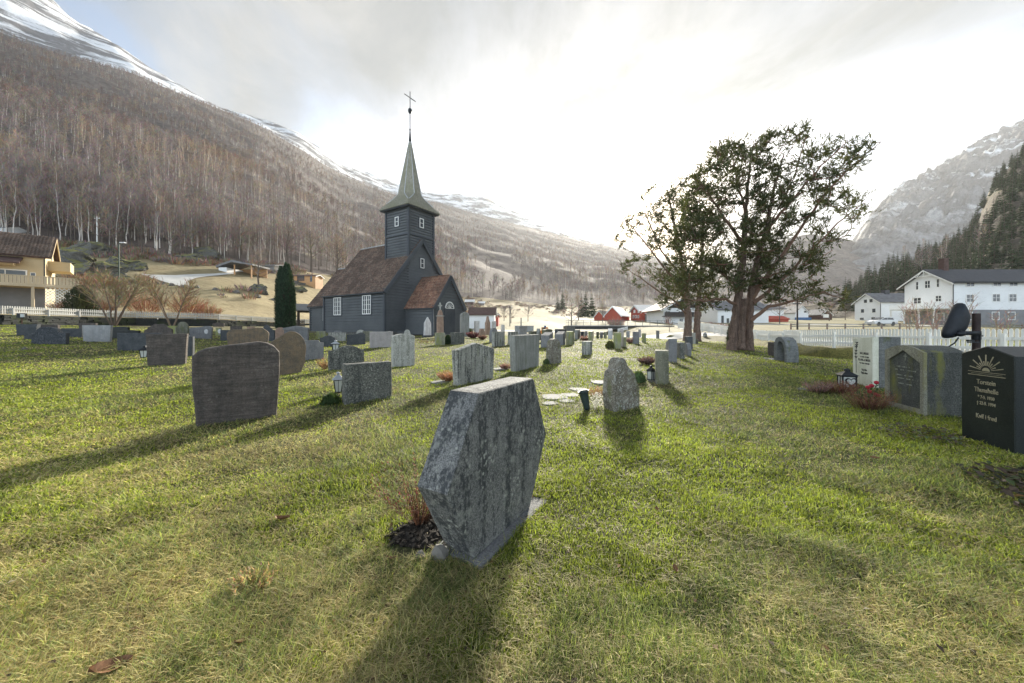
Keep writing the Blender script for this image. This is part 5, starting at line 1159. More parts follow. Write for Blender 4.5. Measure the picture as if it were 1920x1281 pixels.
# longer tufts left standing round the feet of the nearer stones
fp_ = []; rt = np.random.default_rng(31)
for o in [o for o in COL.objects if o.name.startswith('gravestone') and o.type == 'MESH' and o.location.y < 16]:
    d = o.dimensions; a = o.rotation_euler.z; n = int(260*(d.x+d.y)) if o.location.y < 7 else int(130*(d.x+d.y)); per = rt.random(n)*2*(d.x+d.y); off = np.abs(rt.normal(0, .035, n))
    bw = d.x if 'hexagonal' not in o['label'] else .66
    lx_ = np.where(per < 2*d.x, (per % d.x)/d.x*bw-bw/2, np.where(per < 2*d.x+d.y, -bw/2-off, bw/2+off)); ly_ = np.where(per < d.x, -d.y/2-off, np.where(per < 2*d.x, d.y/2+off, (per % d.y)-d.y/2))
    if 'hexagonal' in o['label']: continue
    fp_.append(np.stack([o.location.x+math.cos(a)*lx_-math.sin(a)*ly_, o.location.y+math.sin(a)*lx_+math.cos(a)*ly_], 1))
# and along the edge of the slab under the front stone
n = 900; per = rt.random(n); sd = rt.integers(0, 4, n); lx_ = np.where(sd < 2, -.34+.80*per, np.where(sd == 2, -.35, .47))+rt.normal(0, .012, n); ly_ = np.where(sd == 0, -.165, np.where(sd == 1, .165, -.165+.33*per))+rt.normal(0, .012, n)
ex = np.stack([hc.x+e1.x*lx_+e2.x*ly_, hc.y+e1.y*lx_+e2.y*ly_], 1)
make_grass('grass', 101, 1, 2, 1.2, .0026, 1.25, pts=np.concatenate(fp_+[ex]))
# litter: shreds of dead leaf and straw between the blades
n = 900; r = np.random.default_rng(8); Y = 1.0*(8/1.0)**r.random(n); X = r.uniform(-1.5, 1.5, n)*Y; z = G(X, Y)+ss(9, 3, np.hypot(X, Y))*(vnoise(X, Y, 2.2, 41, 3)-.5)*.06+r.uniform(.005, .03, n); L = r.uniform(.006, .02, n); az = r.uniform(0, 6.28, n)
dx, dy = np.cos(az)*L, np.sin(az)*L; dz = r.uniform(-.3, .3, n)*L; V = np.stack([np.stack([X-dx, Y-dy, z-dz], 1), np.stack([X+dy*.5, Y-dx*.5, z+.004], 1), np.stack([X+dx, Y+dy, z+dz], 1), np.stack([X-dy*.5, Y+dx*.5, z+.004], 1)], 1).reshape(-1, 3)
cc = np.array([[.10, .055, .03], [.05, .035, .025], [.20, .12, .06], [.33, .29, .2]])[r.integers(0, 4, n)]*r.uniform(.6, 1.3, (n, 1))
lt_ = np_obj('leaf_litter', V, [np.arange(4*n).reshape(-1, 4)], MT['dry'], np.repeat(cc, 4, 0)); tag(lt_, 'small shreds of dead leaf scattered through the lawn', kind='stuff')
# ---------------------------------------------------------------- walls, fences, roads, bridge
m, N, out = new_mat('dark_dry_stone'); c = coords(N, False); a = N.noise(c, 1.1, 4); f = N.noise(c, 14, 5, .7)
col = N.mix(N.ramp(f, [(.35, 0.), (.65, 1.)]), (.018, .021, .021), (.055, .058, .055)); col = N.mix(N.ramp(a, [(.5, 0.), (.62, .7)]), col, (.04, .055, .02))
finish(m, N, out, col, .9, f, .9, .03); MT['drystone'] = m
WP = [Vector(((px-CX)/F*y, y)) for px, y in ((-700, 20.5), (-300, 26), (0, 32.6), (150, 39), (250, 44), (400, 50), (480, 57), (560, 65.6), (600, 70))]
WT = [2.4, 2.4, 2.4, 2.4, 2.4, 2.4, 2.2, 2.0, 2.0]
def walk(path, step):
    """points along a polyline: position, direction, fraction index"""
    out = []; i = 0; d = 0.0; carry = 0.0
    for i in range(len(path)-1):
        a, b = path[i], path[i+1]; L = (b-a).length; t = carry
        while t < L: out.append((a+(b-a)*(t/L), (b-a)/L, i+t/L)); t += step
        carry = t-L
    return out
rw = random.Random(3); mb = MB()
for k, (p, d, q) in enumerate(walk(WP, .62)):
    zt = np.interp(q, range(len(WT)), WT); zb = gz(p.x, p.y)-.3; nrm = Vector((d.y, -d.x)); z = zb; a = math.atan2(d.y, d.x)
    while z < zt-.03:
        hh = min(rw.uniform(.14, .26), zt-z); L = rw.uniform(.55, .75); o = nrm*rw.uniform(-.04, .05)+d*rw.uniform(-.12, .12)
        mb.box((p.x+o.x, p.y+o.y, z+hh/2), (L, .62, hh*rw.uniform(.86, .97)), rz=a+rw.uniform(-.06, .06), rx=rw.uniform(-.05, .05)); z += hh
for i in range(len(WP)-1):
    a, b = WP[i], WP[i+1]; c_ = (a+b)/2; d = b-a; mb.box((c_.x, c_.y, (WT[i]+.6)/2-.06), (d.length, .40, WT[i]-.7), rz=math.atan2(d.y, d.x))
wl = mb.build('stone_wall', MT['drystone']); tag(wl, 'long dark dry stone wall along the left edge of the churchyard', 'wall')
def picket_fence(path, zt, h, step, pw, label, mat, posts_every=18, rails=(.22, .68), railw=.09, side=1, tip=True, zbase=None):
    root = empty('picket_fence', (path[0].x, path[0].y, zt(path[0], 0)), 0, label, 'fence'); o0 = Vector((path[0].x, path[0].y, zt(path[0], 0))); mb = MB(); rb = MB(); prev = None; r = random.Random(8)
    for k, (p, d, q) in enumerate(walk(path, step)):
        z = zt(p, q); a = math.atan2(d.y, d.x); hh = h*r.uniform(.985, 1.015); c = Vector((p.x, p.y, z))-o0; lean = r.uniform(-.012, .012)
        M = Matrix.Rotation(a, 3, 'Z')
        prof = [(-pw/2, .06), (pw/2, .06), (pw/2+lean, hh-.06), (pw*.28+lean, hh-.012), (lean, hh), (-pw*.28+lean, hh-.012), (-pw/2+lean, hh-.06)] if tip else [(-pw/2, .05), (pw/2, .05), (pw/2, hh), (-pw/2, hh)]
        n = len(prof); vs = [c+M @ Vector((x, y, zz)) for y in (-.011, .011) for x, zz in prof]
        mb.add(vs, [tuple(range(n)), tuple(range(2*n-1, n-1, -1))]+[(i, i+n, (i+1) % n+n, (i+1) % n) for i in range(n)])
        if k % posts_every == 0:
            nrm = Vector((d.y, -d.x, 0))*side; pc = c+nrm*.085
            if prev is not None:
                for rz in rails:
                    a3, b3 = prev+Vector((0, 0, h*rz)), pc+Vector((0, 0, h*rz)); a3 -= nrm*.045; b3 -= nrm*.045; mid = (a3+b3)/2; dv = b3-a3
                    rb.box(mid, (dv.length, .035, railw), rz=math.atan2(dv.y, dv.x), ry=-math.asin(dv.z/dv.length))
            MB().box(pc+Vector((0, 0, h*.44-.1)), (.11, .11, h*.95), rz=a).build('post', mat, root); prev = pc
    mb.build('pickets', mat, root); rb.build('rails', mat, root); return root
picket_fence(WP, lambda p, q: float(np.interp(q, range(len(WT)), WT)), .82, .17, .095, 'long grey white picket fence on top of the dark stone wall', MT['grey_picket'], 16, (.25, .68), .10, 1)
RP = [Vector(p) for p in ((20.6, 7.5), (19.9, 12.0), (19.3, 16.5), (18.9, 23.8), (21, 32), (24.2, 45), (25.6, 56))]
picket_fence(RP, lambda p, q: gz(p.x, p.y)+(.14 if p.y < 26 else .05), 1.06, .155, .105, 'white picket fence closing off the churchyard on the right', MT['white_picket'], 15, (.24, .62), .12, -1)
picket_fence([Vector((hitG(1211, 633).x, 60)), Vector((hitG(1211, 633).x+1.7, 60))], lambda p, q: gz(p.x, p.y), .62, .19, .11, 'short piece of white mini fence before the bridge', MT['white_picket'], 8, (.3, .7), .1, 1)
# mossy bank at the foot of the fence
def lump_path(name, path, w, h, mat, seed, seg=.22):
    V = []; Fq = []; pts = walk(path, seg); m = 9
    for k, (p, d, q) in enumerate(pts):
        n = Vector((d.y, -d.x)); e = min(1, k*.25, (len(pts)-1-k)*.25)
        for j in range(m):
            a = math.pi*j/(m-1); ww = w*(.8+.5*float(vnoise(p.x, p.y, .9, seed)))*math.cos(a); hh = h*e*(.55+.9*float(vnoise(p.x+j*.5, p.y, 1.3, seed+1, 2)))*math.sin(a)
            x, y = p.x+n.x*ww, p.y+n.y*ww; V.append((x, y, gz(x, y)-.06+hh))
    for k in range(len(pts)-1):
        for j in range(m-1): b = k*m+j; Fq.append((b, b+1, b+m+1, b+m))
    return np_obj(name, V, [Fq], mat, smooth=True)
m, N, out = new_mat('thick_moss'); c = coords(N, False); a = N.noise(c, 2.5, 5, .7); f = N.noise(c, 24, 4, .7)
col = N.mix(N.ramp(a, [(.35, 0.), (.65, 1.)]), (.085, .085, .025), (.22, .195, .055)); col = N.mix(N.ramp(f, [(.38, .8), (.52, 0.)]), col, (.035, .035, .015))
finish(m, N, out, col, .95, N.math('ADD', a, f), 1.0, .05); MT['moss'] = m
q = [hitG(x, y) for x, y in ((1408, 641), (1450, 652), (1500, 664), (1550, 670), (1600, 674))]
mb_ = lump_path('mossy_bank', [Vector((p.x, p.y)) for p in q]+[Vector((18.2, 12.5)), Vector((19.0, 9))], .42, .42, MT['moss'], 33); tag(mb_, 'low moss covered stone bank at the foot of the white picket fence', 'bank')
for (x, y, wd, lb) in ((1257, 631, .7, 'flat mossy mound beside the thin stone before the bridge'), (1270, 636, .3, 'small dark mound of grass left of the left yew trunk')):
    p = hitG(x, y); o = lump_path('moss_mound', [Vector((p.x-wd, p.y)), Vector((p.x+wd, p.y+.1))], .5, .28, MT['moss'], int(x)); tag(o, lb, 'mound')

def drape(name, poly, mat, off=.03, fn=Z, cell=4):
    """a sheet laid on the land inside a photo outline, found by walking lines of sight to the land"""
    xs = [p[0] for p in poly]; ys = [p[1] for p in poly]; bm = bmesh.new(); vs = []
    for x, y in poly:
        p = hit(x, y, fn=fn); vs.append(bm.verts.new((p.x, p.y, float(fn(p.x, p.y))+off)))
    f = bm.faces.new(vs); bmesh.ops.triangulate(bm, faces=[f])
    for _ in range(3): bmesh.ops.subdivide_edges(bm, edges=bm.edges[:], cuts=1, use_grid_fill=True)
    for v in bm.verts: v.co.z = float(fn(v.co.x, v.co.y))+off
    bmesh.ops.recalc_face_normals(bm, faces=bm.faces); me = bpy.data.meshes.new(name); bm.to_mesh(me); bm.free(); me.materials.append(mat)
    o = link(bpy.data.objects.new(name, me)); return tag(o, kind='structure')
MT['gravel'] = plain('pale_gravel', (.50, .49, .46), .95, .12, .4, fine=12); MT['road'] = plain('pale_worn_asphalt', (.36, .36, .355), .9, .15, .3, fine=8)
drape('road', [(262, 514), (285, 516), (330, 517), (400, 514), (440, 511), (440, 514), (400, 518), (368, 522), (352, 528), (358, 541), (340, 538), (310, 530), (285, 522)], MT['gravel'], .12)
def strip(name, path, w, mat, off=.012):
    V = []; Fq = []; pts = walk(path, .8)
    for k, (p, d, q) in enumerate(pts):
        n = Vector((d.y, -d.x))
        for j in range(5): s = (j/4-.5)*w; x, y = p.x+n.x*s, p.y+n.y*s; V.append((x, y, gz(x, y)+off))
    for k in range(len(pts)-1):
        for j in range(4): b = k*5+j; Fq.append((b, b+1, b+6, b+5))
    return tag(np_obj(name, V, [Fq], mat), kind='structure')
strip('road', [Vector((-12, 70)), Vector((4, 62)), Vector((12, 55)), Vector((17, 46)), Vector((24, 40)), Vector((27, 30)), Vector((29, 12)), Vector((31, -8))], 5.0, MT['road'])
strip('path', [Vector((26, 52)), Vector((34, 70)), Vector((52, 74)), Vector((90, 62)), Vector((110, 58))], 3.5, MT['gravel'], .016)
strip('path', [Vector((32, 66)), Vector((38, 84)), Vector((42, 100))], 4.0, MT['gravel'], .02)
# bridge over the stream
MT['steel'] = plain('dark_steel', (.05, .055, .055), .6, .2, 3); MT['railing'] = plain('grey_green_railing', (.16, .18, .165), .6, .2, 3)
bx0, bx1, by = 10.6, 26.2, 62.0; bz = EYE+(HY-611.3)/F*by
br_ = empty('bridge', ((bx0+bx1)/2, by, bz), 0, 'low road bridge with a dark steel girder and thin railing, beyond the far gravestones', 'bridge'); L = bx1-bx0
mb = MB(); mb.box((0, 0, -.32), (L, .4, .52)); mb.box((0, 3.2, -.32), (L, .4, .52)); mb.build('girder', MT['steel'], br_)
MB().box((0, 1.6, .02), (L+2, 4.2, .14)).build('deck', MT['road'], br_)
mb = MB()
for z_ in (.32, .62, .92): mb.box((0, -.42, z_), (L+3, .05, .05))
for k in range(15): mb.box((-L/2-1+k*(L+2)/14, -.42, .5), (.06, .06, .9))
mb.build('railing', MT['railing'], br_)
for s in (-1, 1): MB().box((s*(L/2+.6), 1.6, -.7), (1.4, 4.4, 1.4)).build('abutment', ST['rough'], br_)

# ---------------------------------------------------------------- rocks
m, N, out = new_mat('mossy_outcrop'); c = coords(N); a = N.noise(c, .8, 5, .7); f = N.noise(c, 6, 5, .7); nz = N('ShaderNodeSeparateXYZ', Vector=N('ShaderNodeNewGeometry').outputs['Normal']).outputs[2]
col = N.mix(N.ramp(f, [(.35, 0.), (.65, 1.)]), (.055, .055, .05), (.16, .155, .14)); k = N.math('ADD', N.math('MULTIPLY', nz, .5), N.math('MULTIPLY', a, .6))
col = N.mix(N.ramp(k, [(.5, 0.), (.68, 1.)]), col, (.17, .165, .055)); finish(m, N, out, col, .95, f, 1.0, .1); MT['outcrop'] = m
MT['fieldrock'] = plain('grey_field_stone', (.15, .14, .125), .9, .35, 2, bump=.6, fine=14)
def rock(name, px, py, wpx, hpx, label, mat='fieldrock', cat='boulder', group=None, seed=0, sub=3, fn=Z, depth=.8):
    p = hit(px, py, fn=fn); w_, h_ = wpx/F*p.y/2, hpx/F*p.y; bm = bmesh.new(); bmesh.ops.create_icosphere(bm, subdivisions=sub, radius=1)
    for v in bm.verts:
        d = mnoise.noise_vector(v.co*1.3+Vector((seed*3.3, seed, 0)))*.38+mnoise.noise_vector(v.co*3.1+Vector((seed, 7, 0)))*.20+mnoise.noise_vector(v.co*7.3+Vector((seed, 3, 0)))*(.09 if sub > 3 else .05); c = v.co+d
        v.co = Vector((c.x*w_, c.y*w_*depth, max(-.25, c.z)*h_*.9))
    me = bpy.data.meshes.new(name); bm.to_mesh(me); bm.free(); me.materials.append(MT[mat]); o = link(bpy.data.objects.new(name, me)); o.location = p+Vector((0, w_*depth*.6, 0))
    o.location.z = float(fn(o.location.x, o.location.y))-.05*h_; tag(o, label, cat, group); return o
BG = 'boulders lining the gravel track'
for i, (x, y, w_, h_, lb) in enumerate(((291, 532, 10, 5, 'small dark boulder at the upper left end of the row under the gravel track'), (303, 533, 8, 5, 'small boulder, second from the upper left in the row under the gravel track'), (321, 536, 11, 6, 'pointed grey boulder in the middle of the row under the gravel track'),
        (341, 539, 15, 5, 'flat dark boulder at the lower corner of the gravel track'), (368, 540, 9, 6, 'pale pointed boulder just right of the gravel track'), (401, 544, 11, 5, 'flat pale boulder alone on the yellow slope, right of the track'), (440, 549, 14, 6, 'dark low boulder in the middle of the yellow slope'), (476, 557, 19, 7, 'larger flat boulder low on the yellow slope left of the cypress'), (512, 563, 12, 5, 'flat boulder on the yellow slope touching the cypress outline'))):
    rock('boulder', x, y, w_, h_, lb, group=BG, seed=i+1, sub=2)
for i, (x, y, w_, h_, lb) in enumerate(((95, 500, 110, 34, 'long mossy rock outcrop behind the yellow house roof'), (150, 480, 80, 30, 'dark craggy outcrop at the foot of the wood above the yellow house'), (165, 522, 90, 30, 'moss topped rock knoll right of the small yellow balcony'), (215, 505, 70, 22, 'lichen grey rock heap under the street lamp'), (225, 532, 44, 16, 'pale stone heap left of the gravel track end'),
        (345, 490, 60, 14, 'flat rock shelf at the wood edge above the gravel track'), (380, 482, 50, 18, 'dark mossy rock at the wood edge above the track'), (480, 548, 34, 18, 'mossy boulder beside the lone fruit tree on the slope'), (556, 545, 30, 9, 'low mossy boulder right of the cypress'))):
    rock('rock_outcrop', x, y, w_, h_, lb, 'outcrop', 'rock', seed=i+21, sub=5, depth=.6)
mb = MB(); rr = random.Random(4)
for k in range(70):
    p = hit(rr.uniform(548, 600), rr.uniform(527, 535)); mb.box(p, (rr.uniform(.5, 1.2), rr.uniform(.4, .7), rr.uniform(.2, .45)), rz=rr.uniform(0, 3))
o = mb.build('rubble_wall', MT['fieldrock']); tag(o, 'rough rubble wall below the small wooden cabin on the slope', 'wall')

# ---------------------------------------------------------------- houses
MT['white_wall'] = wood_paint('white_boarded_wall', (.70, .71, .71), (.77, .78, .78), .12, (.58, .58, .56), .6, .6)
MT['red_wall'] = wood_paint('falu_red_boards', (.34, .065, .042), (.42, .085, .055), .25, (.25, .06, .05), .8, .8, 'z')
MT['slate_roof'] = plain('dark_roof_tiles', (.055, .057, .064), .6, .2, 1.5, fine=8); MT['grey_roof'] = plain('grey_slate_roof', (.15, .15, .155), .7, .3, 1.2, fine=6)
MT['tin_roof'] = plain('bright_tin_roof', (.70, .71, .72), .35, .1, .6, .5); MT['brown_roof'] = plain('brown_tile_roof', (.085, .05, .042), .8, .3, 2, fine=9)
MT['plinthwall'] = plain('grey_rendered_base', (.22, .22, .225), .85, .12, 1); MT['yellow_wall'] = wood_paint('yellow_boarded_wall', (.45, .365, .22), (.53, .43, .27), .15, (.5, .38, .18), .6, .7)
MT['beige_boards'] = wood_paint('beige_boards', (.50, .40, .26), (.58, .47, .32), .25, (.3, .24, .16), .7, .75, 'z'); MT['pine'] = wood_paint('fresh_pine_cladding', (.40, .22, .10), (.52, .30, .14), .25, (.25, .14, .07), .7, .7, 'z')
MT['greyboards'] = wood_paint('grey_weathered_boards', (.16, .155, .15), (.25, .245, .235), .4, (.10, .10, .10), .7, .85, 'z'); MT['darkbrown'] = wood_paint('dark_stained_boards', (.035, .030, .028), (.06, .05, .045), .3, (.09, .08, .07), .7, .8, 'z')
MT['blue'] = plain('blue_painted_sheet', (.05, .13, .28), .5, .15, 2)
class House:
    def __init__(s, name, label, x0, x1, y0, y1, z0, ze, zr, axis, wall, roof, over=.45, cat='house', rot=0, rt=.16, hip=None, base=None, group=None):
        s.c = Vector(((x0+x1)/2, (y0+y1)/2, z0)); s.x0, s.x1, s.y0, s.y1 = x0-s.c.x, x1-s.c.x, y0-s.c.y, y1-s.c.y; s.ze, s.zr = ze-z0, zr-z0
        s.root = empty(name, s.c, rot, label, cat, group); hx_, hy_ = s.x1, s.y1; mb = MB()
        if axis == 'y': mb.prism([(-hx_, -1.5), (hx_, -1.5), (hx_, s.ze), (0, s.zr-.08), (-hx_, s.ze)], -hy_, hy_, 'xz')
        else: mb.prism([(-hy_, -1.5), (hy_, -1.5), (hy_, s.ze), (0, s.zr-.08), (-hy_, s.ze)], -hx_, hx_, 'yz')
        s.wall = mb.build('wall', MT[wall], s.root); half, ln = (hx_, hy_) if axis == 'y' else (hy_, hx_); sl = math.atan2(s.zr-s.ze, half); mb = MB()
        for sg in (1, -1):
            a = [(-sg*(half+over*math.cos(sl)), s.ze-over*math.sin(sl)), (0, s.zr)]; t = (0, rt)
            mb.prism([a[0], a[1], (a[1][0], a[1][1]+rt), (a[0][0], a[0][1]+rt)], -ln-over, ln+over, 'xz' if axis == 'y' else 'yz')
        s.roof = mb.build('roof', MT[roof], s.root); s.axis = axis
        mb = MB()
        for e in (-1, 1):                                 # pale boards under the roof edge at the gables
            for sg in (1, -1):
                a0, b0 = -sg*(half+over*math.cos(sl)), s.ze-over*math.sin(sl)
                pl_ = [(a0, b0-.22), (0, s.zr-.22), (0, s.zr-.003), (a0, b0-.003)]; q0 = e*(ln+over); mb.prism(pl_, q0-e*.08, q0+e*.01, 'xz' if axis == 'y' else 'yz')
        s.mb_barge = mb; s.barge = mb.build('bargeboard', MT['white_paint'] if wall not in ('yellow_wall', 'greyboards', 'darkbrown') else MT[wall], s.roof)
        if base: 
            mb = MB(); mb.bb(-hx_-.06, hx_+.06, -hy_-.06, hy_+.06, -1.5, base-z0); mb.build('base', MT['plinthwall'], s.root)
    def win(s, face, xa, xb, ya, yb, mat='white_paint', name='window', pane='glass', proud=.07, mull=(1, 1)):
        """window given by its box in the photo, on the front (y0), left (x0) or right (x1) wall"""
        if face == 'f': Yp = s.c.y+s.y0; M = s.raymap(Vector((0, s.y0, 0)), Vector((0, -1, 0))); nrm = Vector((0, -1, 0)); tan_ = Vector((1, 0, 0))
        else:
            Xp = s.c.x+(s.x0 if face == 'l' else s.x1); M = lambda px, py: Vector((Xp-s.c.x, Xp*F/(px-CX)-s.c.y, EYE+(HY-py)/F*(Xp*F/(px-CX))-s.c.z)); nrm = Vector((-1 if face == 'l' else 1, 0, 0)); tan_ = Vector((0, 1, 0))
        a, b = M(xa, (ya+yb)/2), M(xb, (ya+yb)/2); c = (a+b)/2; w_ = (b-a).length; h_ = (M((xa+xb)/2, ya)-M((xa+xb)/2, yb)).length
        def bx(mb, u0, u1, v0, v1, d0, d1):
            vs = [c+tan_*u+Vector((0, 0, v))+nrm*d for u in (u0, u1) for v in (v0, v1) for d in (d0, d1)]; mb.add(vs, [(0, 1, 3, 2), (4, 6, 7, 5), (0, 4, 5, 1), (2, 3, 7, 6), (0, 2, 6, 4), (1, 5, 7, 3)])
        mb = MB(); t = min(.12, w_*.14)
        for u0, u1, v0, v1 in ((-w_/2-t, w_/2+t, h_/2, h_/2+t), (-w_/2-t, w_/2+t, -h_/2-t, -h_/2), (-w_/2-t, -w_/2, -h_/2, h_/2), (w_/2, w_/2+t, -h_/2, h_/2)): bx(mb, u0, u1, v0, v1, -.02, proud)
        for i in range(1, mull[0]+1): u = -w_/2+w_*i/(mull[0]+1); bx(mb, u-.035, u+.035, -h_/2, h_/2, .0, proud-.01)
        for i in range(1, mull[1]+1): v = -h_/2+h_*i/(mull[1]+1); bx(mb, -w_/2, w_/2, v-.03, v+.03, .0, proud-.013)
        fr = mb.build(name, MT[mat], s.root); mb = MB(); bx(mb, -w_/2, w_/2, -h_/2, h_/2, 0, .025); mb.build('pane', MT[pane], fr); return fr
    def raymap(s, q, n):
        R3 = Matrix.Rotation(s.root.rotation_euler.z, 3, 'Z'); qw = s.c+R3 @ q; nw = R3 @ n; e = Vector((0, 0, EYE))
        def M(px, py):
            d = Vector(((px-CX)/F, 1, (HY-py)/F)); t = (qw-e).dot(nw)/d.dot(nw); return R3.transposed() @ (e+d*t-s.c)
        return M
    def part(s, name, mat, f, parent=None): mb = MB(); f(mb); return mb.build(name, MT[mat], parent or s.root)
# big white house on the right
H = House('white_house', 'large white timber house with a dark tiled roof and grey basement, right of the yews', 82.7, 106, 68, 76.4, 2.0, 10.0, 12.7, 'x', 'white_wall', 'slate_roof', .9, base=4.6)
for x0, x1, y0, y1 in ((1812, 1826, 531, 537), (1862, 1876, 530, 536), (1893, 1907, 530, 536)): H.win('f', x0, x1, y0, y1, mull=(1, 0))
for x0, x1, y0, y1 in ((1812, 1825, 553, 566), (1861, 1874, 552, 565), (1892, 1905, 552, 565), (1860, 1872, 586, 599), (1890, 1902, 586, 599), (1813, 1822, 586, 599)): H.win('f', x0, x1, y0, y1)
for x0, x1, y0, y1 in ((1718, 1722, 529, 543), (1735, 1744, 527, 540), (1757, 1761, 524, 538), (1714, 1727, 559, 570), (1755, 1765, 555, 565), (1710, 1724, 591, 602), (1758, 1770, 588, 600)): H.win('l', x0, x1, y0, y1, mull=(1 if x1-x0 > 6 else 0, 1))
H.part('chimney', 'brown_roof', lambda mb: mb.bb(-8.9, -8.0, -.5, .5, 9.6, 13.0), H.roof)
hx0, hy0, hz0 = H.x0, H.y0, 0
def balc(mb):
    mb.bb(hx0-3.2, hx0-.02, hy0+.3, hy0+8.4, 2.85, 3.05)
def balr(mb):
    for z_ in (3.3, 3.95): mb.bb(hx0-3.2, hx0-3.12, hy0+.3, hy0+8.4, z_, z_+.08); mb.bb(hx0-3.2, hx0-.05, hy0+.3, hy0+.38, z_, z_+.08)
    for k in range(40): mb.bb(hx0-3.185, hx0-3.145, hy0+.3+k*.205, hy0+.36+k*.205, 3.05, 3.97)
    for k in range(15): mb.bb(hx0-3.15+k*.21, hx0-3.10+k*.21, hy0+.32, hy0+.36, 3.05, 3.97)
b_ = H.part('balcony', 'white_paint', balc); H.part('balcony_railing', 'white_paint', balr, b_)
for k in range(4): H.part('balcony_post', 'white_paint', lambda mb: mb.bb(hx0-3.1, hx0-2.9, hy0+.4+k*2.6, hy0+.6+k*2.6, -1, 2.84), b_)
H.part('downpipe', 'steel', lambda mb: mb.tube([(hx0-.35, hy0-.45, 7.75), (hx0-.08, hy0-.1, 7.2), (hx0-.08, hy0-.1, 0)], .07, 6)); H.part('gutter', 'steel', lambda mb: mb.tube([(hx0-.8, hy0-.95, 7.75), (-hx0+.8, hy0-.95, 7.75)], .08, 6), H.roof)
def truss(mb):
    for a, b in (((-1.5, 9.45), (1.5, 9.45)), ((0, 9.4), (0, 10.5)), ((-1.2, 9.45), (-.4, 10.3)), ((1.2, 9.45), (.4, 10.3))): mb.tube([(hx0-.82, a[0], a[1]), (hx0-.82, b[0], b[1])], .07, 4)
H.part('gable_truss', 'white_paint', truss, H.roof)
# smaller white house
H = House('white_house', 'smaller white house with grey slate roof left of the large white one', 101.6, 112, 100, 107.5, 3.0, 8.5, 11.0, 'x', 'white_wall', 'grey_roof', .6)
for x0, x1, y0, y1 in ((1620, 1626, 562, 568), (1630.5, 1636.5, 561, 567), (1614.5, 1620.5, 580, 586.5), (1635.5, 1642, 579, 586), (1612.5, 1620, 596, 600), (1634, 1641.5, 595, 599.5)): H.win('l', x0, x1, y0, y1, mull=(0, 0))
H.part('chimney', 'slate_roof', lambda mb: mb.bb(-.6, .6, -.6, .6, 7.2, 9.0), H.roof); H.part('downpipe', 'steel', lambda mb: mb.tube([(H.x0-.1, H.y0-.1, 5.2), (H.x0-.1, H.y0-.1, 0)], .08, 5))
# red barns and village beyond the bridge
H = House('red_barn', 'red gabled barn with bright tin roof and grey lean to shed', 33.6, 37.8, 95, 102.5, 2.6, 5.75, 7.3, 'x', 'red_wall', 'tin_roof', .5, 'barn')
for x0, x1, y0, y1 in ((1187, 1189, 592, 596), (1191.5, 1193.5, 592, 596), (1196, 1198, 592, 596)): H.win('l', x0, x1, y0, y1, mull=(0, 0))
H.win('l', 1188.5, 1191, 582, 586, pane='white_paint', mull=(0, 0)); H.win('l', 1196.5, 1199, 582, 586, pane='white_paint', mull=(0, 0))
H.part('lean_to', 'greyboards', lambda mb: mb.bb(-.9, 2.9, H.y0-2.4, H.y0-.02, -1, 2.0)); H.part('lean_to_roof', 'tin_roof', lambda mb: mb.box((1.0, H.y0-1.3, 2.25), (4.4, 3.0, .12), rx=R(12)))
House('red_barn', 'long red barn with a bright tin roof, left of the gabled barn', 27.5, 32.0, 98, 107, 2.6, 4.6, 7.0, 'y', 'red_wall', 'tin_roof', .4, 'barn', rot=R(-32))
House('red_shed', 'low red shed with dark roof at the left of the long red barn', 25.2, 28.2, 104, 110, 2.8, 4.4, 6.2, 'y', 'red_wall', 'grey_roof', .4, 'shed', rot=R(-32))
H = House('chalet', 'two storey chalet with dark upper gable and long balcony, behind the left yew trunk', 33.4, 41.5, 80, 90, 1.7, 5.6, 7.9, 'y', 'white_wall', 'brown_roof', 1.2)
H.part('upper_gable', 'darkbrown', lambda mb: mb.prism([(-4.0, 3.9), (4.0, 3.9), (0, 6.05)], H.y0-.1, H.y0-.02)); bl = H.part('balcony', 'darkbrown', lambda mb: (mb.bb(-4.4, 3.6, H.y0-1.5, H.y0-.02, 1.95, 2.1), mb.bb(-4.4, 3.6, H.y0-1.5, H.y0-1.42, 2.1, 2.95)))
for x0, x1, y0, y1 in ((1248, 1256, 584, 591), (1272, 1280, 584, 591), (1290, 1296, 584, 592), (1248, 1254, 599, 608), (1274, 1280, 598, 609)): H.win('f', x0, x1, y0, y1, mull=(1, 0))
H = House('white_house', 'low white house with dark windows behind the trunk of the tall yew', 46.5, 58, 82, 90, 1.8, 5.4, 7.4, 'x', 'white_wall', 'grey_roof', .5)
for x0, x1, y0, y1 in ((1352, 1357, 592, 608), (1362, 1367, 597, 608), (1395, 1402, 592, 603)): H.win('f', x0, x1, y0, y1, mull=(0, 0))
H = House('white_house', 'white house with red framed windows right of the tall yew trunk', 63, 72, 96, 104, 2.3, 6.3, 7.6, 'x', 'white_wall', 'grey_roof', .5)
for x0, x1 in ((1421, 1427), (1429, 1435)): H.win('f', x0, x1, 584, 592, mat='red_wall', mull=(0, 0))
House('red_shed', 'bright red flat shed right of the tall yew trunk', 63.5, 69, 90.5, 94.5, 2.0, 3.4, 4.1, 'x', 'red_wall', 'red_wall', .25, 'shed')
H = House('white_cottage', 'small white cottage with a blue tarpaulin below, between pole and brown hut', 87.5, 91.5, 112, 119, 2.9, 6.0, 8.0, 'y', 'white_wall', 'grey_roof', .4)
H.win('f', 1507, 1512, 583, 586.5, mull=(0, 0)); H.part('blue_tarpaulin', 'blue', lambda mb: mb.bb(-2.2, 2.0, H.y0-1.2, H.y0-.05, .1, 1.5))
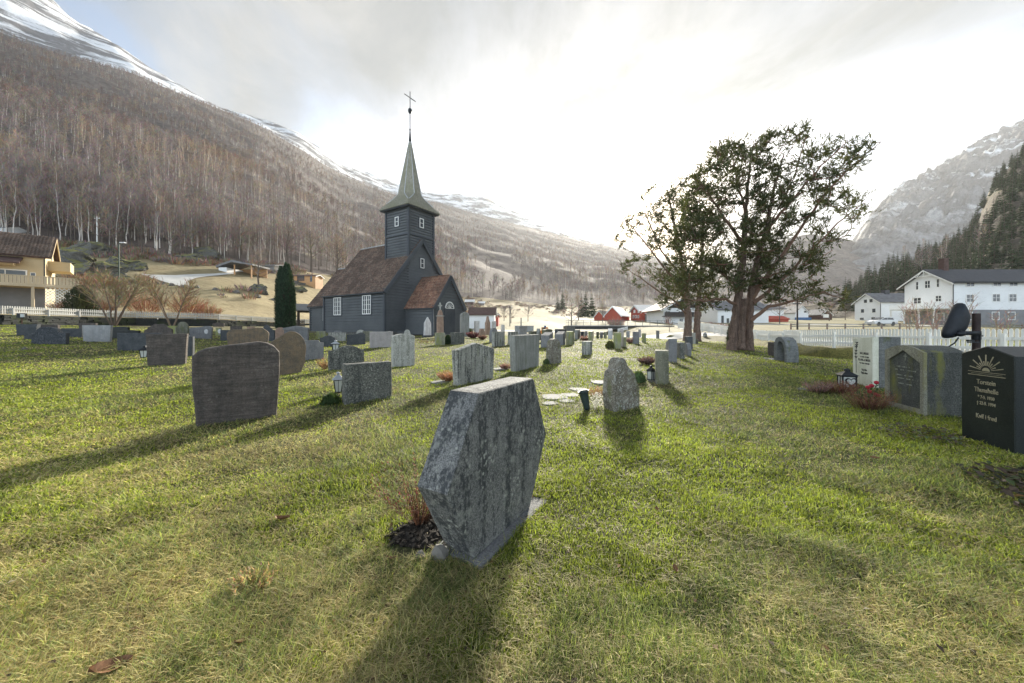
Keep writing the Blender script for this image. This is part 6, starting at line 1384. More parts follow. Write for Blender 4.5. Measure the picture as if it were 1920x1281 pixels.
H = House('brown_hut', 'small reddish brown hut with pale window left of the small white house', 96.5, 99.7, 113, 119, 3.0, 5.4, 7.0, 'y', 'red_wall', 'grey_roof', .3, 'hut'); H.wall.data.materials[0] = MT['brown_roof']; H.win('f', 1544, 1553, 590, 595, pane='white_paint', mull=(0, 0))
# left of centre: white farmhouse and red house beside the church porch
H = House('white_farmhouse', 'white farmhouse with brown tiled roof just right of the church porch', -8.6, -3.6, 73, 80, 1.2, 3.9, 5.4, 'x', 'white_wall', 'brown_roof', .4)
H = House('red_house', 'red house with white framed windows behind the white farmhouse', -7.6, -3.2, 84, 92, 1.4, 4.4, 5.7, 'y', 'red_wall', 'brown_roof', .4)
for x0, x1 in ((917.5, 920), (923, 925.5)): H.win('f', x0, x1, 593, 599, mull=(0, 0))
p = hit(880, 571); House('hillside_cottage', 'tiny cottage with pale roof on the slope above the white farmhouse', p.x-2.5, p.x+2.5, p.y, p.y+6, p.z-.3, p.z+1.6, p.z+3.0, 'x', 'brown_roof', 'tin_roof', .4)
p = hit(903, 572); House('hillside_cottage', 'second tiny pale roofed hut on the slope, right of the tiny cottage', p.x-1.6, p.x+1.6, p.y, p.y+5, p.z-.3, p.z+1.2, p.z+2.2, 'x', 'greyboards', 'tin_roof', .4)
# carport, modern house and cabin on the yellow slope
p = hit(442, 515); w_ = 62/F*p.y
cp = empty('carport', p, 0, 'open pine clad carport with a flat sloping roof at the end of the gravel track', 'carport'); hh = 23/F*p.y
MB().prism([(-w_*.55, hh*.55), (-w_*.08, hh*1.0), (w_*.55, hh*.72), (w_*.55, hh*.85), (-w_*.08, hh*1.17), (-w_*.55, hh*.72)], -.6, 6.5).build('roof', MT['grey_roof'], cp)
MB().bb(-w_*.45, w_*.5, 5.8, 6.0, -1.5, hh*.70).build('back_wall', MT['pine'], cp); MB().bb(-w_*.5, -w_*.26, -.2, 5.8, -1.5, hh*.58).build('store_room', MT['white_wall'], cp)
for x in (-w_*.02, w_*.49): MB().bb(x-.12, x+.12, -.3, -.06, -1.5, hh*.8).build('post', MT['pine'], cp)
p = hit(476, 506); House('modern_house', 'grey boarded house with low mono pitch roof behind the carport', p.x-3.5, p.x+3.6, p.y+4, p.y+11, p.z-1, p.z+1.9, p.z+2.7, 'x', 'greyboards', 'grey_roof', .5)
p = hit(566, 531); H = House('wooden_cabin', 'small pine cabin with a dark window on the rubble wall right of the cypress', p.x-3.9, p.x+3.9, p.y+.5, p.y+5, p.z-.2, p.z+2.3, p.z+2.9, 'x', 'pine', 'brown_roof', .35, 'cabin'); H.win('f', 558, 570, 517, 526, mat='steel', mull=(0, 0)); H.win('f', 582, 585, 518, 528, mat='steel', mull=(0, 0))
# yellow house at the left edge, with balconies
YR = R(46); yd = 46.0; YC = P(85, 500, 46.0)+Matrix.Rotation(YR, 3, 'Z') @ Vector((-8, 4, 0)); hx = lambda px, d=yd: (px-CX)/F*d; hz = lambda py, d=yd: EYE+(HY-py)/F*d
H = House('yellow_house', 'yellow boarded house with brown tiled roof and long beige balcony, far left behind the fence', YC.x-8, YC.x+8, YC.y-4, YC.y+4, 3.0, hz(481, 46), hz(455, 50)+.3, 'x', 'yellow_wall', 'brown_roof', .55, rot=YR)
H.part('roof_tiles', 'tiles', lambda mb: None) if False else None
tl = MB(); sl = math.atan2(H.zr-H.ze, 4.0); L = 4/math.cos(sl)+.5; x0_, z0_ = -4-.5*math.cos(sl), H.ze-.5*math.sin(sl)
pantiles(tl, lambda u, q, h: (u, x0_+math.cos(sl)*q-math.sin(sl)*(h+.17), z0_+math.sin(sl)*q+math.cos(sl)*(h+.17)), H.x0-.5, H.x1+.5, L, .3, .38, .05, 5); tl.build('roof_tiles', MT['tiles'], H.roof)
zb = hz(533, yd-3)-3.0
bal = H.part('balcony', 'beige_boards', lambda mb: (mb.bb(H.x0, H.x1+3.2, H.y0-3.2, H.y0-.02, zb-.25, zb), mb.bb(H.x0, H.x1+3.2, H.y0-3.2, H.y0-3.12, zb+.02, zb+.12), mb.bb(H.x0, H.x1+3.25, H.y0-3.24, H.y0-3.08, zb+.98, zb+1.06)))
H.part('balcony_boards', 'beige_boards', lambda mb: [mb.bb(H.x0+k*.28, H.x0+k*.28+.23, H.y0-3.19, H.y0-3.14, zb+.08, zb+.98) for k in range(int((H.x1+3.2-H.x0)/.28))], bal)
H.part('lower_wall', 'plinthwall', lambda mb: mb.bb(H.x0, H.x1, H.y0-.08, H.y0-.01, -1, zb-.25)); 
for x in (-2.5, 1.2, 4.2, 7.4): H.part('balcony_post', 'beige_boards', lambda mb: mb.bb(x-.12, x+.12, H.y0-3.1, H.y0-2.86, -1, zb-.26), bal)
def latt(mb):
    xa, xb, za, zb2 = H.x1+.3, H.x1+3.1, .1, zb-.3
    hq = zb2-za
    for k in range(-8, 10):
        for sg in (1, -1):
            a0 = xa+k*.36; lo, hi = max(a0, xa), min(a0+hq, xb)
            if hi-lo < .1: continue
            za0, za1 = (za+lo-a0, za+hi-a0) if sg > 0 else (zb2-(lo-a0), zb2-(hi-a0))
            mb.tube([(lo, H.y0-3.12+.015*sg, za0), (hi, H.y0-3.12+.015*sg, za1)], .03, 4)
lt = H.part('lattice', 'white_paint', latt, bal)
H.part('bay_window', 'yellow_wall', lambda mb: (mb.bb(H.x0, H.x1-2.2, H.y0-1.5, H.y0-.1, zb+2.35, zb+2.75)))
H.part('bay_roof', 'brown_roof', lambda mb: mb.prism([(H.y0-2.1, zb+2.65), (H.y0-.05, zb+3.5), (H.y0-.05, zb+3.3), (H.y0-2.1, zb+2.5)], H.x0, H.x1-1.7, 'yz'))
H.win('f', -30, 48, 506, 530, mull=(1, 0), proud=.12); H.win('f', 58, 66, 512, 530, mull=(0, 0)); H.win('f', -20, 12, 556, 580, mull=(1, 0))
sb = H.part('side_balcony', 'yellow_wall', lambda mb: (mb.bb(H.x1+.02, H.x1+1.9, -2.5, 1.5, zb+2.3, zb+2.45), mb.bb(H.x1+.02, H.x1+1.9, -2.5, -2.44, zb+2.45, zb+3.5), mb.bb(H.x1+1.84, H.x1+1.9, -2.44, 1.5, zb+2.45, zb+3.5)))
H.part('downpipe', 'steel', lambda mb: mb.tube([(H.x1-.05, H.y0-.12, H.ze-.3), (H.x1-.05, H.y0-.12, zb)], .07, 5))
p = hit(6, 437); House('white_shed', 'small white shed above the roof of the yellow house', p.x-3, p.x+1.2, p.y, p.y+4, p.z-1, p.z+1.4, p.z+2.0, 'x', 'white_wall', 'grey_roof', .3, 'shed')
# lych gate and wooden gate behind the chancel
gp = Vector((hx(575, 56), 56)); lg = empty('lychgate', (gp.x, gp.y, gz(gp.x, gp.y)), R(35), 'roofed wooden lychgate between the cypress and the chancel', 'gate'); zr_ = (HY-571)/F*56+EYE-gz(gp.x, gp.y)
for x in (-1.1, 1.1):
    for y in (-.7, .7): MB().bb(x-.12, x+.12, y-.12, y+.12, -.2, zr_-1.0).build('post', MT['darkbrown'], lg)
mb = MB(); 
for sg in (1, -1): mb.prism([(-sg*1.5, zr_-1.05), (0, zr_-.05), (0, zr_+.08), (-sg*1.5, zr_-.92)], -2.0, 2.0)
mb.build('roof', MT['greyboards'], lg).rotation_euler = (0, 0, R(90))
mb = MB(); mb.bb(-1.15, 1.15, -.85, -.7, zr_-1.25, zr_-1.02); mb.bb(-1.15, 1.15, .7, .85, zr_-1.25, zr_-1.02); mb.build('beam', MT['darkbrown'], lg)
gt = Vector((hx(559, 57), 57)); gg = empty('picket_gate', (gt.x, gt.y, gz(gt.x, gt.y)+.05), R(5), 'dark brown picket gate right of the cypress', 'gate'); mb = MB()
for k in range(12): mb.bb(-.95+k*.17, -.87+k*.17, -.02, .02, .08, 1.15+.1*abs(k-5.5)/5.5)
mb.build('pickets', MT['darkbrown'], gg); mb = MB(); mb.bb(-.97, .98, .022, .06, .25, .35); mb.bb(-.97, .98, .022, .06, .85, .95); mb.box((0, .075, .6), (2.0, .03, .08), ry=R(-18)); mb.build('rails', MT['darkbrown'], gg)
# ---------------------------------------------------------------- small trees, shrubs, poles, props
def place_tree(name, g, px, py, label, cat='tree', group=None, fn=Z, rz=0, Y=None): 
    p = hit(px, py, fn=fn); return tree_thing(name, g, p, label, cat, group, rz)
def htree(px, py, ytop, fn=Z): p = hit(px, py, fn=fn); return (py-ytop)/F*p.y
# two trees in front of the stone wall
def multistem(seed, H, stems, spread, col, bark, ntw, tww, twl, nb=22, fan=.6):
    g = TreeGeo(seed); 
    for s in range(stems):
        a = bare_tree(seed*10+s, H*g.rnd(.8, 1.05), H*.015, bark, col, nb, spread, .75, ntw=ntw, twl=twl, tww=tww, start=.38, sides=(6, 3))
        az = s*6.283/stems+g.rnd(-.4, .4); M = Matrix.Rotation(g.rnd(.5, 1.0)*fan, 3, Vector((-math.sin(az), math.cos(az), 0))); q = Vector((math.cos(az), math.sin(az), 0))*.12
        for src, dst in ((a.t, g.t), (a.cr, g.cr)):
            b = len(dst.v); dst.v += [tuple(M @ Vector(v)+q) for v in src.v]; dst.c += src.c; dst.f += [tuple(i+b for i in f) for f in src.f]
    return g
h_ = htree(213, 611, 528); place_tree('bare_shrub', multistem(11, h_*1.05, 6, .34, (.28, .22, .13), (.13, .10, .08), 18, .026, .5, 26, .48), 213, 612, 'multi stemmed bare tree with buff twigs in front of the dark wall', 'tree')
h_ = htree(320, 612, 534); place_tree('bare_shrub', multistem(12, h_*1.05, 4, .36, (.30, .22, .13), (.20, .15, .11), 18, .026, .5, 24, .46), 322, 613, 'smaller bare tree with orange tinted twigs, behind the tall mossy gravestone', 'tree')
# old fruit trees at the wood edge and round bare trees further right
FT = 'bare fruit and garden trees on the slopes'
def fruit(seed, H, col, wide=.42, tww=.03, ntw=12, nb=24): return bare_tree(seed, H, H*.028, GREYB, col, nb, wide, .55, ntw=ntw, twl=H*.13, tww=tww, start=.3, sides=(5, 3), droop=.1)
for i, (x, y, yt, col, lb) in enumerate((
   (187, 470, 408, TAN, 'bare tree beside the white utility pole at the wood edge'), (228, 486, 436, GREYB, 'spreading old fruit tree just right of the green street lamp'), (266, 482, 428, GREYB, 'dark spreading fruit tree at the wood edge, midway to the carport'),
   (322, 496, 447, GREYB, 'crooked old fruit tree above the gravel track'), (452, 478, 412, TAN, 'round crowned pale tree at the wood edge left of the modern house'), (484, 545, 474, TAN, 'slim bare tree standing by the mossy boulder on the yellow slope'), (538, 500, 420, TAN, 'tall pale tree directly above the cypress'), (583, 510, 430, TAN, 'tall bare tree above the wooden cabin'), (632, 528, 452, TAN, 'bare round tree above the chancel roof'),
   (945, 602, 577, PURP, 'small bare tree alone on the pale field right of the red house'), (958, 606, 574, PURP, 'bare tree by the dark pole on the pale field'), (915, 588, 566, TAN, 'small round tree behind the red house'), (990, 603, 574, PURP, 'purple twigged bush tree in the middle of the pale field'), (1072, 622, 566, (.36, .30, .20), 'lone round bare tree with straw coloured twigs left of the bridge'),
   (1085, 600, 560, TAN, 'bare bushy tree behind the lone round tree'), (1130, 604, 572, TAN, 'bare bush left of the red shed by the bridge'), (1462, 607, 570, PURP, 'bushy bare tree behind the bright red shed'), (1255, 622, 598, (.33, .22, .17), 'reddish bush at the right end of the bridge'), (1555, 602, 570, TAN, 'pale bush behind the brown hut'), (1585, 600, 572, GREYB, 'dark bush between the brown hut and the small white house'))):
    h_ = htree(x, y, yt); d = hit(x, y).y; place_tree('garden_tree', fruit(50+i, h_, col, tww=max(.012, .00045*d)), x, y, lb, 'tree', FT)
def shrub(seed, w_, h_, col, n=260, tww=.02, leafy=False):
    g = TreeGeo(seed); g.t.cur = col; g.t.tube([(0, 0, -.1), (0, 0, h_*.3)], [.04, .02], 4, False)
    for k in range(n):
        az, r = g.rnd(0, 6.283), math.sqrt(g.rnd(0, 1)); p = Vector((math.cos(az)*r*w_*.75, math.sin(az)*r*w_*.55, g.rnd(0, .5)*h_*(1-.5*r))); d = Vector((math.cos(az)*r*.7, math.sin(az)*r*.7, g.rnd(.5, 1.1))).normalized()
        c = tuple(v*g.rnd(.6, 1.35) for v in col); L = h_*g.rnd(.35, .75); g.twig(p, d, L, tww, c)
        for q in range(2): g.twig(p+d*L*g.rnd(.4, .8), (d+Vector((g.rnd(-1, 1), g.rnd(-1, 1), g.rnd(-.2, .6)))*.8).normalized(), L*.5, tww*.8, c)
    return g
SH = [(150, 536, 60, 24, (.30, .17, .09), 'clipped orange brown hedge right of the yellow house'), (195, 538, 60, 22, (.27, .16, .09), 'orange brown hedge behind the multi stemmed bare tree'), (55, 578, 60, 22, (.24, .12, .08), 'reddish bush under the balcony of the yellow house'), (120, 584, 50, 20, (.23, .13, .08), 'brown bush below the white lattice'), (185, 588, 60, 26, (.26, .14, .08), 'reddish brown thicket behind the fence and multi stemmed tree'), (270, 590, 60, 40, (.33, .17, .09), 'orange thicket behind the fence left of the smaller bare tree'), (350, 594, 50, 40, (.36, .18, .09), 'orange thicket behind the fence right of the smaller bare tree'),
      (390, 596, 40, 24, (.38, .22, .12), 'low orange brush at the right end of the thickets behind the fence'), (1155, 616, 26, 18, (.34, .22, .17), 'reddish bush in front of the bridge girder'), (1330, 617, 60, 12, (.30, .19, .15), 'low pinkish scrub behind the road between the two yews'), (1360, 618, 40, 10, (.30, .20, .15), 'low scrub left of the tall yew trunk by the road')]
for i, (x, y, w_, hh, col, lb) in enumerate(SH):
    p = hit(x, y); g = shrub(70+i, w_/F*p.y/2, hh/F*p.y*1.1, col, 320, max(.012, .0007*p.y)); tree_thing('bush', g, p, lb, 'bush', 'bushes around the churchyard')
for i, (x, y, yt, lb) in enumerate(((1712, 640, 572, 'thin reddish sapling behind the fence left of the black lamp'), (1738, 640, 560, 'tall thin sapling bush before the white balcony'), (1765, 640, 566, 'straw coloured sapling beside the black lamp head'), (1800, 640, 555, 'tall bare sapling right behind the black lamp head'), (1880, 640, 590, 'low straw coloured bush behind the fence at the right edge'))):
    p = P(x, y, 27.0); p.z = gz(p.x, p.y); H_ = EYE+(HY-yt)/F*27-p.z; tree_thing('sapling', multistem(90+i, H_, 4, .20, (.34, .24, .18), (.30, .22, .17), 5, .012, .35, 11, .30), p, lb, 'bush', 'saplings outside the picket fence')
# dark conifers in the haze, evergreen bushes
for i, (x, y, yt, wd) in enumerate(((1055, 580, 542, 2.4), (1046, 582, 550, 2.0), (1098, 594, 543, 3.0), (1110, 595, 546, 2.6), (1090, 594, 548, 2.2))):
    p = hit(x, y); o = copy_tree(SP[i % 4]); s_ = (y-yt)/F*p.y/14; o.location = p; o.scale = (s_*1.2, s_*1.2, s_)
    tag(o, ('left one of two dark conifers' if x == 1046 else 'right one of two dark conifers' if x == 1055 else 'broad middle conifer of three' if x == 1098 else 'rightmost conifer of three' if x == 1110 else 'leftmost conifer of three')+' standing hazy behind the lone round tree', 'tree', 'hazy conifers in mid valley')
def leafy(name, px, py, w_, h_, n, col, leaf, label, cat, fn=G, taper=0, seed=1, columns=None, group=None, drop=0):
    """evergreen mass of small leaves round a hidden stem"""
    p = hit(px, py, fn=lambda a, b: fn(a, b)) if fn is not G else hitG(px, py); r = random.Random(seed); g = MB(); W, Hh = w_/F*p.y/2, h_/F*p.y
    for k in range(n):
        if columns: ox, oy, rr, hh = columns[r.randrange(len(columns))]; q = r.random(); z = q*hh*Hh; rad = rr*W*(1-.12*q if q < .72 else (1-.12*.72)*max(.05, 1-((q-.72)/.28)**1.6)); c0 = Vector((ox*W, oy*W, 0))
        else: q = r.random(); z = q*Hh; rad = W*math.sqrt(max(.05, 1-(q*1.0)**2))*(1-taper*q); c0 = Vector((0, 0, 0))
        az = r.uniform(0, 6.283); rad *= (.70+.3*math.sqrt(r.random())+(.22*r.random() if r.random() < .12 else 0))*(.76+.48*float(vnoise(az*2, z*1.5, 1.6, seed, 3))); n_ = Vector((math.cos(az), math.sin(az), r.uniform(-.1, .5))); c = c0+Vector((math.cos(az)*rad, math.sin(az)*rad, z))
        u = (Vector((0, 0, 1))+n_*.5+Vector((r.uniform(-.5, .5), r.uniform(-.5, .5), 0))).normalized(); s = u.cross(n_).normalized(); L = leaf*r.uniform(.7, 1.4); v = r.uniform(.55, 1.35); g.cur = tuple(x*v for x in col)
        g.add([c-s*L*.35, c+s*L*.35, c+u*L+s*L*.12, c+u*L-s*L*.12], [(0, 1, 2, 3)])
    e = empty(name, p, 0, label, cat, group); g.build('foliage', MT['foliage'], e, recalc=False)
    t_ = MB(); t_.cur = (.05, .04, .03)
    if columns:
        for ox, oy, rr, hh in columns: t_.lathe([(rr*W*.62, -.1), (rr*W*.66, Hh*hh*.65), (rr*W*.25, Hh*hh*.9)], (ox*W, oy*W, 0), 9)
    else: t_.lathe([(W*.5, -.1), (W*.5, Hh*.5), (W*.2, Hh*.8)], (0, 0, 0), 8)
    t_.build('stem', MT['bare'], e, recalc=False); return e
leafy('cypress', 534, 616, 34, 122, 15000, (.030, .058, .036), .22, 'dark green columnar cypress by the wall left of the church', 'tree', columns=[(-.45, 0, .55, .94), (.0, .2, .6, 1.0), (.45, -.1, .55, .97), (.15, -.4, .5, .88), (-.2, -.35, .5, .84), (.78, .1, .3, .70)], seed=3)
leafy('evergreen_shrub', 839.5, 646, 13, 16, 700, (.022, .05, .024), .07, 'small dark green shrub between the squat green stone and the rough block', 'shrub')
leafy('evergreen_shrub', 152, 590, 46, 52, 2600, (.045, .055, .03), .18, 'dark evergreen shrub behind the fence under the balcony end', 'shrub', fn=Z)
leafy('evergreen_shrub', 98, 536, 20, 20, 900, (.06, .09, .025), .14, 'green bush at the corner of the yellow house', 'shrub', fn=Z)
leafy('young_yew', 1379, 648, 34, 70, 2600, (.035, .05, .03), .09, 'young dark yew bush growing against the twin trunks of the tall yew', 'shrub', taper=.6)
leafy('evergreen_shrub', 881, 627, 14, 10, 500, (.06, .09, .04), .08, 'small green shrub right of the very tall scrolled stone', 'shrub')
leafy('low_conifer', 1144, 653, 18, 12, 700, (.13, .14, .06), .06, 'low juniper like bush beside the yellow green streaked stone', 'shrub')
leafy('flower_clump', 1198, 717, 26, 17, 500, (.10, .16, .07), .045, 'green leafy plant behind the jagged boulder gravestone', 'plant')
leafy('flower_clump', 621, 757, 36, 16, 900, (.05, .085, .035), .03, 'low green grave plant with dark red buds left of the rough hewn block', 'plant')
leafy('flower_clump', 1024, 683, 12, 8, 200, (.09, .13, .06), .04, 'tiny green plant left of the knobbly rock gravestone', 'plant')
leafy('evergreen_shrub', 905, 590, 12, 9, 300, (.10, .12, .07), .3, 'grey green bush below the tiny cottages', 'shrub', fn=Z)
# heather
def heather(px, py, w_, h_, n, col, label, seed, tall=1.0, group='heather plants on the graves'):
    p = hitG(px, py); r = random.Random(seed); g = MB(); W, Hh = w_/F*p.y/2, h_/F*p.y
    for k in range(n):
        az, rr = r.uniform(0, 6.283), math.sqrt(r.random()); b = Vector((math.cos(az)*rr*W*.55, math.sin(az)*rr*W*.45, .0)); d = Vector((math.cos(az)*rr*.8, math.sin(az)*rr*.6, 1.0/ (1.25-tall*.0))).normalized(); L = Hh*r.uniform(.6, 1.1)
        v = r.uniform(.5, 1.3); c = tuple(x*v for x in col); a_, b_ = frame_of(d); tip = b+d*L; m = b+d*L*.5; wd = max(.0045, .0009*p.y); g.cur = tuple(x*.5 for x in c); g.add([b-a_*wd*.4, b+a_*wd*.4, m+a_*wd*.4, m-a_*wd*.4], [(0, 1, 2, 3)])
        for q in range(8):
            f = .3+.7*q/8; c0 = b.lerp(tip, f); o = a_*r.uniform(-1, 1)+b_*r.uniform(-1, 1); o = o.normalized()*wd*r.uniform(2.2, 4); g.cur = tuple(x*r.uniform(.7, 1.3) for x in c); e = c0+o+d*wd*4; s = d.cross(o).normalized()*wd*.9
            g.add([c0-s, c0+s, e], [(0, 1, 2)])
    o = g.build('heather_plant', MT['dry'], recalc=False); o.location = p; tag(o, label, 'plant', group); return o
RB = (.21, .11, .07); PK = (.33, .215, .175)
q = hc+e2*.31-e1*.24; 
def heath_at(p, W, Hh, n, col, label, seed):
    o = heather(960, 700, 10, 10, n, col, label, seed); s0 = hitG(960, 700); bw, bh = 10/F*s0.y/2, 10/F*s0.y
    o.scale = (W/bw, W/bw, Hh/bh); o.location = p; return o
hh1 = heather(786, 985, 40, 140, 110, (.15, .075, .048), 'tall dry reddish brown stalks left of the hexagonal gravestone', 5)
heather(1630, 768, 84, 44, 260, RB, 'spreading brown heather in front of the red roses', 6); heather(1575, 738, 70, 26, 220, RB, 'brown heather beside the heart lantern', 7); heather(1532, 737, 44, 24, 160, PK, 'pinkish dry heather left of the brown heather', 8)
heather(1213, 683, 34, 15, 200, (.20, .13, .11), 'dark purple heather clump left of the tall slanting slab', 9); heather(839, 716, 26, 22, 170, (.42, .22, .12), 'orange heather at the left foot of the black streaked stone', 10); heather(948, 693, 22, 12, 90, (.36, .22, .17), 'small reddish heather left of the tooled grey stone', 11)
heather(1097, 641, 9, 11, 80, (.42, .25, .2), 'tiny orange heather left of the broad moss streaked stone', 12); heather(1182, 644, 13, 11, 100, (.40, .28, .24), 'pink heather beside the tilted narrow stone', 13); heather(887, 634, 22, 12, 160, (.20, .09, .085), 'dark wine red shrubs by the small brown arched stone', 14); heather(609, 693, 12, 22, 60, (.38, .22, .10), 'dry orange plant at the left of the shouldered stone', 15); heather(1118, 745, 30, 22, 90, (.40, .24, .13), 'orange withered plant behind the white flowers', 16); heather(905, 637, 16, 8, 80, (.26, .14, .10), 'low brown withered plants near the small arched stone', 17)
heather(470, 1108, 90, 34, 46, (.42, .33, .15), 'tuft of dry straw grass in the left foreground', 18, group='dry grass tufts'); o_ = [o for o in COL.objects if o.get('label', '').startswith('tuft of dry straw')][0]; o_.name = 'grass_tuft'; o_['category'] = 'grass tuft'; del o_['group']
# lanterns
MT['lantern_glass'] = plain('milky_lantern_glass', (.50, .52, .50), .25, .1, 5); MT['candle'] = plain('white_wax', (.75, .73, .68), .6, .05, 4); MT['lead'] = plain('grey_zinc_roof', (.32, .34, .36), .5, .15, 5)
def lantern(px, py, w_, h_, label, roofmat='metal_dark', flare=1.0, seed=0, heart=False, rot=.5):
    p = hitG(px, py); W, Hh = w_/F*p.y*.5, h_/F*p.y; e = empty('grave_lantern', p, rot, label, 'lantern', 'lanterns on the graves'); b, t = W*.55, W*.55*flare; z0, z1 = Hh*.08, Hh*.62; th = W*.08
    mb = MB(); mb.bb(-b-th, b+th, -b-th, b+th, 0, z0)
    for sx in (-1, 1):
        for sy in (-1, 1): mb.tube([(sx*b, sy*b, z0), (sx*t, sy*t, z1)], th, 4)
    for s in (-1, 1): mb.bb(-t-th, t+th, s*t-th, s*t+th, z1-th, z1+th); mb.bb(s*t-th, s*t+th, -t-th, t+th, z1-th*.9, z1+th*.9)
    for s in (-1, 1): mb.tube([(0, s*b, z0), (0, s*t, z1)], th*.6, 4)
    mb.build('frame', MT['metal_dark'], e)
    mb = MB()
    for s in (-1, 1):
        mb.add([(-b, s*(b-.2*th), z0), (b, s*(b-.2*th), z0), (t, s*(t-.2*th), z1), (-t, s*(t-.2*th), z1)], [(0, 1, 2, 3)]); mb.add([(s*(b-.2*th), -b, z0), (s*(b-.2*th), b, z0), (s*(t-.2*th), t, z1), (s*(t-.2*th), -t, z1)], [(0, 1, 2, 3)])
    mb.build('glass', MT['lantern_glass'], e)
    mb = MB(); k = t*1.35
    mb.add([(x, y, z1+th) for x, y in ((-k, -k), (k, -k), (k, k), (-k, k))]+[(x*.3, y*.3, Hh*.84) for x, y in ((-k, -k), (k, -k), (k, k), (-k, k))], [(3, 2, 1, 0), (4, 5, 6, 7)]+[(i, (i+1) % 4, 4+(i+1) % 4, 4+i) for i in range(4)])
    mb.bb(-k*.25, k*.25, -k*.25, k*.25, Hh*.84, Hh*.93); mb.lathe([(k*.36, Hh*.93), (k*.30, Hh*.97), (k*.05, Hh)], (0, 0, 0), 10); mb.build('roof', MT[roofmat], e)
    if heart:
        mb = MB()
        for k_ in range(20):
            a0, a1 = k_*math.pi/10, (k_+1)*math.pi/10; hp = lambda a, s: (s*W*.034*16*math.sin(a)**3, Hh*.34+s*W*.034*(13*math.cos(a)-5*math.cos(2*a)-2*math.cos(3*a)-math.cos(4*a)))
            mb.prism([hp(a0, .75), hp(a1, .75), hp(a1, 1.0), hp(a0, 1.0)], b*1.05, b*1.05+th)
        ho = mb.build('heart', MT['metal_dark'], e); ho.rotation_euler = (0, 0, R(100))
    return e
lantern(1221, 713, 18, 28, 'small black lantern with white candle between the boulder and the capped stone'); lantern(1588, 727, 36, 36, 'squat black lantern with a heart shaped window by the cream stone', heart=True, rot=1.2)
lantern(271, 671, 15, 23, 'black coach lantern beside the reddish brown slab', flare=1.35); lantern(634, 737, 18, 40, 'slender grey roofed lantern at the left of the rough hewn block', 'lead', flare=1.5); lantern(629, 657, 17, 19, 'grey roofed lantern behind the shouldered stone', 'lead', flare=1.2); lantern(357, 634, 7, 11, 'tiny dark lantern left of the stone with medallion'); lantern(1322, 632, 8, 9, 'white roofed little lantern near the road between the yews', 'lead')
# flower vase, white flowers, roses, pebbles
p = hitG(1101, 768); k = p.y/F; vs_ = empty('grave_vase', p, 0, 'dark green cone shaped vase stuck in the lawn, left of the jagged boulder', 'vase'); mb = MB()
mb.lathe([(.001*k/k, 0), (5.5*k, 0), (6*k, 6*k), (8*k, 26*k), (9.5*k, 34*k), (11*k, 35.5*k), (9.2*k, 35*k), (8*k, 30*k), (5*k, 10*k)], (0, 0, 0), 18); o = mb.build('body', plain('dark_green_plastic', (.030, .045, .042), .45, .15, 10), vs_, True); o.rotation_euler = (R(0), R(-12), 0)
p = hitG(1119, 764); r = random.Random(2); mb = MB(); k = p.y/F
for _ in range(420):
    c = Vector((r.gauss(0, 5.5)*k, r.gauss(0, 6)*k, 0)); c.z = (r.uniform(2, 30)+.35*c.x/k)*k*.9; n_ = Vector((r.uniform(-1, 1), r.uniform(-1, 1), r.uniform(-.2, 1))).normalized(); a_, b_ = frame_of(n_); L = 2.3*k*r.uniform(.6, 1.3); v = r.uniform(.8, 1.1); mb.cur = (.68*v, .66*v, .58*v)
    mb.add([c-a_*L*.5, c+b_*L*.4, c+a_*L*.5, c-b_*L*.4], [(0, 1, 2, 3)])
o = mb.build('white_flowers', MT['dry'], recalc=False); o.location = p; tag(o, 'bunch of faded white flowers leaning on the jagged boulder', 'flowers')
p = hitG(1640, 752); k = p.y/F; bq = empty('rose_bouquet', p+Vector((0, .1, 0)), 0, 'bouquet of red roses with green leaves against the dark arched stone', 'flowers'); r = random.Random(6); mb = MB()
for _ in range(150):
    c = Vector((r.gauss(2, 12)*k, r.gauss(0, 6)*k, abs(r.gauss(8, 8))*k)); d = Vector((r.uniform(-1, 1), r.uniform(-1, 1), r.uniform(0, 1))).normalized(); a_, b_ = frame_of(d); L = r.uniform(6, 12)*k; v = r.uniform(.6, 1.4); mb.cur = (.05*v, .11*v, .045*v)
    mb.add([c, c+d*L*.5+a_*L*.2, c+d*L, c+d*L*.5-a_*L*.2], [(0, 1, 2, 3)])
mb.build('leaves', MT['foliage'], bq, recalc=False); MT['rose'] = plain('red_petals', (.42, .025, .045), .6, .3, 60)
for x, z in ((9, 33), (-7, 24), (0, 27), (-4, 16), (7, 12), (12, 8)):
    mb = MB()
    for q in range(3): mb.lathe([(.5*k, -3*k), (3.2*k, -1.5*k), (3.9*k-q*k*.6, 1*k), (3.1*k-q*k, 3.2*k+q*.5*k), (1.2*k, 3.6*k)], (x*k, -6*k, z*k), 8)
    mb.build('rose', MT['rose'], bq, True)
    MB().tube([(x*k, -6*k, (z-2.5)*k), (3*k, 0, 1*k)], .6*k, 5).build('stalk', plain('green_stalk', (.06, .10, .04), .7), bq) if 'stk' not in MT else MB().tube([(x*k, -6*k, (z-2.5)*k), (3*k, 0, 1*k)], .6*k, 5).build('stalk', MT['stk'], bq)
    MT.setdefault('stk', bpy.data.materials['green_stalk'])
for x, y, w_, h_, lb in ((825, 1050, 34, 30, 'angular grey stone leaning on the plinth of the hexagonal gravestone'), (787, 1048, 20, 12, 'small grey stone left of the plinth of the hexagonal gravestone')): rock('stone', x, y, w_, h_, lb, 'fieldrock', 'stone', None, int(x), 2, fn=G)
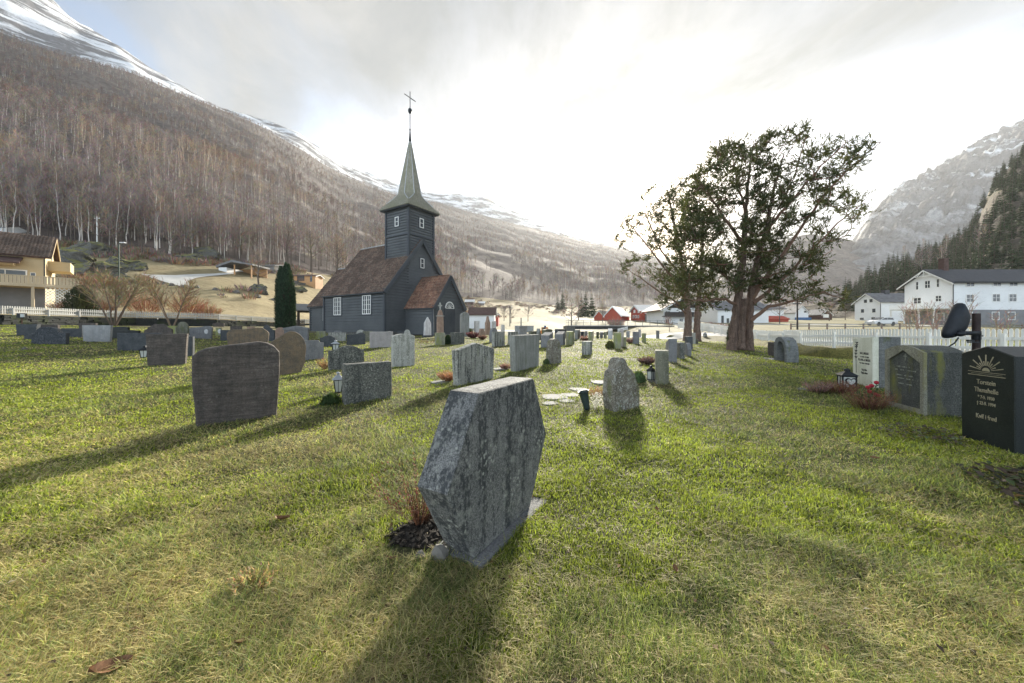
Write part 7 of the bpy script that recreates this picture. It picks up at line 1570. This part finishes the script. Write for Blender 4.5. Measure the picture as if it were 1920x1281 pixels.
# bare soil where the dry stalks grow
q = hc+e2*.27-e1*.22; pts = [(q.x+.27*math.cos(a)*(1+.2*math.sin(3*a)), q.y+.17*math.sin(a)*(1+.15*math.cos(2*a))) for a in [i*6.283/20 for i in range(20)]]
r = random.Random(12); mb = MB()
mb.add([(x, y, gz(x, y)+nearbump(x, y)+.004) for x, y in pts]+[(q.x, q.y, gz(q.x, q.y)+.02)], [(i, (i+1) % len(pts), len(pts)) for i in range(len(pts))])
for _ in range(260):
    a_, rr = r.uniform(0, 6.28), math.sqrt(r.random()); x, y = q.x+.27*rr*math.cos(a_), q.y+.17*rr*math.sin(a_); k = r.uniform(.008, .03); mb.box((x, y, gz(x, y)+nearbump(x, y)+.01+.012*(1-rr)), (k, k*.8, k*.7), rz=r.uniform(0, 3), rx=r.uniform(0, 3))
tag(mb.build('soil', plain('dark_soil', (.030, .025, .020), .95, .5, 30, bump=1.0, fine=120)), kind='structure')
# pale flat slabs in the lawn
for i, (x, y, w_, d_, lb) in enumerate(SLABDEF):
    p = hitG(x, y); r = random.Random(i+40); nn = 11; W, D = w_/F*p.y/2, d_/(y-HY)*p.y/2*.9; pl_ = [(math.cos(a)*W*r.uniform(.75, 1.1), math.sin(a)*D*r.uniform(.75, 1.1)) for a in [j*6.283/nn for j in range(nn)]]
    o = MB().prism(pl_, -.04, .018, 'xy').build('flat_stone', ST['grey']); o.location = (p.x, p.y, gz(p.x, p.y)+nearbump(p.x, p.y)); tag(o, lb, 'stone slab', 'flat pale stones in the lawn')
# fallen leaves
MT['leaf'] = plain('brown_dead_leaf', (.17, .085, .04), .7, .35, 60)
for i, (x, y, s, lb) in enumerate(((730, 1056, 22, 'orange brown leaf left of the hexagonal gravestone'), (1266, 1077, 24, 'dark red leaf in the right foreground lawn'), (1752, 926, 16, 'brown leaf near the leafy bed at the right'), (1640, 862, 18, 'wide brown leaf on the lawn before the black gravestone'), (1365, 847, 9, 'tiny leaf on the lawn below the jagged boulder'), (1232, 962, 15, 'dark curled leaf right of the hexagonal gravestone'), (530, 978, 44, 'long ochre leaf in the middle of the left lawn'), (205, 1262, 80, 'large blurred orange leaf at the bottom left edge'), (452, 1215, 34, 'upright ochre leaf near the bottom edge'), (293, 1133, 12, 'small yellow leaf in the left foreground'), (850, 720, 10, 'small leaf by the orange heather'))):
    p = hitG(x, y); L = s/F*p.y/2*.72; r = random.Random(i); V = []; Fq = []
    for a in range(7):
        t_ = a/6*2-1; wd = .55*(1-t_*t_)**.7+.02
        for b in (-1, 0, 1): V.append((t_*L, b*wd*L, (.25*abs(b)+.18*t_*t_)*L*1.2))
    for a in range(6):
        for b in range(2): k_ = a*3+b; Fq.append((k_, k_+1, k_+4, k_+3))
    me = bpy.data.meshes.new('fallen_leaf'); me.from_pydata(V, [], Fq); me.materials.append(MT['leaf']); o = link(bpy.data.objects.new('fallen_leaf', me)); o.location = p+Vector((0, 0, nearbump(p.x, p.y)+.02)); o.rotation_euler = (r.uniform(-.3, .3), r.uniform(-.3, .3), r.uniform(0, 6)); tag(o, lb, 'leaf', 'fallen leaves on the lawn')
# leafy ground cover beds
def leafbed(poly, n, cols, L, name, lb):
    r = random.Random(9); mb = MB(); xs = [p[0] for p in poly]; ys = [p[1] for p in poly]; k_ = 0
    while k_ < n:
        x, y = r.uniform(min(xs), max(xs)), r.uniform(min(ys), max(ys))
        if not in_poly(x, y, poly): continue
        k_ += 1; p = hitG(x, y); p.z += nearbump(p.x, p.y)+r.uniform(.01, .05); az = r.uniform(0, 6.28); d = Vector((math.cos(az), math.sin(az), r.uniform(-.1, .5))).normalized(); s = Vector((-d.y, d.x, r.uniform(-.4, .4))).normalized(); l = L*r.uniform(.6, 1.3); v = r.uniform(.6, 1.3); mb.cur = tuple(c*v for c in r.choice(cols))
        mb.add([p, p+d*l*.5+s*l*.3+Vector((0, 0, l*.12)), p+d*l, p+d*l*.5-s*l*.3+Vector((0, 0, l*.12))], [(0, 1, 2, 3)])
    o = mb.build(name, MT['foliage'], recalc=False); return tag(o, lb, kind='stuff')
leafbed([(1803, 888), (1850, 880), (1930, 885), (2000, 930), (2000, 1010), (1925, 968), (1870, 935), (1815, 905)], 420, [(.075, .06, .05), (.06, .085, .035), (.10, .075, .06), (.045, .05, .03)], .065, 'leafy_ground_cover', 'low bed of dark shrivelled leaves at the right edge')
leafbed([(1640, 806), (1700, 798), (1770, 810), (1812, 826), (1806, 840), (1740, 832), (1660, 822)], 300, [(.09, .13, .06), (.13, .16, .08), (.07, .06, .045), (.15, .12, .09)], .05, 'leafy_ground_cover', 'low bed of green leaves left of the black gravestone')
leafbed([(785, 636), (815, 636), (816, 645), (780, 645)], 160, [(.16, .11, .07), (.09, .08, .05), (.2, .15, .09)], .12, 'withered_ground_cover', 'withered plants at the foot of the white obelisk')
# black lamp on a post, standing behind the black gravestone
LY = 6.3; lx = lambda px: (px-CX)/F*LY; lzz = lambda py: EYE+(HY-py)/F*LY; bx_ = lx(1830.5); bz_ = gz(bx_, LY)
lp = empty('floodlight_post', (bx_, LY, bz_), 0, 'rusty brown post carrying a black leaf shaped floodlight with cable', 'floodlight'); X_ = lambda px: lx(px)-bx_; Zl = lambda py: lzz(py)-bz_
MB().lathe([(.051, -.2), (.051, Zl(588)), (.044, Zl(587.8))], (0, 0, 0), 18).build('post', plain('rusty_brown_pipe', (.045, .032, .030), .6, .4, 8, .4), lp, True)
ol = [(1740+x/9.856, 550+y/9.856) for x, y in ((560, 180), (610, 182), (660, 265), (700, 370), (716, 430), (690, 540), (650, 655), (600, 725), (520, 790), (420, 825), (330, 832), (292, 822), (284, 740), (312, 650), (400, 430), (470, 280), (525, 200))]
cxo, cyo = sum(p[0] for p in ol)/len(ol), sum(p[1] for p in ol)/len(ol); V = []; n = len(ol); lay = [(-.11, .35), (-.10, .7), (-.065, .93), (-.02, 1.0), (.02, 1.0), (.05, .92), (.07, .6)]
for dy, sc in lay: V += [(X_(cxo+(x-cxo)*sc), dy, Zl(cyo+(y-cyo)*sc)) for x, y in ol]
Fq = [(a*n+i, a*n+(i+1) % n, (a+1)*n+(i+1) % n, (a+1)*n+i) for a in range(len(lay)-1) for i in range(n)]+[tuple(range(n-1, -1, -1)), tuple((len(lay)-1)*n+i for i in range(n))]
mb = MB(); mb.add(V, Fq); mb.build('lamp_head', plain('black_housing', (.012, .016, .022), .5, .3, 12, bump=.15), lp, True)
mb = MB(); kx, kz = X_(1740+455/9.856), Zl(550+745/9.856); bm = bmesh.new(); bmesh.ops.create_uvsphere(bm, u_segments=16, v_segments=10, radius=1); mb.add([(kx+v.co.x*.066, -.11+v.co.y*.06, kz+v.co.z*.05) for v in bm.verts], [tuple(v.index for v in f.verts) for f in bm.faces]); bm.free()
mb.bb(kx+.02, X_(1821), -.14, -.08, Zl(628.3), Zl(621)); mb.build('arm', MT['metal_dark'], lp, True); [setattr(pl2, 'use_smooth', False) for pl2 in lp.children[-1].data.polygons if len(pl2.vertices) == 4 and pl2.area > .002]
mb = MB(); mb.lathe([(.055, Zl(637)), (.058, Zl(636)), (.058, Zl(625)), (.055, Zl(624))], (0, 0, 0), 18); mb.tube([(.03, -.02, Zl(630)), (.085, -.02, Zl(630))], .012, 8); mb.build('clamp', MT['metal_dark'], lp)
mb = MB(); mb.bb(X_(1798), X_(1821), -.13, -.11, Zl(642.5), Zl(640.5)); mb.bb(X_(1819.5), X_(1821.5), -.13, -.11, Zl(642.5), Zl(628)); mb.box((X_(1803), -.12, Zl(638.5)), (.10, .04, .03)); mb.build('bracket', MT['metal_dark'], lp)
MB().tube([(X_(1782.6), -.11, Zl(633)), (X_(1774), -.12, Zl(643)), (X_(1759), -.12, Zl(652)), (X_(1752), -.05, Zl(662)), (X_(1760), .0, Zl(720))], .011, 6).build('cable', MT['metal_dark'], lp)
# small floodlight near the left wall
fp = hit(41, 612, fn=G); fl = empty('garden_lamp', fp, 0, 'small dark garden lamp with a bright glass in front of the wall at far left', 'lamp'); k = fp.y/F
MB().tube([(0, 0, -.1), (0, 0, 16*k)], .04, 6).build('post', plain('rusty_post', (.12, .07, .05), .8), fl); MB().box((0, 0, 20*k), (10*k, 7*k, 9*k), rz=.4).build('head', MT['metal_dark'], fl); MB().box((6*k, -3.5*k, 20*k), (5*k, 2*k, 6*k), rz=.4).build('glass', MT['lantern_glass'], fl)
o = hitG(43, 656); rock('stone', 43, 656, 9, 6, 'small grey stone lying on the far left lawn', 'fieldrock', 'stone', None, 77, 2, fn=G)
# poles and street lamps
MT['polewood'] = plain('grey_pole_wood', (.20, .19, .18), .9, .2, 2)
def pole(px, yb, yt, label, name='utility_pole', r=.11, mat='polewood', arm=0, Y=None):
    p = hit(px, yb) if Y is None else P(px, yb, Y); Hh = (yb-yt)/F*p.y; e = empty(name, p, 0, label, 'pole' if name == 'utility_pole' else 'street lamp'); MB().tube([(0, 0, -.4), (0, 0, Hh)], [r, r*.8], 8).build('pole', MT[mat], e)
    if name == 'street_lamp': MB().tube([(0, 0, Hh-.05), (.25, -.1, Hh+.12), (.9, -.3, Hh+.18)], .05, 6).build('bracket_arm', MT[mat], e); MB().box((.9, -.3, Hh+.16), (.75, .3, .14)).build('lamp_head', MT['zinc'], e)
    elif arm: mb = MB(); mb.box((0, 0, Hh-.5), (arm, .1, .1)); mb.build('crossarm', MT[mat], e); [MB().lathe([(.04, Hh-.45), (.07, Hh-.35), (.03, Hh-.25)], (s*arm*.4, 0, 0), 6).build('insulator', MT['white_paint'], e) for s in (-1, 1)]
    return e
MT['greenmetal'] = plain('dark_green_metal', (.025, .05, .04), .5, .2, 4)
pole(223, 575, 458, 'dark green street lamp standing above the hedge on the left slope', 'street_lamp', .09, 'greenmetal'); pole(182, 470, 406, 'pale utility pole at the wood edge left of the street lamp', arm=1.4, r=.14, mat='white_paint'); pole(956, 612, 573, 'thin dark pole on the pale field beside the farmhouse', r=.10, mat='steel', arm=1.0)
pole(1495, 618, 563, 'dark utility pole right of the tall yew', r=.12, mat='darkbrown', arm=1.2); pole(977, 611, 596, 'short green post on the field edge behind the far gravestones', r=.16, mat='railing')
# car on the drive before the small white house
cpos = P(1652, 606, 66.0); cpos.z = gz(cpos.x, cpos.y)+.02; car = empty('parked_car', cpos, R(4), 'silver white car parked on the drive below the small white house', 'car')
CB = plain('silver_white_car_paint', (.62, .63, .64), .25, .05, 1, .3); GL = glass_mat('car_glass', (.02, .022, .025))
mb = MB(); mb.prism([(-2.3, .35), (2.3, .35), (2.32, .75), (2.2, .98), (1.9, 1.0), (-1.0, 1.02), (-1.75, .88), (-2.25, .70)], -.86, .86); mb.prism([(-1.02, 1.0), (1.95, 1.0), (1.55, 1.45), (.8, 1.52), (-.1, 1.47)], -.74, .74); bd = mb.build('body', CB, car)
mb = MB()
for s in (-.765, .745): mb.prism([(-.75, 1.04), (.35, 1.04), (.35, 1.40), (-.08, 1.40)], s, s+.02); mb.prism([(.42, 1.04), (1.65, 1.04), (1.40, 1.38), (.42, 1.42)], s, s+.02)
mb.build('side_window', GL, car); MB().prism([(-1.0, 1.03), (-.12, 1.46), (-.14, 1.49), (-1.04, 1.05)], -.66, .66).build('windscreen', GL, car)
for x in (-1.4, 1.4):
    for y in (-.78, .78): wo = MB().lathe([(.18, -.11), (.32, -.11), (.33, 0), (.32, .11), (.18, .11)], (0, 0, 0), 14).build('wheel', MT['metal_dark'], car); wo.rotation_euler = (R(90), 0, 0); wo.location = (x, y, .33)
for y in (-.6, .6): MB().box((-2.24, y, .72), (.10, .35, .14)).build('headlight', MT['lantern_glass'], car)
# roadside guard fence, containers, orange bench and sign
def rail_fence(pts, label):
    a = pts[0]; e = empty('guard_fence', (a.x, a.y, gz(a.x, a.y)), 0, label, 'fence'); prev = None; rb = MB()
    for p, d, q in walk(pts, 2.6):
        c = Vector((p.x-a.x, p.y-a.y, gz(p.x, p.y)-gz(a.x, a.y))); MB().box(c+Vector((0, 0, .4)), (.14, .14, .95)).build('post', MT['redwood'], e)
        if prev is not None:
            for z_ in (.45, .75): dv = c-prev; rb.box((c+prev)/2+Vector((0, -.08, z_)), (dv.length, .04, .12), rz=math.atan2(dv.y, dv.x), ry=-math.asin(dv.z/dv.length))
        prev = c
    rb.build('rails', MT['greyboards'], e); return e
MT['redwood'] = plain('reddish_fence_wood', (.24, .17, .14), .9, .2, 3)
rail_fence([Vector((40, 52)), Vector((60, 52)), Vector((75, 50))], 'low wooden rail fence along the drive below the white houses')
cq = hitG(983, 617); ce = P(983, 613, 58); ce.z = gz(ce.x, ce.y); cn = empty('container', ce, 0, 'pale grey ribbed container on the far side of the churchyard', 'container'); mb = MB(); mb.bb(-1.5, 1.5, 0, 2, 0, .95); [mb.bb(-1.45+k*.3, -1.33+k*.3, -.04, -.005, .05, .9) for k in range(10)]; mb.build('box', plain('pale_grey_steel', (.34, .36, .36), .6, .15, 2), cn); MB().bb(-1.55, 1.55, -.05, 2.05, .95, 1.02).build('lid', MT['zinc'], cn)
OR = plain('orange_paint', (.62, .23, .06), .6, .2, 3); p = P(1022, 622, 44); p.z = gz(p.x, p.y); sb_ = empty('orange_bin', p, 0, 'orange grit bin with a dark opening among the far gravestones', 'bin'); k = 44/F
mb = MB(); mb.prism([(-12*k, 0), (12*k, 0), (13*k, 6*k), (-13*k, 6*k)], 0, .9); mb.build('body', OR, sb_); MB().bb(-6*k, 6*k, .1, .7, 6*k, 12*k).build('hood', OR, sb_); MB().bb(-5*k, 1*k, .05, .098, 7*k, 11.5*k).build('opening', MT['metal_dark'], sb_)
p = P(1022, 615, 60); p.z = gz(p.x, p.y); sg = empty('road_sign', p, 0, 'small blue and white road sign behind the orange grit bin', 'sign'); k = 60/F; MB().tube([(0, 0, 0), (0, 0, 10*k)], .03, 6).build('post', MT['zinc'], sg); MB().bb(-2*k, 2*k, -.06, -.03, 8*k, 12.5*k).build('plate', MT['blue'], sg); MB().bb(-1.8*k, 1.8*k, -.06, -.03, 6*k, 7.8*k).build('subplate', MT['white_paint'], sg)
# ---------------------------------------------------------------- valley haze: even air round the whole scene
HZ = dict(x=3900, y0=-60, y1=2760, z0=-8, z1=1330, dens=.000062)
mb = MB(); mb.bb(-HZ['x'], HZ['x'], HZ['y0'], HZ['y1'], HZ['z0'], HZ['z1'])
m, N, out = new_mat('valley_air'); v = N('ShaderNodeVolumePrincipled', Color=(.93, .95, .97, 1), Density=HZ['dens'], Anisotropy=.46); N.t.links.new(v.outputs[0], out.inputs['Volume'])
hz_ = mb.build('haze', m); tag(hz_, kind='stuff')
